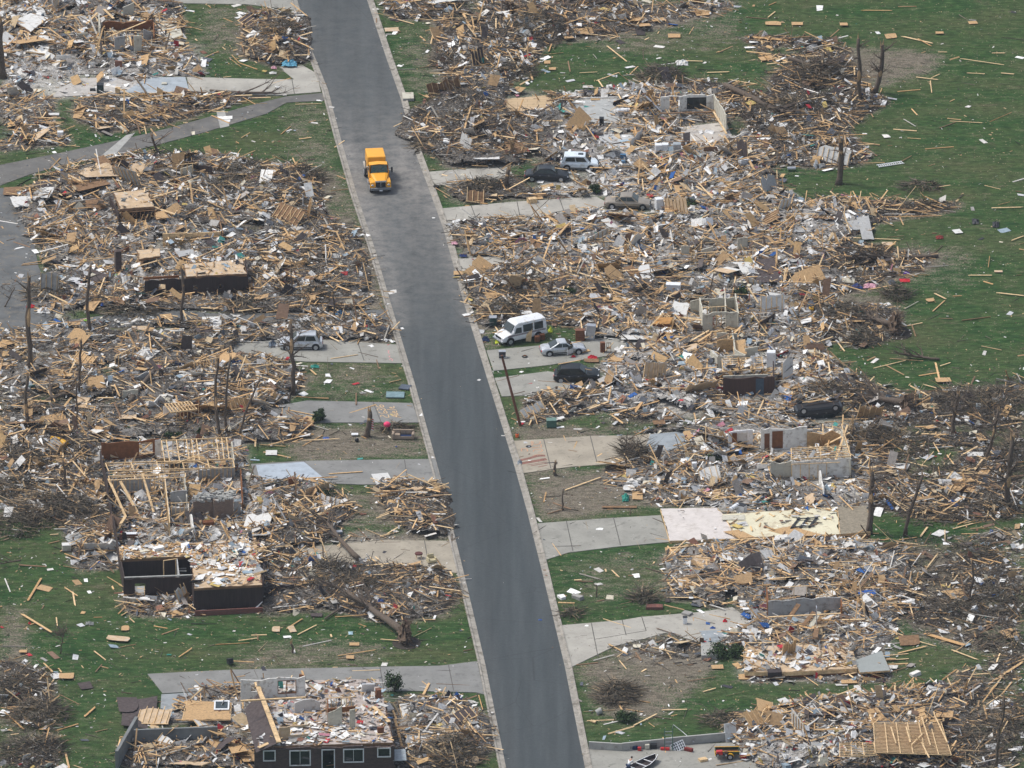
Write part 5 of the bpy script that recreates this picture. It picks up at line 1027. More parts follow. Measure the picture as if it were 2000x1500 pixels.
def fallen(x1, y1, x2, y2, r1, r2, label, roots=0, crown=0, z1=.3, z2=.5, name='fallen_tree'):
    A = G(x1, y1); B = G(x2, y2); t = T(name, label, 'fallen tree', (A.x, A.y, 0), 0, 'fallen trees'); rr = random.Random(x1+y1)
    d = B-A; pts = bend((0, 0, z1), (d.x, d.y, z2), 7, .2, rr); MB().tube(pts, [r1+(r2-r1)*i/7 for i in range(8)], 8).build('trunk', M_BARK, t, smooth=True)
    if roots:
        mb = MB(); mb.ball((0, 0, roots*.45), (roots*.4, roots*.8, roots*.7), 18, 12, jit=.7, rr=rr)
        mb.build('root_ball', M_ROOT, t); mb = MB(); dr = -d.normalized()
        for k in range(150):
            a = rr.uniform(0, 2*PI); q = Vector((0, 0, roots*.45))+Vector((dr.x*.3, math.cos(a)*roots*.6, math.sin(a)*roots*.6)); e = q+Vector((rr.uniform(-.6, .6)+dr.x*.5, math.cos(a)*rr.uniform(.3, 1.0)*roots*.7, math.sin(a)*rr.uniform(.2, .8)*roots*.7)); mb.tube(bend(q, e, 3, .12, rr), [.04, .03, .02, .008], 4)
        mb.build('roots', M_ROOT, t)
        mb = MB(); g_ = []
        for k in range(14): a = 2*PI*k/14; g_.append((roots*.95*math.cos(a)+dr.x*.4, roots*1.1*math.sin(a)-.5))
        mb.prism(g_, -.04, .03); mb.build('crater', M_SOIL, t)
    for k in range(crown):
        i = rr.randrange(4, 8); a = rr.uniform(-1.1, 1.1); L = rr.uniform(1.5, 4); dd = Matrix.Rotation(a, 3, 'Z')@d.normalized()+Vector((0, 0, rr.uniform(0, .7)))
        mb = MB(); P2 = bend(pts[i], pts[i]+dd*L, 5, .3, rr); mb.tube(P2, [r2*.9, r2*.7, r2*.5, r2*.4, r2*.25, .01], 5)
        for q in range(5):
            s_ = P2[rr.randrange(1, 5)]; mb.tube(bend(s_, s_+dd*rr.uniform(.5, 1.4)+Vector((rr.uniform(-1, 1), rr.uniform(-1, 1), rr.uniform(-.3, .8)))*.8, 3, .1, rr), [r2*.3, r2*.2, r2*.12, .008], 4)
        mb.build('branch', M_BARK, t)
    return t
fallen(790, 1252, 672, 1168, .42, .2, 'big uprooted tree lying on the lawn with its root plate towards the street', 1.5, 14, .9, .8)
fallen(1748, 648, 1700, 632, .35, .2, 'uprooted trunk with a large muddy root ball on the right lawn', 1.6, 6, .8, .6)
fallen(1768, 800, 1690, 788, .4, .25, 'uprooted trunk with a reddish root ball behind the overturned car', 1.3, 8, .8, .6)
fallen(1832, 503, 1690, 512, .17, .3, 'long thin trunk lying flat on the open green lawn', 0, 8, .2, .3)
fallen(1415, 180, 1520, 225, .3, .35, 'barked trunk lying beside the white walled room', 0, 6, .9, .5)
fallen(1000, 30, 1180, 18, .35, .3, 'thick trunk lying in the brush at the top edge', 1.2, 12, .9, .6)
fallen(205, 858, 300, 745, .3, .24, 'dark log leaning up over the rubble behind the framed house', 0, 0, .3, 1.2)
fallen(70, 800, 130, 775, .3, .2, 'dark log half buried in rubble at the left', 0, 5, .4, .5)
fallen(1835, 705, 1770, 700, .14, .12, 'broken limb with torn bark on the right lawn', 0, 9, .2, .4)
fallen(980, 22, 975, 85, .14, .09, 'pale curved limb hanging over the top brush heap', 0, 3, 1.0, .4)
fallen(1540, 130, 1600, 145, .25, .2, 'blackened trunk across the brush heap on the upper lawn', 0, 9, 1.0, .7)
fallen(1590, 1130, 0, 0, .1, .1, '', 0, 0) if False else None
fallen(880, 300, 960, 262, .2, .16, 'barked limb buried in the kerbside brush heap', 0, 12, .7, .9)
fallen(1560, 395, 1500, 380, .1, .06, 'thin limb across the boards on the right lawn', 0, 5, .3, .4)
fallen(40, 1100, 5, 1108, .1, .06, 'thin broken limb at the left lawn edge', 0, 5, .3, .4)
fallen(635, 1212, 685, 1185, .1, .08, 'short dark limb lying beneath the uprooted tree', 0, 4, .2, .3)
fallen(410, 180, 530, 186, .15, .12, 'log lying in the ditch beside the curving lane', 0, 4, .2, .3)
fallen(700, 1100, 640, 1040, .3, .15, 'broken grey trunk leaning across the boards by the basement house', 0, 9, .5, 1.0)
# ---------------------------------------------------------------- brush heaps
def brush(px, py, rx, ry, h, n, label, col=(.10, .086, .066), up=.35, group='brush heaps', L0=1.0, name='brush_heap', leaf=0):
    g = G(px, py); t = T(name, label, 'brush heap', (g.x, g.y, 0), 0, group); rr = random.Random(px*3+py); mb = MB(); mt = MB()
    for k in range(int(n*1.4)):
        a = rr.uniform(0, 2*PI); q = math.sqrt(rr.random()); x = rx*q*math.cos(a); y = ry*q*math.sin(a); z = h*(1-q*q)*rr.uniform(.1, 1)
        L = rr.uniform(.6, 1.8)*L0; b_ = rr.uniform(0, 2*PI) if rr.random() < .5 else a+rr.uniform(-.8, .8); d = Vector((math.cos(b_), math.sin(b_), rr.uniform(-.15, up)))
        kk = rr.uniform(.45, 1.9); c = tuple(v*kk for v in col) if rr.random() > .14 else (.33, .25, .16)
        r = rr.choice([.02, .03, .045]) if k % 8 else rr.uniform(.06, .1); mb.tube(bend((x, y, z), Vector((x, y, z))+d*L, 3, .15*L, rr), [r, r*.8, r*.5, .006], 3, c, False)
    mb.build('twigs', M_TWIG, t)
    if leaf:
        ml = MB()
        for k in range(leaf):
            a = rr.uniform(0, 2*PI); q = math.sqrt(rr.random()); p = Vector((rx*.9*q*math.cos(a), ry*.9*q*math.sin(a), h*(1-q*q)*rr.uniform(.2, 1.05)+.05)); u = Vector((rr.uniform(-1, 1), rr.uniform(-1, 1), rr.uniform(-1, 1)))*.16; v = Vector((rr.uniform(-1, 1), rr.uniform(-1, 1), rr.uniform(-1, 1)))*.12
            c = rr.choice([(.035, .045, .026), (.055, .05, .035), (.025, .025, .02), (.085, .07, .05)]); ml.add([p, p+u, p+u+v, p+v], [(0, 1, 2, 3)], c)
        ml.build('dead_leaves', M_TWIG, t)
    return t
BR = [(905,255,5.6,6.5,2.2,900,'great brush heap spilling over the kerb opposite the truck',.3),(850,285,3.5,4,1.0,320,'fan of bare branches reaching onto the street',.2),(940,372,3.6,3.4,1.4,420,'brush heap on the strip between two pale driveways',.3),(547,72,2.6,4.5,1.9,360,'bushy brown heap beside the top of the street',.5),
 (1205,1358,2.6,4.5,1.6,420,'round heap of cut limbs on the lower right lawn',.3),(1240,890,2.2,2.2,1.6,220,'dark brush below the upright stems on the warm driveway',.9),(1258,1172,1.8,2,1.3,160,'small heap of grey twigs on the lawn by the low grey wall',.6),(1120,1200,1.5,1.5,.8,70,'tiny heap of twigs by the kerb',.6),
 (1600,150,4,6,2.0,450,'brush heap with a blackened trunk on the upper lawn',.5),(1520,215,3.5,4,1.3,240,'dark brush below the upper lawn heap',.4),(620,585,6,4.5,1.3,560,'long low brush bank between the ruins and the grey lane',.2),(480,350,3.6,7,1.8,420,'dark brush standing behind the stud fronted deck ruin',.6),(595,350,2.6,4,1.6,230,'brown brush close to the street at left',.6),
 (90,1000,5.2,7,1.8,600,'dark brush mass at the left edge above the lawn',.2),(30,1030,3,5,1.5,250,'lower dark brush mass cut off by the left edge',.2),(75,1400,4,5,1.6,380,'rounded dark brush at the lower left',.4),(30,1350,3,6,1.4,260,'dark brush left of the rounded one at lower left',.4),(60,1470,4.5,5,1.4,330,'brush in the lower left corner',.4),
 (880,1478,4.2,6,2.0,560,'round brown leafless bush heap beside the brick walled ruin',.5),(1750,578,1.7,2.6,1.4,170,'rusty brown bush lying on the right lawn',.6),(1683,665,1.8,3,1.6,180,'dark bush in front of the muddy root ball',.6),(1650,615,4,4,1.4,300,'grey tangle of branches beside the pink clothing',.3),(1560,590,2.5,3,1.2,160,'small grey tangle near the overturned furniture',.4),
 (1850,105,0,0,0,0,'',0),(1690,860,3.0,4,2.0,300,'dark tangle behind the white walled ruin',.6),(1880,790,4.5,6,2.2,450,'dense grey tangle at the top of the right debris field',.6),(1960,800,4,7,2.6,480,'tall grey tangle at the right edge',.7),(1945,1000,3,4,1.6,240,'brush at the foot of the big ragged tree',.5),(1820,1010,4,4,1.2,240,'low fan of dark branches on the right lawn',.2),
 (1930,1180,4,6,1.6,380,'dark green brown bush in the right tangle',.4),(1960,1260,3.4,4,1.2,240,'brush with torn stumps below the dark bush',.3),(1840,1130,3,3,1,150,'thin branches between boards in the right tangle',.3),(1960,1440,4,8,1.5,380,'brush along the lower right edge',.4),(1900,1450,3,6,1.2,220,'fan of pale limbs beside the bare rafter roof',.3),(1410,1410,2.6,2.4,1.2,170,'low leafless bush at the end of the lower right lawn',.4),
 (770,838,2.2,2.0,.6,170,'flat heap of dark branches behind the tan sofa',.1),(1290,155,3.5,5,1.6,300,'branches piled behind the white walled room',.5),(1040,60,5,8,2.0,620,'tangled limbs heap near the top edge',.4),(930,120,3,5,1.0,240,'dark branches and twigs over the verge near the top',.3),(1070,340,2.4,2.2,1.9,130,'bare branches lying on the dark sedan',.3),
 (590,652,1.6,1.8,2.0,60,'bare branches draped over the silver SUV',.2),(985,615,2.6,3.4,1.8,300,'reddish root mass and twigs behind the white van',.6),(1010,570,2.5,4,1.4,260,'grey twig heap beyond the white van',.5),(640,1130,4.5,6,1.6,500,'crown of the uprooted tree tangled with boards',.5),(1610,770,4,4,1.4,300,'bare limbs behind the overturned car',.5),(1085,790,2.6,3,1,180,'twigs under the boards beside the green box',.3)]
BR += [(1760,870,3.5,5,1.8,340,'dark tangle right of the white walled ruin',.6),(1830,930,3,4,1.3,220,'low dark brush among torn sheets at right',.4),(1985,900,3,6,2.4,320,'dark tangle cut off by the right edge',.7),(1900,1080,3.4,4,1.3,240,'dark brush between the lawn and the right tangle',.4),(1985,1180,3,6,2,280,'dark tangle at the right edge halfway down',.6),
 (1870,1200,3,4,1.4,220,'dark twiggy heap left of the dark green brown bush',.5),(1990,1400,3,6,1.8,260,'dark brush at the right edge near the corner',.6),(30,960,4,5,1.5,320,'dark brush by the left edge above the main mass',.3),(60,900,3.5,4,1.2,240,'dark twigs around the yellow tube slide',.4),(150,1000,3,4,1.5,240,'dark brush left of the framed house wall',.4),(60,700,3.5,5,1.2,260,'dark brush around the tall leaning trunk',.4),
 (430,370,3,4,1.4,220,'dark brush right of the stud fronted deck ruin',.5),(560,400,3.5,5,1.2,260,'dark brush between the upper left heap and the street',.4),(100,575,4,4,1.2,260,'dark brush by the grey lane end',.3),(250,610,4,3,.9,240,'twiggy bank beneath the dark walled deck',.2),(480,600,4,3,1.0,240,'twiggy bank right of the dark walled deck',.2),(880,120,2.6,5,1.3,220,'dark brush on the verge near the top',.5),(1000,140,3.5,5,1.3,260,'dark brush below the big limbs at the top',.4),
 (1560,210,3.5,4,1.2,220,'dark tangle behind the lying trunk at the upper right',.4),(1700,500,3.5,4,1.0,200,'grey brush around the long thin trunk',.3),(1800,405,3,2.5,.9,160,'low brush strip on the right lawn',.2),(1800,365,3,2.2,.7,140,'thin brush strip higher on the right lawn',.2),(560,990,3,4,1.3,240,'twiggy grey heap right of the framed house',.5),(700,1150,3,4,1.3,220,'forked limbs beside the uprooted trunk',.6)]
for b_ in BR:
    if b_[2] <= 0: continue
    if b_[0] > 1740 and b_[1] > 740: b_ = b_[:5]+(int(b_[5]*.55),)+b_[6:]      # the right tangle is open, grass shows through
    brush(b_[0], b_[1], b_[2]*.75, b_[3]*.62, b_[4], int(b_[5]), b_[6], up=b_[7], leaf=int(b_[5]*.7))
def shrub(px, py, r, h, label, col=(.045, .075, .03), n=260, name='evergreen_shrub'):
    g = G(px, py); t = T(name, label, 'shrub', (g.x, g.y, 0), 0, 'green shrubs'); rr = random.Random(px+py*5)
    mb = MB()
    for k in range(6): a = rr.uniform(0, 2*PI); mb.tube([(0, 0, 0), (math.cos(a)*r*.3, math.sin(a)*r*.3, h*.5), (math.cos(a)*r*.6, math.sin(a)*r*.6, h*.8)], [.05, .03, .01], 4)
    mb.build('stem', M_BARK, t); ml = MB(); cl = [Vector((rr.uniform(-.6, .6)*r, rr.uniform(-.6, .6)*r, h*rr.uniform(.3, .95))) for _ in range(9)]
    for k in range(n*3):
        c = rr.choice(cl); p = c+Vector((rr.gauss(0, .2)*r, rr.gauss(0, .2)*r, rr.gauss(0, .13)*h)); p.z = max(.05, p.z); u = Vector((rr.gauss(0, 1), rr.gauss(0, 1), rr.gauss(0, 1))).normalized()*.13; v = u.cross(Vector((rr.gauss(0, 1), rr.gauss(0, 1), rr.gauss(0, 1)))).normalized()*.07
        q = rr.uniform(.5, 1.6); ml.add([p-u, p+v, p+u, p-v], [(0, 1, 2, 3)], tuple(x*q for x in col))
    ml.build('foliage', M_TWIG, t)
for s in [(770,1352,1.0,1.9,'tall rounded evergreen beside the long grey driveway'),(625,823,.8,1.2,'low green brown shrub at the edge of the lettered driveway'),(640,978,1.4,1.2,'dark green shrub beside the kerbside lawn above the lumber heap'),(1345,412,1.4,1.0,'green shrub near the crate right of the gold sedan'),(1450,582,1.0,1.1,'dark green bush behind the beige doorway ruin'),
  (1112,575,.9,.7,'left of two small green shrubs behind the white van'),(1180,572,.9,.6,'right of two small green shrubs behind the white van'),(1400,1280,1.6,.8,'low green hedge beside the small concrete steps'),(1442,1280,1.2,.9,'bronze leafed bush right of the low hedge'),(1225,1408,1.4,.8,'strappy green plant with a grey lamp head in the lower lawn'),
  (1390,905,1.0,.8,'green bush below the white fireplace'),(1163,378,.6,.9,'small bright green bush in front of the white SUV'),(260,848,.9,.6,'green shrub left behind the roofless framed house'),(340,852,.9,.6,'green shrub in the middle behind the framed house'),(395,850,.8,.6,'green shrub right behind the framed house'),(1010,655,0,0,'')]:
    if s[2]: shrub(*s)
# ---------------------------------------------------------------- ruined houses
class Ruin:
    def __init__(s, name, label, px, py, group='wrecked houses'):
        g = G(px, py); s.o = Vector((g.x, g.y, 0)); s.t = T(name, label, 'ruined house', s.o, 0, group)
    def P(s, px, py, z=0.0): return G(px, py, z)-s.o
    def wall(s, a, b_, h, mat, z=0.0, th=.12, ops=(), name='wall', jag=None, lean=0.0, proj=None, label=None):
        """wall whose foot runs between two surveyed points at height z; ops: openings (from, to, sill, head) in metres"""
        if jag is None: jag = .28 if (name == 'wall' and h > 1) else 0
        A = s.P(*a, z); B = s.P(*b_, z); d = B-A; L = d.length; mb = MB(); rr = random.Random(int(a[0]*3+b_[1]))
        xs = sorted({0.0, L}|{min(L, max(0, v)) for o in ops for v in o[:2]}); n = max(1, int(L/.7)) if jag else 1
        if jag: xs = sorted(set(xs)|{L*i/n for i in range(1, n) if not any(o[0]-.1 < L*i/n < o[1]+.1 for o in ops)})
        cut = {x: h-(jag*rr.random() if jag else 0) for x in xs}
        for x0, x1 in zip(xs, xs[1:]):
            m = (x0+x1)/2; o = next((o for o in ops if o[0] < m < o[1]), None)
            segs = [(0, None)] if o is None else [(0, o[2]), (o[3], None)]
            for z0, z1 in segs:
                if z1 is not None and z1-z0 < .02: continue
                t0 = z1 if z1 is not None else max(z0+.02, cut[x0]); t1 = z1 if z1 is not None else max(z0+.02, cut[x1])
                mb.add([(x0, -th/2, z0), (x1, -th/2, z0), (x1, th/2, z0), (x0, th/2, z0), (x0, -th/2, t0), (x1, -th/2, t1), (x1, th/2, t1), (x0, th/2, t0)], [(3, 2, 1, 0), (4, 5, 6, 7), (0, 1, 5, 4), (1, 2, 6, 5), (2, 3, 7, 6), (3, 0, 4, 7)])
        o_ = mb.build(name, mat, s.t); o_.location = A; o_.rotation_euler = (lean, 0, math.atan2(d.y, d.x))
        if label: o_['label'] = label
        return o_
    def frame(s, w_, x0, x1, z0, z1, mat=None, pane=True, mull=0, th=.14):
        mb = MB(); f = .11
        for a, b_, c, d in ((x0-f, x0, z0-f, z1+f), (x1, x1+f, z0-f, z1+f), (x0, x1, z0-f, z0), (x0, x1, z1, z1+f)): mb.box(a, b_, -th/2-.02, th/2+.02, c, d)
        for k in range(mull): m = x0+(x1-x0)*(k+1)/(mull+1); mb.box(m-.02, m+.02, -.03, .03, z0, z1)
        o = mb.build('window_frame', mat or M_WHITED, w_)
        if pane: MB().box(x0, x1, -.01, .01, z0, z1).build('pane', M_GLASS, w_)
        return o
    def studs(s, a, b_, h, z=0.0, gap=.41, mat=None, plates=True, name='stud_wall', miss=.0, rail=False):
        A = s.P(*a, z); B = s.P(*b_, z); d = B-A; L = d.length; mb = MB(); x = 0.0; rr = random.Random(int(a[0]+b_[0]))
        while x <= L+.01:
            if rr.random() > miss: mb.box(x-.035, x+.035, -.05, .05, .04, h-.04-(rr.random()*h*.3 if rr.random() < miss*1.2 else 0))
            x += gap
        if plates: mb.box(-.02, L+.02, -.05, .05, 0, .04); mb.box(-.02, L+.02, -.05, .05, h-.04, h)
        if rail: mb.box(0, L, -.03, .03, h*.5-.02, h*.5+.02)
        o = mb.build(name, mat or M_WOOD, s.t); o.location = A; o.rotation_euler = (0, 0, math.atan2(d.y, d.x)); return o
    def floor(s, q, z, mat, th=.2, name='floor', rim=True):
        P = [s.P(*p, z) for p in q]; a = sum(P[i].x*P[(i+1) % len(P)].y-P[(i+1) % len(P)].x*P[i].y for i in range(len(P)))
        if a < 0: P = P[::-1]
        rr = random.Random(int(q[0][0]*5)); O = []; c = sum(P, Vector())/len(P); e = .0 if name in ('grey_panel', 'tiled_floor') else .22
        for i in range(len(P)):
            A, B = P[i], P[(i+1) % len(P)]; k_ = max(1, int((B-A).length/.5))
            for k in range(k_): v = A.lerp(B, k/k_); v = v+(c-v).normalized()*(e*rr.random()**2*(1 if k else .2)); O.append((v.x, v.y))
        o = MB().prism(O, z-.03, z).build(name, mat, s.t)
        if rim:
            mb = MB()
            for i in range(len(P)): A = P[i].copy(); B = P[(i+1) % len(P)].copy(); A.z = B.z = z-.03-th/2; mb.bar(A, B, .05, th)
            mb.build('rim_joist', M_WOOD if z < 1 else M_WOODD, s.t)
        return o
    def joists(s, q, z, n, mat=None, w_=.09, h=.16, name='joists', miss=.0, cross=0):
        """bars between edges q0-q1 and q3-q2"""
        a, b_, c, d = [s.P(*p, z) for p in q]; mb = MB(); rr = random.Random(int(q[0][0]))
        for k in range(n+1):
            u = k/n
            if rr.random() < miss: continue
            mb.bar(a.lerp(b_, u), d.lerp(c, u), w_, h)
        mb.bar(a, b_, w_, h*.98); mb.bar(d, c, w_, h*.98)
        for k in range(cross): u = (k+1)/(cross+1); p = a.lerp(d, u); q_ = b_.lerp(c, u); p.z += h*.6; q_.z += h*.6; mb.bar(p, q_, .09, .04)
        return mb.build(name, mat or M_WOOD, s.t)
    def beam(s, a, za, b_, zb, w_=.12, th=.06, mat=None, name='fallen_beam'):
        return MB().bar(s.P(*a, za), s.P(*b_, zb), w_, th).build(name, mat or M_WOOD, s.t)
    def block(s, a, b_, h, d, mat, z=0, name='block', bevel=0):
        A = s.P(*a, z); B = s.P(*b_, z); D = B-A; o = MB().box(0, D.length, 0, d, 0, h).build(name, mat, s.t, bevel=bevel); o.location = A; o.rotation_euler = (0, 0, math.atan2(D.y, D.x)); return o
M_SHEATH = M('brown sheathing', (.20, .085, .035), .9, .3, 2)
# A top left
r = Ruin('house_ruin', 'collapsed house in the top left corner with brown framed walls and tilted white roof panel', 245, 90)
r.wall((200, 66), (300, 62), 1.5, M_SHEATH, name='wall'); r.wall((300, 62), (301, 90), 1.4, M_SHEATH, jag=.5); r.wall((193, 60), (196, 92), 2.6, M_DRYB, jag=1.2); r.wall((224, 104), (244, 102), 2.0, M_GREYW, jag=.3); r.wall((262, 107), (277, 106), 2.3, M_DRYB); r.wall((280, 84), (299, 82), 1.7, M_GREYW, jag=.6)
r.wall((150, 92), (172, 90), 2.0, M_DRYB, jag=.6); r.wall((240, 34), (262, 33), 1.8, M_DRYB, jag=.8); r.wall((100, 60), (130, 58), 1.6, M_GREYW, jag=.8)
r.floor([(193, 102), (262, 98), (268, 117), (193, 121)], .2, M_GREYW, .1); r.floor([(303, 33), (342, 29), (357, 68), (327, 80)], .5, M_DRYB, .3); r.floor([(285, 8), (312, 6), (318, 28), (290, 30)], .5, M_GREYW); r.studs((205, 98), (275, 95), 2.2, gap=.8, miss=.3)
r.beam((155, 62), .5, (190, 25), 1.6, .24); r.beam((180, 85), .6, (285, 42), 1.8, .2); r.beam((195, 10), .8, (222, 36), 1.2, .26); r.block((110, 128), (138, 127), 1.2, .1, M_DRY, name='fallen_panel')
r.floor([(25, 40), (60, 25), (95, 35), (60, 62)], 1.2, M_WHITED, .12, 'roof_panel'); r.floor([(50, 100), (75, 80), (100, 82), (92, 105)], .9, M_DRY, .12, 'roof_panel')
# B stud fronted deck
r = Ruin('house_ruin', 'torn open house with a plywood floor deck carried on a dark row of studs', 265, 405)
r.floor([(222, 376), (288, 370), (301, 403), (235, 408)], 1.6, M_PLY, .28); r.studs((237, 437), (302, 432), 1.3, gap=.42, mat=M_WOODD); r.wall((238, 431), (302, 426), 1.25, M_SIDING, name='interior_shade_wall'); r.wall((215, 405), (233, 440), 1.5, M_SIDING)  # dark wall behind the studs stands in for the shaded interior
r.wall((205, 344), (285, 340), 1.2, M_PLY, jag=.3); r.wall((285, 340), (410, 326), 1.0, M_OSB, jag=.5); r.studs((345, 352), (385, 348), 1.8, gap=.6, miss=.2); r.wall((352, 350), (376, 348), 1.6, M_DRYB, jag=.5); r.wall((375, 340), (415, 350), 1.7, M_SIDING, jag=.8)
r.beam((290, 400), 1.2, (345, 420), .8, .3); r.beam((300, 385), 1.7, (345, 372), 1.0, .2); r.wall((302, 432), (316, 420), 1.3, M_WOODD); r.floor([(300, 414), (322, 410), (330, 425), (306, 428)], 1.0, M_OSB, .1, 'loose_deck')
# C dark walled deck
r = Ruin('house_ruin', 'dark sided basement with a long pale plywood deck left of the street', 380, 550)
r.wall((283, 582), (352, 578), 2.1, M_SIDING, ops=((1.5, 2.2, .9, 1.5),)); r.wall((352, 580), (484, 573), 2.2, M_SIDING, ops=((1.4, 1.9, .7, 1.3), (4.1, 4.5, .8, 1.2))); r.wall((484, 573), (480, 540), 2.2, M_SIDING)
r.floor([(360, 516), (474, 506), (482, 534), (364, 540)], 2.3, M_PLY, .3); r.floor([(267, 488), (312, 485), (313, 500), (272, 506)], 1.9, M_PLY, .2); r.wall((280, 546), (350, 542), .25, M_SHEATH, z=2.1, name='top_plate')
r.wall((318, 480), (366, 478), 1.4, M_WOOD, name='box_frame'); r.wall((364, 478), (432, 474), 1.3, M_WOOD, name='box_frame'); r.wall((320, 455), (330, 484), 1.2, M_WOOD); r.wall((428, 445), (436, 477), 1.3, M_WOODD); r.wall((214, 505), (252, 501), 1.3, M_FURN, jag=.6)
c = r.block((226, 545), (238, 544), 3.1, .7, M_BRICK, name='chimney'); r.studs((330, 560), (350, 558), 1.8, gap=.7, miss=.2); r.floor([(340, 490), (378, 486), (380, 496), (350, 502)], 1.6, M_GREYW, .1, 'fallen_wall'); r.beam((270, 520), 2.2, (340, 500), 1.0, .2); r.beam((380, 505), 2.4, (460, 470), 1.3, .12)
# D leaning walls in the middle left
r = Ruin('house_ruin', 'crushed house with leaning white walls and bare studs left of the lettered driveway', 310, 780)
r.wall((255, 755), (300, 750), 1.8, M_GREYW, jag=1.0); r.wall((240, 790), (270, 788), 1.7, M_DRYB, ops=((.4, 1.0, .2, 1.3),), jag=.4); r.wall((288, 805), (320, 795), 1.9, M_WHITED, jag=1.1, lean=.2); r.wall((320, 825), (345, 823), 2.0, M_DRY, jag=.6, lean=-.2); r.studs((345, 832), (388, 826), 2.1, gap=.4, miss=.1); r.wall((350, 828), (392, 823), 1.9, M_SHEATH, lean=-.1, name='sheathing')
r.joists([(322, 790), (372, 785), (385, 800), (335, 806)], 1.8, 8); r.studs((225, 720), (265, 700), 1.4, gap=.6, miss=.3); r.studs((380, 735), (430, 725), 1.6, gap=.35, miss=.1); r.wall((268, 726), (282, 722), 1.4, M_SHEATH, jag=.6); r.floor([(236, 822), (264, 820), (266, 836), (238, 838)], .5, M_DRYB, .15)
# E the big roofless house
r = Ruin('house_ruin', 'big roofless house with rooms open to the sky and bare yellow rafters', 330, 950)
r.wall((198, 902), (312, 896), 2.3, M_SHEATH, ops=((3.9, 5.3, .5, 1.9),)); r.wall((303, 897), (314, 896), 2.35, M_DRY); r.joists([(315, 861), (452, 855), (457, 897), (322, 903)], 2.3, 14, miss=.1, cross=1, h=.14, name='ceiling_joists')
r.studs((315, 900), (452, 894), 2.25, gap=.6, miss=.2); r.wall((452, 894), (458, 935), 2.2, M_DRYB, jag=.6)
r.joists([(206, 905), (455, 897), (458, 913), (212, 920)], 2.35, 5, h=.1, name='top_plates'); r.wall((388, 941), (457, 937), 1.5, M_GREYW); r.studs((388, 942), (457, 938), 2.0, gap=.42); r.studs((212, 925), (385, 918), .9, z=1.0, gap=.9, miss=.2)
r.joists([(212, 930), (362, 924), (362, 932), (214, 938)], 2.3, 3, h=.08, name='top_plates'); r.wall((222, 968), (295, 965), 1.9, M_GREYW); r.studs((222, 969), (322, 964), 2.1, gap=.42, miss=.1)
r.wall((196, 905), (236, 1122), 2.25, M_SIDING, jag=.9); r.studs((322, 970), (332, 1058), 2.1, gap=.5, miss=.2); r.wall((323, 966), (331, 1030), 1.9, M_DRY, jag=1.1); r.wall((360, 950), (366, 1002), 1.9, M_DRYB, jag=.9); r.studs((322, 935), (362, 932), 1.9, gap=.5)
r.wall((333, 990), (366, 988), 1.9, M_GREYW); r.studs((335, 1018), (370, 1016), 2.0, gap=.45); r.wall((335, 1014), (368, 1012), 1.3, M_GREYW); r.wall((368, 1010), (380, 1060), 1.8, M_DRY, jag=1.0)
ch = r.wall((377, 1012), (417, 1010), 1.9, M_BRICKT, th=.5, ops=((.55, 1.6, 0, .75),), name='fireplace'); r.wall((417, 1012), (455, 1009), 2.1, M_BRICKT, th=.7, name='chimney_breast'); r.wall((457, 1008), (470, 1006), 1.7, M_GREYW, th=.1); r.wall((470, 935), (474, 1003), 1.8, M_SHEATH, jag=.8)
mb = MB(); rr = random.Random(5); A = r.P(378, 978, 1.9); B = r.P(458, 972, 2.0)
for k in range(90): p = A.lerp(B, rr.random())+Vector((0, rr.uniform(-.6, 1.2), rr.uniform(0, .35))); mb.box(-.2, .2, -.1, .1, -.1, .1, Matrix.Translation(p)@Matrix.Rotation(rr.uniform(-.6, .6), 4, 'Z')@Matrix.Rotation(rr.uniform(-.4, .4), 4, 'X'))
mb.build('broken_blocks', M_CONC, r.t)
r.beam((258, 955), .3, (330, 930), 2.3, .2); r.beam((278, 925), 2.4, (300, 1000), .3, .22); r.beam((235, 940), 2.1, (268, 1000), .3, .3); r.beam((255, 990), .3, (300, 975), 1.5, .14); r.beam((212, 935), 2.2, (246, 1010), .4, .26); r.beam((330, 880), 2.4, (425, 915), 2.2, .12); r.beam((345, 905), 2.5, (410, 880), 2.3, .1)
r.beam((455, 940), 2.0, (435, 975), .4, .2); r.beam((245, 1008), .9, (222, 1045), .3, .3)
# lower storey of the same lot
r = Ruin('house_ruin', 'dark sided basement storey with an open corner room and pink subfloor', 370, 1180)
r.wall((243, 1166), (376, 1162), 2.15, M_SIDING, ops=((1.05, 2.1, 0, 1.45),), name='wall'); r.floor([(262, 1145), (282, 1144), (282, 1168), (262, 1169)], .15, M_GREYW, .1, 'door_leaf'); r.wall((236, 1123), (243, 1166), 2.15, M_SIDING); r.wall((243, 1129), (376, 1124), .1, M_CONC, z=2.15, th=.2, name='top_plate'); r.wall((345, 1120), (350, 1160), 2.15, M_GREYW, jag=.2)
r.floor([(232, 1068), (372, 1060), (376, 1086), (236, 1092)], 2.3, M_PLY, .28); r.wall((238, 1133), (372, 1127), 2.0, M_SIDING, name='interior_shade_wall'); r.studs((320, 1134), (345, 1130), 2.2, gap=1.3)  # dark wall behind the opening stands in for shade inside the storey
r.wall((380, 1193), (513, 1186), 2.45, M_SIDING, name='wall'); r.wall((380, 1203), (513, 1196), .55, M_BRICKR, th=.14, name='brick_base'); r.wall((376, 1165), (380, 1193), 2.45, M_SIDING); r.wall((513, 1186), (516, 1140), 2.45, M_SIDING)
r.floor([(352, 1062), (500, 1050), (512, 1142), (380, 1149), (374, 1092)], 2.5, M_PLY, .22); r.wall((516, 1165), (575, 1160), 1.4, M_SHING, jag=.6)
mb = MB(); A = r.P(347, 1080, 2.0)
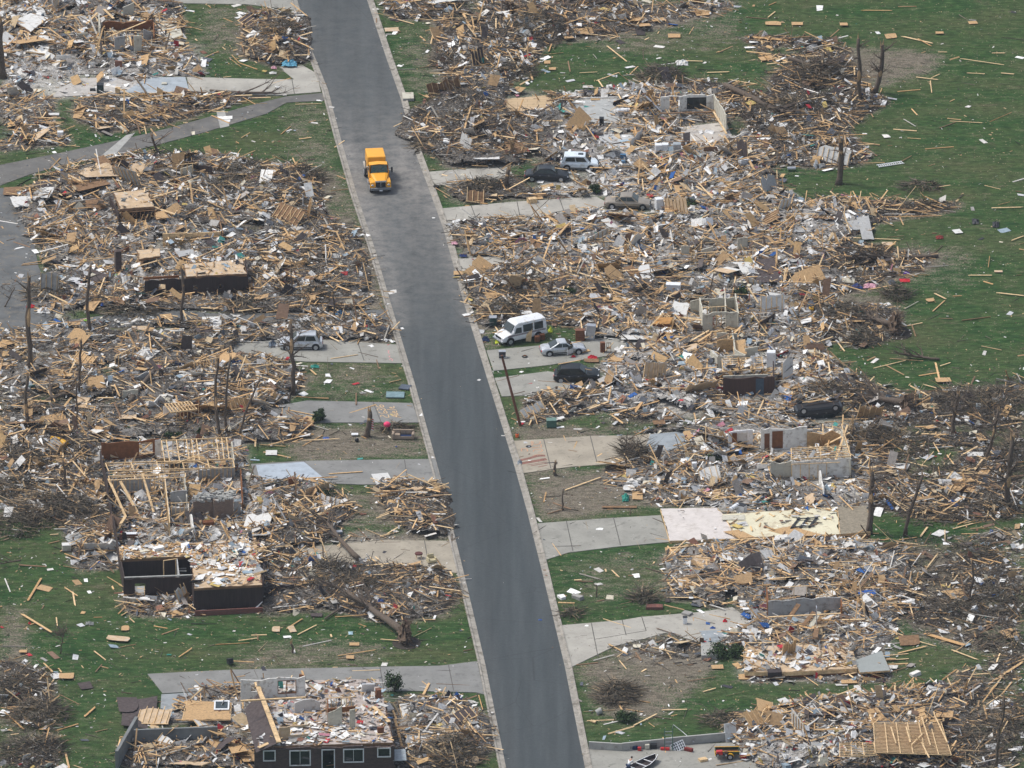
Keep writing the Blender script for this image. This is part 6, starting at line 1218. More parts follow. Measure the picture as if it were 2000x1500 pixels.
for k in range(7): mb.box(A.x, A.x+.9, A.y-k*.3-.14, A.y-k*.3+.14, 2.0-k*.2, 2.06-k*.2)
mb.build('stairs', M_DRY, r.t)
# F brick walled ruin
r = Ruin('house_ruin', 'brick walled lower storey with white framed windows under an open pink floor', 640, 1500)
zf = 2.7; w_ = r.wall((497, 1508), (768, 1503), zf-.05, M_BRICK, th=.25, ops=((.95, 1.95, 1.3, 2.25), (3.5, 5.35, .75, 2.2), (6.6, 7.7, .0, 2.25), (8.7, 10.5, 1.0, 2.25), (12.0, 13.1, 1.5, 2.3)))
for q in ((.95, 1.95, 1.3, 2.25, 0), (3.5, 5.35, .75, 2.2, 1), (8.7, 10.5, 1.0, 2.25, 1), (12.0, 13.1, 1.5, 2.3, 0)): r.frame(w_, *q[:4], mat=M_WHITE, mull=q[4], th=.3)
mb = MB(); mb.box(6.5, 6.6, -.16, .16, 0, 2.35); mb.box(7.7, 7.8, -.16, .16, 0, 2.35); mb.box(6.6, 7.7, -.16, .16, 2.25, 2.35); mb.build('door_frame', M_WHITE, w_)
r.wall((768, 1503), (752, 1420), zf-.05, M_BRICK, th=.25)
M_PINKF = M('pinkish dusty subfloor', (.38, .325, .29), .9, .3, 2.5, dirt=(.46, .44, .41)); r.floor([(500, 1330), (740, 1326), (768, 1450), (505, 1458)], zf, M_PINKF, .25)
w_ = r.wall((470, 1368), (596, 1361), 2.3, M_DRY, z=zf, ops=((1.0, 1.6, .9, 1.9), (3.7, 5.4, .55, 1.85))); mb = MB(); f = .06
for a in ((3.64, 3.7, .5, 1.9), (5.4, 5.46, .5, 1.9), (3.7, 5.4, .49, .55), (3.7, 5.4, 1.85, 1.91), (4.5, 4.58, .55, 1.85)): mb.box(a[0], a[1], -.09, .09, a[2], a[3])
mb.build('window_frame', M_SHEATH, w_); r.wall((470, 1370), (597, 1363), .12, M_WOOD, z=zf+2.3, th=.2, name='top_plate'); r.wall((585, 1350), (596, 1352), 1.9, M_SHEATH, z=zf+.3)
r.wall((640, 1420), (668, 1418), 2.2, M_DRYB, z=zf, jag=.9); r.wall((683, 1421), (694, 1420), 2.1, M_DRYB, z=zf); r.studs((637, 1400), (695, 1397), 2.0, z=zf, gap=.5); r.wall((640, 1393), (694, 1388), .5, M_SHEATH, z=zf+1.4); r.wall((640, 1395), (641, 1420), 2.0, M_SHEATH, z=zf, jag=.6)
r.wall((575, 1392), (625, 1386), 1.3, M_WHITED, z=zf, jag=.5); r.wall((705, 1352), (730, 1350), 1.4, M_WHITE, z=zf, lean=.5, jag=.4); r.wall((545, 1445), (602, 1440), 1.5, M_PLY, z=zf, ops=((1.1, 2.9, .4, 1.2),))
q = [r.P(*p, z) for p, z in (((478, 1385), 3.0), ((512, 1345), 4.2), ((545, 1450), 3.2), ((500, 1470), 2.4))]; mb = MB(); mb.add(q+[v-Vector((0, 0, .08)) for v in q], [(0, 1, 2, 3), (7, 6, 5, 4)]+[(i, 4+i, 4+(i+1) % 4, (i+1) % 4) for i in range(4)]); mb.build('shingled_roof', M_SHING, r.t)
r.beam((500, 1330), 4.2, (545, 1450), 3.4, .45, .12); r.beam((505, 1460), 2.8, (550, 1440), 3.0, .4); r.beam((730, 1380), zf+.2, (760, 1410), zf+.2, .4); r.block((736, 1365), (745, 1364), .9, .6, M_FURN, z=zf, name='cabinet'); r.block((738, 1435), (750, 1434), .7, .4, M_FURN, z=zf, name='cabinet')
r.wall((228, 1502), (267, 1434), 1.9, M_CONCD, th=.3, name='basement_wall'); r.wall((262, 1456), (425, 1450), 1.7, M_CONCD, th=.25, name='basement_wall'); r.wall((270, 1432), (432, 1426), .06, M_CONC, z=.1)
r.floor([(365, 1368), (452, 1372), (450, 1405), (355, 1406)], .9, M_OSB, .1, 'fallen_wall'); mb = MB(); A = r.P(421, 1378, .95); mb2 = MB()
for a in ((-.75, -.6, -1, 1), (.6, .75, -1, 1), (-.6, .6, -1, -.75), (-.6, .6, .75, 1)): mb.box(A.x+a[0]+.6, A.x+a[1]+.6, A.y+a[2]*1.1, A.y+a[3]*1.1, .95, 1.02)
mb.build('window_frame', M_WHITE, r.t); MB().box(A.x, A.x+1.2, A.y-.85, A.y+.85, .93, .96).build('pane', M_GLASS, r.t)
P0 = [r.P(310, 1427, .25), r.P(385, 1427, 1.4), r.P(430, 1425, .9), r.P(428, 1427, .3)]; MB().add(P0+[p+Vector((0, .1, 0)) for p in P0], [(3, 2, 1, 0), (4, 5, 6, 7)]+[(i, (i+1) % 4, 4+(i+1) % 4, 4+i) for i in range(4)]).build('gable_end', M_OSB, r.t)
r.wall((782, 1455), (800, 1380), .15, M_WHITED, name='tilted_wall'); r.floor([(780, 1375), (820, 1372), (835, 1450), (797, 1452)], .7, M_WHITED, .12, 'fallen_wall'); r.beam((820, 1385), .9, (818, 1450), .9, .14); r.studs((800, 1400), (830, 1395), 1.0, gap=.8)
# G white walled room, top right
r = Ruin('house_ruin', 'shattered house with one white walled room left standing behind its slab', 1350, 225)
w_ = r.wall((1290, 222), (1394, 219), 2.2, M_DRY, ops=((1.0, 2.0, .1, 2.0), (3.0, 4.9, .6, 1.7))); r.frame(w_, 3.0, 4.9, .6, 1.7, M_BLACK, mull=2); r.wall((1394, 219), (1419, 262), 2.3, M_DRYB); r.wall((1394, 219), (1419, 262), .08, M_WOOD, z=2.3, th=.2, name='top_plate'); r.wall((1290, 222), (1394, 219), .08, M_WOODD, z=2.2, th=.2, name='top_plate')
r.wall((1326, 225), (1326, 240), 2.1, M_DRY, jag=.5); r.studs((1300, 292), (1372, 290), .9, gap=.5, mat=M_WOODD, miss=.3); r.wall((1302, 290), (1370, 288), .6, M_SHEATH, jag=.4); r.wall((1420, 275), (1448, 272), .7, M_DRY, jag=.4); r.studs((1380, 285), (1420, 280), 1.0, gap=.7, mat=M_WOODD, plates=False)
r.wall((1120, 193), (1208, 191), .12, M_DRY, name='sill_plate'); r.beam((1262, 188), 2.0, (1292, 218), .8, .2, mat=M_METAL)
# O bare plywood deck
r = Ruin('floor_deck', 'bare tan plywood floor deck with a white tiled edge among brush', 1030, 212, 'bare floor decks')
M_GRIDP = brick('tan deck panels', (.46, .34, .20), (.50, .37, .23), (.30, .21, .12)); M_GRIDP.node_tree.nodes['Mapping'].inputs['Rotation'].default_value = (0, 0, 0); M_GRIDP.node_tree.nodes['Brick Texture'].inputs['Scale'].default_value = .42
r.floor([(986, 193), (1077, 185), (1083, 224), (988, 236)], .5, M_GRIDP, .3); r.floor([(1082, 194), (1100, 193), (1112, 214), (1086, 222)], .45, M_WHITED, .2, 'tiled_floor')
# H beige doorway
r = Ruin('house_ruin', 'beige walled entry with a tall doorway standing alone in the rubble', 1405, 630)
r.wall((1372, 649), (1440, 645), 2.3, M_DRYB, ops=((1.05, 2.45, 0, 1.9),)); r.wall((1366, 618), (1373, 649), 2.4, M_DRYB, jag=.3); r.wall((1348, 618), (1390, 616), 2.0, M_DRYB, ops=((.9, 2.0, 0, 1.8),)); r.wall((1390, 612), (1436, 609), 1.8, M_DRYB, jag=.5); r.wall((1436, 609), (1442, 645), 2.2, M_DRYB, ops=((.9, 2.6, 0, 1.8),)); r.studs((1372, 640), (1420, 637), 2.3, gap=.5); r.wall((1415, 600), (1418, 640), 2.0, M_DRYB, jag=.4)
r.wall((1400, 672), (1440, 670), 1.4, M_DRYB, jag=.5)
# I brown walled
r = Ruin('house_ruin', 'house with a dark brown front wall, blue door and small open rooms behind', 1460, 755)
w_ = r.wall((1412, 774), (1512, 771), 2.15, M('brown vertical siding', (.075, .045, .035), .8, .25, 1, stretch=(8, 8, .5)), ops=((3.4, 4.25, 0, 1.9),)); MB().box(3.4, 4.25, -.03, .03, 0, 1.9).build('door', M('faded blue door', (.06, .09, .12), .6), w_)
r.joists([(1410, 702), (1488, 698), (1490, 720), (1412, 726)], 1.6, 5, cross=4, h=.1); r.wall((1412, 740), (1500, 737), .35, M_DRYB, z=1.6); r.wall((1402, 722), (1455, 720), 1.7, M_DRYB, ops=((.6, 1.6, .2, 1.5),)); r.wall((1435, 708), (1456, 720), 1.6, M_DRYB); r.wall((1400, 690), (1433, 688), 1.6, M_OSB, jag=.4); r.wall((1430, 668), (1436, 708), 1.5, M_DRYB, jag=.3); r.wall((1388, 706), (1402, 722), 1.5, M_DRYB, jag=.3); r.floor([(1430, 665), (1455, 662), (1458, 690), (1434, 692)], .8, M_OSB, .1)
r.wall((1510, 735), (1512, 771), 2.0, M_SIDING, jag=.5); r.wall((1455, 700), (1480, 698), 1.3, M_DRYB)
# J white walled
r = Ruin('house_ruin', 'white walled ruin with a doorway, a white fireplace and bare ceiling joists', 1570, 890)
w_ = r.wall((1486, 880), (1576, 875), 2.5, M_DRY, ops=((.35, .9, 0, 1.9), (1.15, 2.3, .1, 2.1))); MB().box(.35, .9, -.04, .04, 0, 1.9).build('door', M_FURN, w_); MB().box(1.15, 2.3, .1, .13, .1, 2.1).build('door', M_SHEATH, w_)
w2 = r.wall((1422, 874), (1470, 871), 1.9, M_WHITE, ops=((.5, 2.0, .0, 1.5),)); MB().box(.5, 2.0, .08, .2, 0, 1.5).build('hearth_back', M_WHITED, w2); MB().cyl((1.25, .05, .3), (0, 1, 0), .3, .08, 14).build('fire_opening', M_BLACK, w2); MB().box(.4, .9, -.12, -.05, .1, 1.6).build('loose_trim', M_FURN, w2)
r.wall((1576, 876), (1640, 873), 2.0, M_OSB, jag=.7); r.wall((1643, 872), (1661, 935), 2.3, M_DRYB, jag=.4); r.studs((1643, 872), (1661, 935), 2.5, gap=.8); r.joists([(1545, 876), (1658, 871), (1661, 891), (1546, 897)], 2.25, 2, cross=4, w_=.1, h=.1, name='ceiling_joists')
r.wall((1546, 936), (1662, 931), 2.2, M_DRY, jag=.35); r.wall((1505, 935), (1550, 933), 2.1, M_DRYB, jag=.5); r.studs((1546, 938), (1640, 934), 1.8, gap=.9, miss=.3); r.wall((1600, 940), (1610, 975), 1.7, M_DRY, jag=.8); r.beam((1630, 905), .5, (1655, 830), 2.6, .2); r.beam((1610, 870), .5, (1660, 845), 1.8, .3); r.beam((1608, 868), 0.2, (1607, 828), 1.2, .12)
r.wall((1545, 850), (1585, 848), 1.5, M_WHITED, lean=.8); r.wall((1580, 870), (1600, 868), 1.4, M_WHITE, lean=.2, jag=.6)
# K slab
r = Ruin('floor_slab', 'low floor slab painted pale pink, with yellow linoleum and a weathered deck end', 1480, 1030, 'bare floor decks')
r.floor([(1290, 993), (1400, 991), (1412, 1004), (1440, 1052), (1308, 1056)], .3, M('pale pink floor paint', (.56, .52, .49), .8, .1, 1.2, dirt=(.42, .38, .34)), .3); r.floor([(1412, 1004), (1635, 990), (1640, 1043), (1440, 1050)], .42, M('yellow linoleum', (.62, .58, .42), .6, .1, .45, dirt=(.44, .37, .26)), .35); r.floor([(1636, 990), (1694, 987), (1700, 1038), (1641, 1043)], .40, M('weathered deck', (.23, .20, .15), .95, .35, 4), .35)
r.wall((1440, 1060), (1700, 1050), .32, M_WOODD, th=.1, name='rim_board'); mb = MB(); A = r.P(1545, 1032, .5)
for k in range(3): mb.bar(A+Vector((k*.9, k*.1, 0)), A+Vector((k*.9+.9, 2.6+k*.1, .05)), .22, .05)
mb.bar(A+Vector((0, .2, .06)), A+Vector((2.4, .6, .06)), .2, .05); mb.bar(A+Vector((.6, 2.2, .1)), A+Vector((2.8, 2.5, .1)), .2, .05); mb.build('iron_frame', M_BLACK, r.t)
Lf = [(1500, 1036), (1545, 1026), (1590, 1040), (1620, 1046), (1540, 1047)]; r.floor(Lf, .445, M_OSB, .02, 'torn_patch', rim=False); r.floor([(1412, 1038), (1445, 1034), (1475, 1049), (1440, 1051)], .447, M_OSB, .02, 'torn_patch', rim=False); r.block((1410, 1016), (1455, 1016), .06, 1.2, M_DRYB, z=.44, name='floor_patch')
# L low grey wall
r = Ruin('house_ruin', 'heap of long timbers behind one low grey wall on the lower right', 1570, 1190)
w_ = r.wall((1500, 1206), (1642, 1199), 1.95, M_GREYW, ops=((5.6, 7.1, .0, .5),)); r.wall((1500, 1206), (1642, 1199), .08, M_WOOD, z=1.95, th=.2, name='top_plate'); r.wall((1497, 1180), (1500, 1206), 1.9, M_SHEATH); r.studs((1500, 1187), (1640, 1180), 2.2, gap=1.3, miss=.2); r.wall((1555, 1186), (1592, 1184), 1.3, M_SIDING); r.wall((1642, 1199), (1644, 1215), 1.9, M_SHEATH)
for a, b_ in (((1556, 1238), (1590, 1195)), ((1575, 1240), (1600, 1195)), ((1530, 1225), (1560, 1180)), ((1600, 1200), (1592, 1245))): r.beam(a, .2, b_, 1.8, .5, .06, M_DRYB if a[0] % 2 else M_WOODD)
r.wall((1594, 1240), (1594.5, 1246), 3.2, M_METAL, th=.08, name='flue_pipe'); r.wall((1520, 1130), (1570, 1126), 1.2, M_GREYW, jag=.4, lean=.3)
# M grey panel deck
r = Ruin('floor_deck', 'low plywood floor deck with a flat grey panel at its right end', 1600, 1300, 'bare floor decks')
r.floor([(1452, 1263), (1540, 1260), (1662, 1254), (1674, 1305), (1545, 1312), (1455, 1312)], .8, M_PLY, .4); r.floor([(1668, 1290), (1722, 1271), (1738, 1309), (1680, 1313)], .7, M('flat grey panel', (.27, .29, .28), .8, .06, 1), .15, 'grey_panel'); r.wall((1455, 1326), (1674, 1319), .75, M_SHEATH, th=.1, name='rim_board'); r.block((1500, 1330), (1527, 1329), .9, 1.2, M('dark rubble stone', (.05, .04, .04), .9, .3, 4), name='stone_steps'); r.wall((1452, 1285), (1480, 1270), .6, M_CONC)
# N bare rafter roof
r = Ruin('collapsed_roof', 'collapsed roof stripped down to rows of thin battens in the lower right corner', 1780, 1470)
r.joists([(1706, 1412), (1709, 1470), (1858, 1475), (1838, 1410)], 1.6, 22, w_=.07, h=.05, name='battens', cross=5); r.joists([(1640, 1452), (1640, 1478), (1712, 1475), (1706, 1450)], 1.4, 8, w_=.07, h=.05, name='battens', cross=2); r.floor([(1709, 1414), (1838, 1412), (1856, 1472), (1712, 1470)], 1.35, M_WOODD, .1, 'ceiling_boards')
for a, b_ in (((1740, 1420), (1750, 1452)), ((1770, 1420), (1778, 1450)), ((1800, 1400), (1817, 1455)), ((1828, 1402), (1850, 1450)), ((1780, 1455), (1803, 1432)), ((1800, 1450), (1815, 1480))): r.beam(a, 1.85, b_, 1.8, .14, .06)
r.wall((1565, 1440), (1590, 1420), 1.4, M_DRY, lean=.4); r.wall((1555, 1420), (1600, 1415), 1.0, M_SIDING, jag=.4); r.beam((1540, 1410), 1.0, (1600, 1440), .4, .2)
r = Ruin('house_ruin', 'low concrete retaining wall with a leaning white door beside the lowest right driveway', 1420, 1455, 'wrecked houses')
r.wall((1150, 1463), (1215, 1467), .8, M_CONC, th=.2, name='retaining_wall'); r.wall((1215, 1467), (1300, 1458), .85, M_CONC, th=.2, name='retaining_wall'); r.wall((1300, 1458), (1420, 1447), .9, M_CONC, th=.2, name='retaining_wall'); r.wall((1418, 1450), (1440, 1446), 1.9, M_WHITED, lean=-.3, jag=.2, name='leaning_door')
r = Ruin('house_ruin', 'broken grey walls and a crushed gable in the middle of the right hand rubble', 1370, 500)
r.wall((1330, 510), (1346, 508), 1.8, M_DRYB); r.wall((1338, 485), (1390, 482), 1.2, M_DRYB, jag=.3); r.wall((1370, 510), (1392, 508), 1.6, M_DRYB, jag=.3); r.wall((1440, 497), (1460, 495), 2.0, M_DRYB); r.studs((1350, 520), (1430, 515), 1.5, gap=.6, miss=.4); r.beam((1220, 500), .2, (1222, 478), 2.0, .3); r.beam((1240, 508), .2, (1222, 478), 2.0, .3)
for a in ((1462, 508, 1500, 480), (1500, 480, 1548, 500), (1515, 530, 1573, 518), (1573, 518, 1545, 492)): r.beam(a[:2], .5, a[2:], .9, .35, .08, M_WHITE, 'white_trim')
for a in ((1523, 548, 1570, 532), (1530, 556, 1577, 540), (1523, 548, 1530, 556), (1570, 532, 1577, 540), (1546, 540, 1552, 549)): r.beam(a[:2], .5, a[2:], .55, .3, .06, M_WHITE, 'window_frame')
# roadside lumber heap, fence panel
t = T('fence_panel', 'dark slatted fence panel lying flat on the lower right lawn', 'fence', G(1798, 1372)); mb = MB()
for k in range(26): mb.box(-3.2+k*.25, -3.05+k*.25, -1.6, 1.6, .1, .13)
mb.box(-3.3, 3.4, -1.1, -.95, .04, .1); mb.box(-3.3, 3.4, .95, 1.1, .04, .1); mb.build('slats', M('charred slats', (.03, .03, .028), .9), t); t.rotation_euler = (0, 0, .28)
# ---------------------------------------------------------------- utility pole and street things
t = T('utility_pole', 'rusty brown utility pole leaning towards the street over the right kerb', 'utility pole', G(1017, 832)); MB().tube([(0, 0, -.1), (-1.95, 0, 7.9)], [.16, .12], 8).build('pole', M('rusty creosote', (.16, .07, .045), .9, .3, 3), t)
MB().bar((-2.2, 0, 7.5), (-1.4, 0, 7.7), .06, .06).build('bracket', M_METAL, t); MB().box(-2.2, -1.7, -.2, .2, 7.75, 7.85).build('cap_plate', M_BLACK, t)
mb = MB(); g = G(1017, 826)
def box_thing(name, label, cat, px, py, w_, d, h, mat, rz=0.0, z=None, bev=.03, lid=None, rot=None, group=None, extra=None):
    g = G(px, py); z = mound(g.x, g.y)*.7+.05 if z is None else z; t = T(name, label, cat, (g.x, g.y, z), rz, group, rot)
    MB().box(-w_/2, w_/2, -d/2, d/2, 0, h).build('body', mat, t, bevel=min(bev, h*.2))
    if lid is not None: MB().box(-w_/2-.02, w_/2+.02, -d/2-.02, d/2+.02, h+.002, h+.05).build('lid', lid, t, bevel=.01)
    if extra: extra(t, w_, d, h)
    return t
def doors2(m_):
    def f(t, w_, d, h):
        for z0, z1 in ((.04, h*.62), (h*.65, h-.04)): p = MB().box(-w_/2+.03, w_/2-.03, -d/2-.03, -d/2-.001, z0, z1).build('door', m_, t, bevel=.01); MB().box(w_/2-.12, w_/2-.09, -d/2-.06, -d/2-.03, z0+.1, z0+.35).build('handle', M_METAL, p)
    return f
def drawers(n):
    def f(t, w_, d, h):
        for k in range(n): MB().box(-w_/2+.04, w_/2-.04, -d/2-.025, -d/2-.001, .05+k*(h-.08)/n, (k+1)*(h-.08)/n).build('drawer', M_FURN, t)
    return f
box_thing('refrigerator', 'tall white refrigerator standing on the pink subfloor', 'refrigerator', 483, 1098, .85, .8, 1.6, M('cream enamel', (.55, .53, .42), .4), z=.6, extra=doors2(M_WHITE))
box_thing('refrigerator', 'white refrigerator lying tipped beyond the grey walls right of the street', 'refrigerator', 1370, 447, .9, .8, 1.7, M_WHITE, rot=(rad(62), rad(10), .5), z=.6, extra=doors2(M_WHITE))
box_thing('refrigerator', 'white fridge with an open box top beside the gold sedan', 'refrigerator', 1287, 410, .8, .7, 1.3, M_WHITE, .3, extra=doors2(M_WHITE)); box_thing('refrigerator', 'white refrigerator standing beside the small open rooms at right', 'refrigerator', 1506, 717, .9, .8, 1.7, M_WHITE, -.1, extra=doors2(M_WHITE))
box_thing('washing_machine', 'left one of two white washing machines near the white walled room', 'washing machine', 1286, 303, .75, .7, 1.0, M_WHITE, .1, extra=doors2(M_WHITE)); box_thing('washing_machine', 'right one of two white washing machines near the white walled room', 'washing machine', 1299, 302, .72, .7, 1.0, M_WHITE, 0, extra=doors2(M_WHITE)); box_thing('refrigerator', 'grey refrigerator right of the two washing machines', 'refrigerator', 1322, 309, .85, .8, 1.35, M('grey enamel', (.30, .33, .35), .4), .05, extra=doors2(M_METAL))
box_thing('freezer', 'white chest freezer on its side left of the beige doorway ruin', 'freezer', 1315, 574, 1.5, .8, .9, M_WHITE, -.1, lid=M_WHITE)
box_thing('dryer', 'off white appliance with a hose hole lower down in the left rubble near the lawn', 'appliance', 130, 1075, .9, .7, .6, M_DRYB, .1, lid=M_WHITED); box_thing('display_rack', 'pale open fronted metal rack standing right of the white van', 'rack', 1152, 663, .95, .7, 1.6, M_METAL, rot=(0, rad(6), 0), z=.1, extra=doors2(M_METAL)); box_thing('dresser', 'reddish brown dresser with a cluttered top right of the white van', 'dresser', 1133, 665, .95, .6, 1.15, M_FURN, .05, extra=drawers(4), lid=M_PINK if False else M_FURN)
box_thing('nightstand', 'left one of two small brown nightstands behind the white van', 'nightstand', 1049, 668, .5, .45, .65, M_FURN, .3, extra=drawers(2), z=.06); box_thing('nightstand', 'right one of two small brown nightstands behind the white van', 'nightstand', 1059, 664, .5, .45, .65, M_FURN, .25, extra=drawers(2), z=.06); box_thing('leaning_board', 'tan board leaning on the open side of the white van', 'board', 1032, 668, .6, .08, 2.0, M_WOOD, rot=(rad(-12), rad(10), .3), z=.06)
box_thing('bookcase', 'narrow dark red bookcase right of the silver coupe', 'bookcase', 1177, 688, .5, .45, 1.1, M_FURN, .1, extra=drawers(3)); box_thing('wardrobe', 'big orange brown wardrobe lying tilted above the coupe', 'wardrobe', 1298, 645, 2.0, 1.2, .8, M('orange oak', (.38, .19, .05), .6), rot=(rad(14), rad(-10), -.35), z=.4, extra=drawers(2)); box_thing('trash_bin', 'dark green wheeled bin with a pale lid at the front of the white van', 'bin', 963, 636, .75, .7, .95, M('dark green plastic', (.02, .05, .045), .5), 0, lid=M_METAL, z=.03)
box_thing('mailbox_stand', 'dark brown box on the kerb beside the utility pole top', 'box', 981, 699, .7, .5, .7, M('dark brown box', (.06, .055, .06), .8), .05, z=.06, lid=M_METAL); box_thing('utility_box', 'green utility cabinet on the lawn beside the leaning pole', 'utility cabinet', 1077, 833, 1.0, .8, .75, M_GREENP, .05, z=.03, lid=M('paler green lid', (.12, .20, .17), .5)); box_thing('crate', 'big tan cardboard crate in front of the dark sedan', 'crate', 1039, 396, 1.0, .7, .5, M_WOOD, .3)
box_thing('cooler', 'red cool box with a white lid right of the garden trailer', 'cool box', 1452, 1482, .6, .4, .42, M_REDP, 0, z=.07, lid=M_WHITE); box_thing('cardboard_box', 'tan cardboard box lying left of the garden trailer', 'box', 1373, 1487, .8, .6, .25, M_WOOD, .4, z=.07); box_thing('white_bin', 'small white bin on a black base on the lower right driveway', 'bin', 1338, 1219, .42, .4, .7, M_WHITE, 0, z=.07, lid=M_BLACK); box_thing('trash_bin', 'blue tub lying among plants and rubble beside the basement house', 'bin', 611, 1110, .85, .7, .8, M_BLUEP, .1, lid=M_TAPE)
box_thing('trash_bin', 'dark grey bin tipped over on the lawn above the long grey driveway', 'bin', 447, 1296, .5, .5, .7, M_BLACK, rot=(rad(70), 0, .4), z=.3); box_thing('suitcase', 'grey case lying on the lawn behind the lumber heap', 'case', 661, 1046, .75, .5, .4, M('grey blue plastic', (.09, .12, .16), .6), .2, z=.05, lid=M_METAL); box_thing('cabinet', 'brown cabinet box on the boards left of the lettered driveway', 'cabinet', 571, 960, .8, .5, 1.0, M_FURN, .1, extra=drawers(2)); box_thing('cabinet', 'tan cabinet standing beside the freezer fridge on the pink subfloor', 'cabinet', 432, 1094, .75, .6, 1.0, M_WOOD, .05, z=.5, extra=drawers(3))
box_thing('metal_sheet', 'weathered blue grey metal sheet lying by the left kerb above the lettered driveway', 'metal sheet', 772, 773, 1.9, 1.5, .12, M('blue grey paint', (.16, .24, .26), .6, .3, 3), -.03, z=.05); box_thing('metal_sheet', 'dark folded tarpaulin on the lawn by the kerb above the blue grey sheet', 'tarpaulin', 791, 758, 1.1, 1.2, .12, M('slate tarpaulin', (.08, .10, .13), .8), -.3, z=.05); box_thing('step', 'flat white board standing on the front lawn left of the torn stump', 'board', 693, 851, .7, .5, .1, M_WHITE, 0, z=.12)
box_thing('concrete_steps', 'little concrete porch steps beside the low green hedge', 'steps', 1385, 1275, 1.6, 3.2, .45, M_CONC, 0, z=.0, lid=None); box_thing('stone_planter', 'brick kerb block lying above the lower right driveway', 'brick block', 1278, 1188, 1.7, .8, .3, M_BRICKR, 0, z=.0); box_thing('kerb_inlet', 'pale round concrete storm drain cover at the right kerb', 'drain cover', 797, 192, 1.2, 1.8, .28, M_CONC, .05, z=.02, lid=M_DRYB); box_thing('headboard_panel', 'dark wheelie bin with open lid on the pale gypsum slab', 'bin', 196, 181, .75, .8, .9, M('black green bin', (.02, .04, .04), .5), 0, z=.1, lid=M_BLACK)
box_thing('tool_chest', 'low black toolbox beside the open dark bin on the pale slab', 'toolbox', 181, 178, .6, .4, .2, M_BLACK, 0, z=.1); box_thing('cabinet', 'narrow tan cabinet beside the open dark bin', 'cabinet', 230, 182, .5, .4, .6, M_WOOD, -.3, z=.1); box_thing('storage_tote', 'pale tote lying on the blue grey slab', 'tote', 321, 166, .6, .5, .15, M_DRYB, 0, z=.1); box_thing('white_cabinet', 'small white cabinet standing on grass left of the curving lane', 'cabinet', 118, 270, .65, .5, .8, M_WHITE, .05, z=.02, extra=doors2(M_WHITE))
box_thing('mattress', 'white mattress slumped against the dark siding at the basement house', 'mattress', 214, 1078, 1.0, .35, 1.1, M_WHITED, rot=(rad(15), rad(35), .4), z=.3); box_thing('sideboard', 'long white dresser on the open dusty floor of the framed house', 'dresser', 254, 1052, 1.5, .5, .55, M_WHITE, .02, extra=drawers(2)); box_thing('chest', 'brown chest lying in the dusty rooms beside the chimney', 'chest', 407, 1028, 1.1, .7, .5, M_FURN, .25, extra=drawers(2)); box_thing('grey_box', 'rounded grey plastic bin lying on white scraps in the top right rubble', 'bin', 1175, 248, .5, .6, 1.0, M_BLACK, 0)
box_thing('tank', 'blue metal bed of a cart in the rubble right of the white SUV', 'cart', 1355, 318, 1.6, 1.0, .4, M('sky blue paint', (.06, .16, .27), .6), -.1, lid=M('pale blue tray', (.25, .33, .36), .6)); box_thing('blue_case', 'blue case above a paler one right of the white SUV', 'case', 1217, 312, .6, .45, .5, M('denim blue', (.07, .17, .30), .7), .1); box_thing('blue_case', 'pale blue case just below the blue one right of the white SUV', 'case', 1218, 321, .5, .4, .35, M('light denim', (.14, .26, .40), .7), 0); box_thing('car_seat', 'small white ride on toy boat with a blue top behind the low grey wall', 'toy boat', 1693, 1172, 1.7, .9, .45, M_WHITE, .05, lid=M_BLUEP)
box_thing('stove', 'white stove beside the white walls with a black top', 'stove', 1448, 1001, .9, .7, .8, M_WHITE, -.5, lid=M_BLACK); box_thing('white_crate', 'white box with a black window on the driveway rubble near the grey heap', 'cabinet', 1356, 922, .5, .4, .8, M_WHITE, .1, extra=doors2(M_WHITE)); box_thing('pallet', 'pale blue slatted storm door lying beside the brick walled ruin', 'storm door', 778, 1492, 1.5, 2.6, .08, M('pale blue grey paint', (.30, .34, .36), .6), .05, z=.9)
box_thing('dark_chest', 'dark navy bag standing left of the stacked drums by the retaining wall', 'bag', 1228, 1464, .6, .5, .45, M_BLACK, 0, z=.07, bev=.1, group='clutter along the retaining wall'); box_thing('dark_chest', 'second dark rounded bag along the retaining wall', 'bag', 1240, 1464, .55, .5, .4, M_TAPE, 0, z=.07, bev=.1, group='clutter along the retaining wall'); box_thing('fuel_can', 'red fuel can in front of the bags by the retaining wall', 'can', 1249, 1467, .35, .3, .35, M_REDP, 0, z=.07, group='clutter along the retaining wall'); box_thing('box', 'beige box among the clutter along the retaining wall', 'box', 1264, 1464, .45, .4, .5, M_DRYB, 0, z=.07, group='clutter along the retaining wall')
box_thing('box', 'black box right of the beige one by the retaining wall', 'box', 1277, 1463, .6, .4, .5, M_BLACK, 0, z=.07, group='clutter along the retaining wall'); box_thing('tool_case', 'long red toolbox lying by the ladder at the retaining wall', 'toolbox', 1299, 1466, .9, .3, .25, M_REDP, -.1, z=.07, group='clutter along the retaining wall'); box_thing('golf_bag', 'dark red golf bag lying beside the white lattice panel', 'golf bag', 1345, 1468, .9, .35, .35, M('dark red canvas', (.18, .03, .025), .8), -.5, z=.07, bev=.1, group='clutter along the retaining wall')
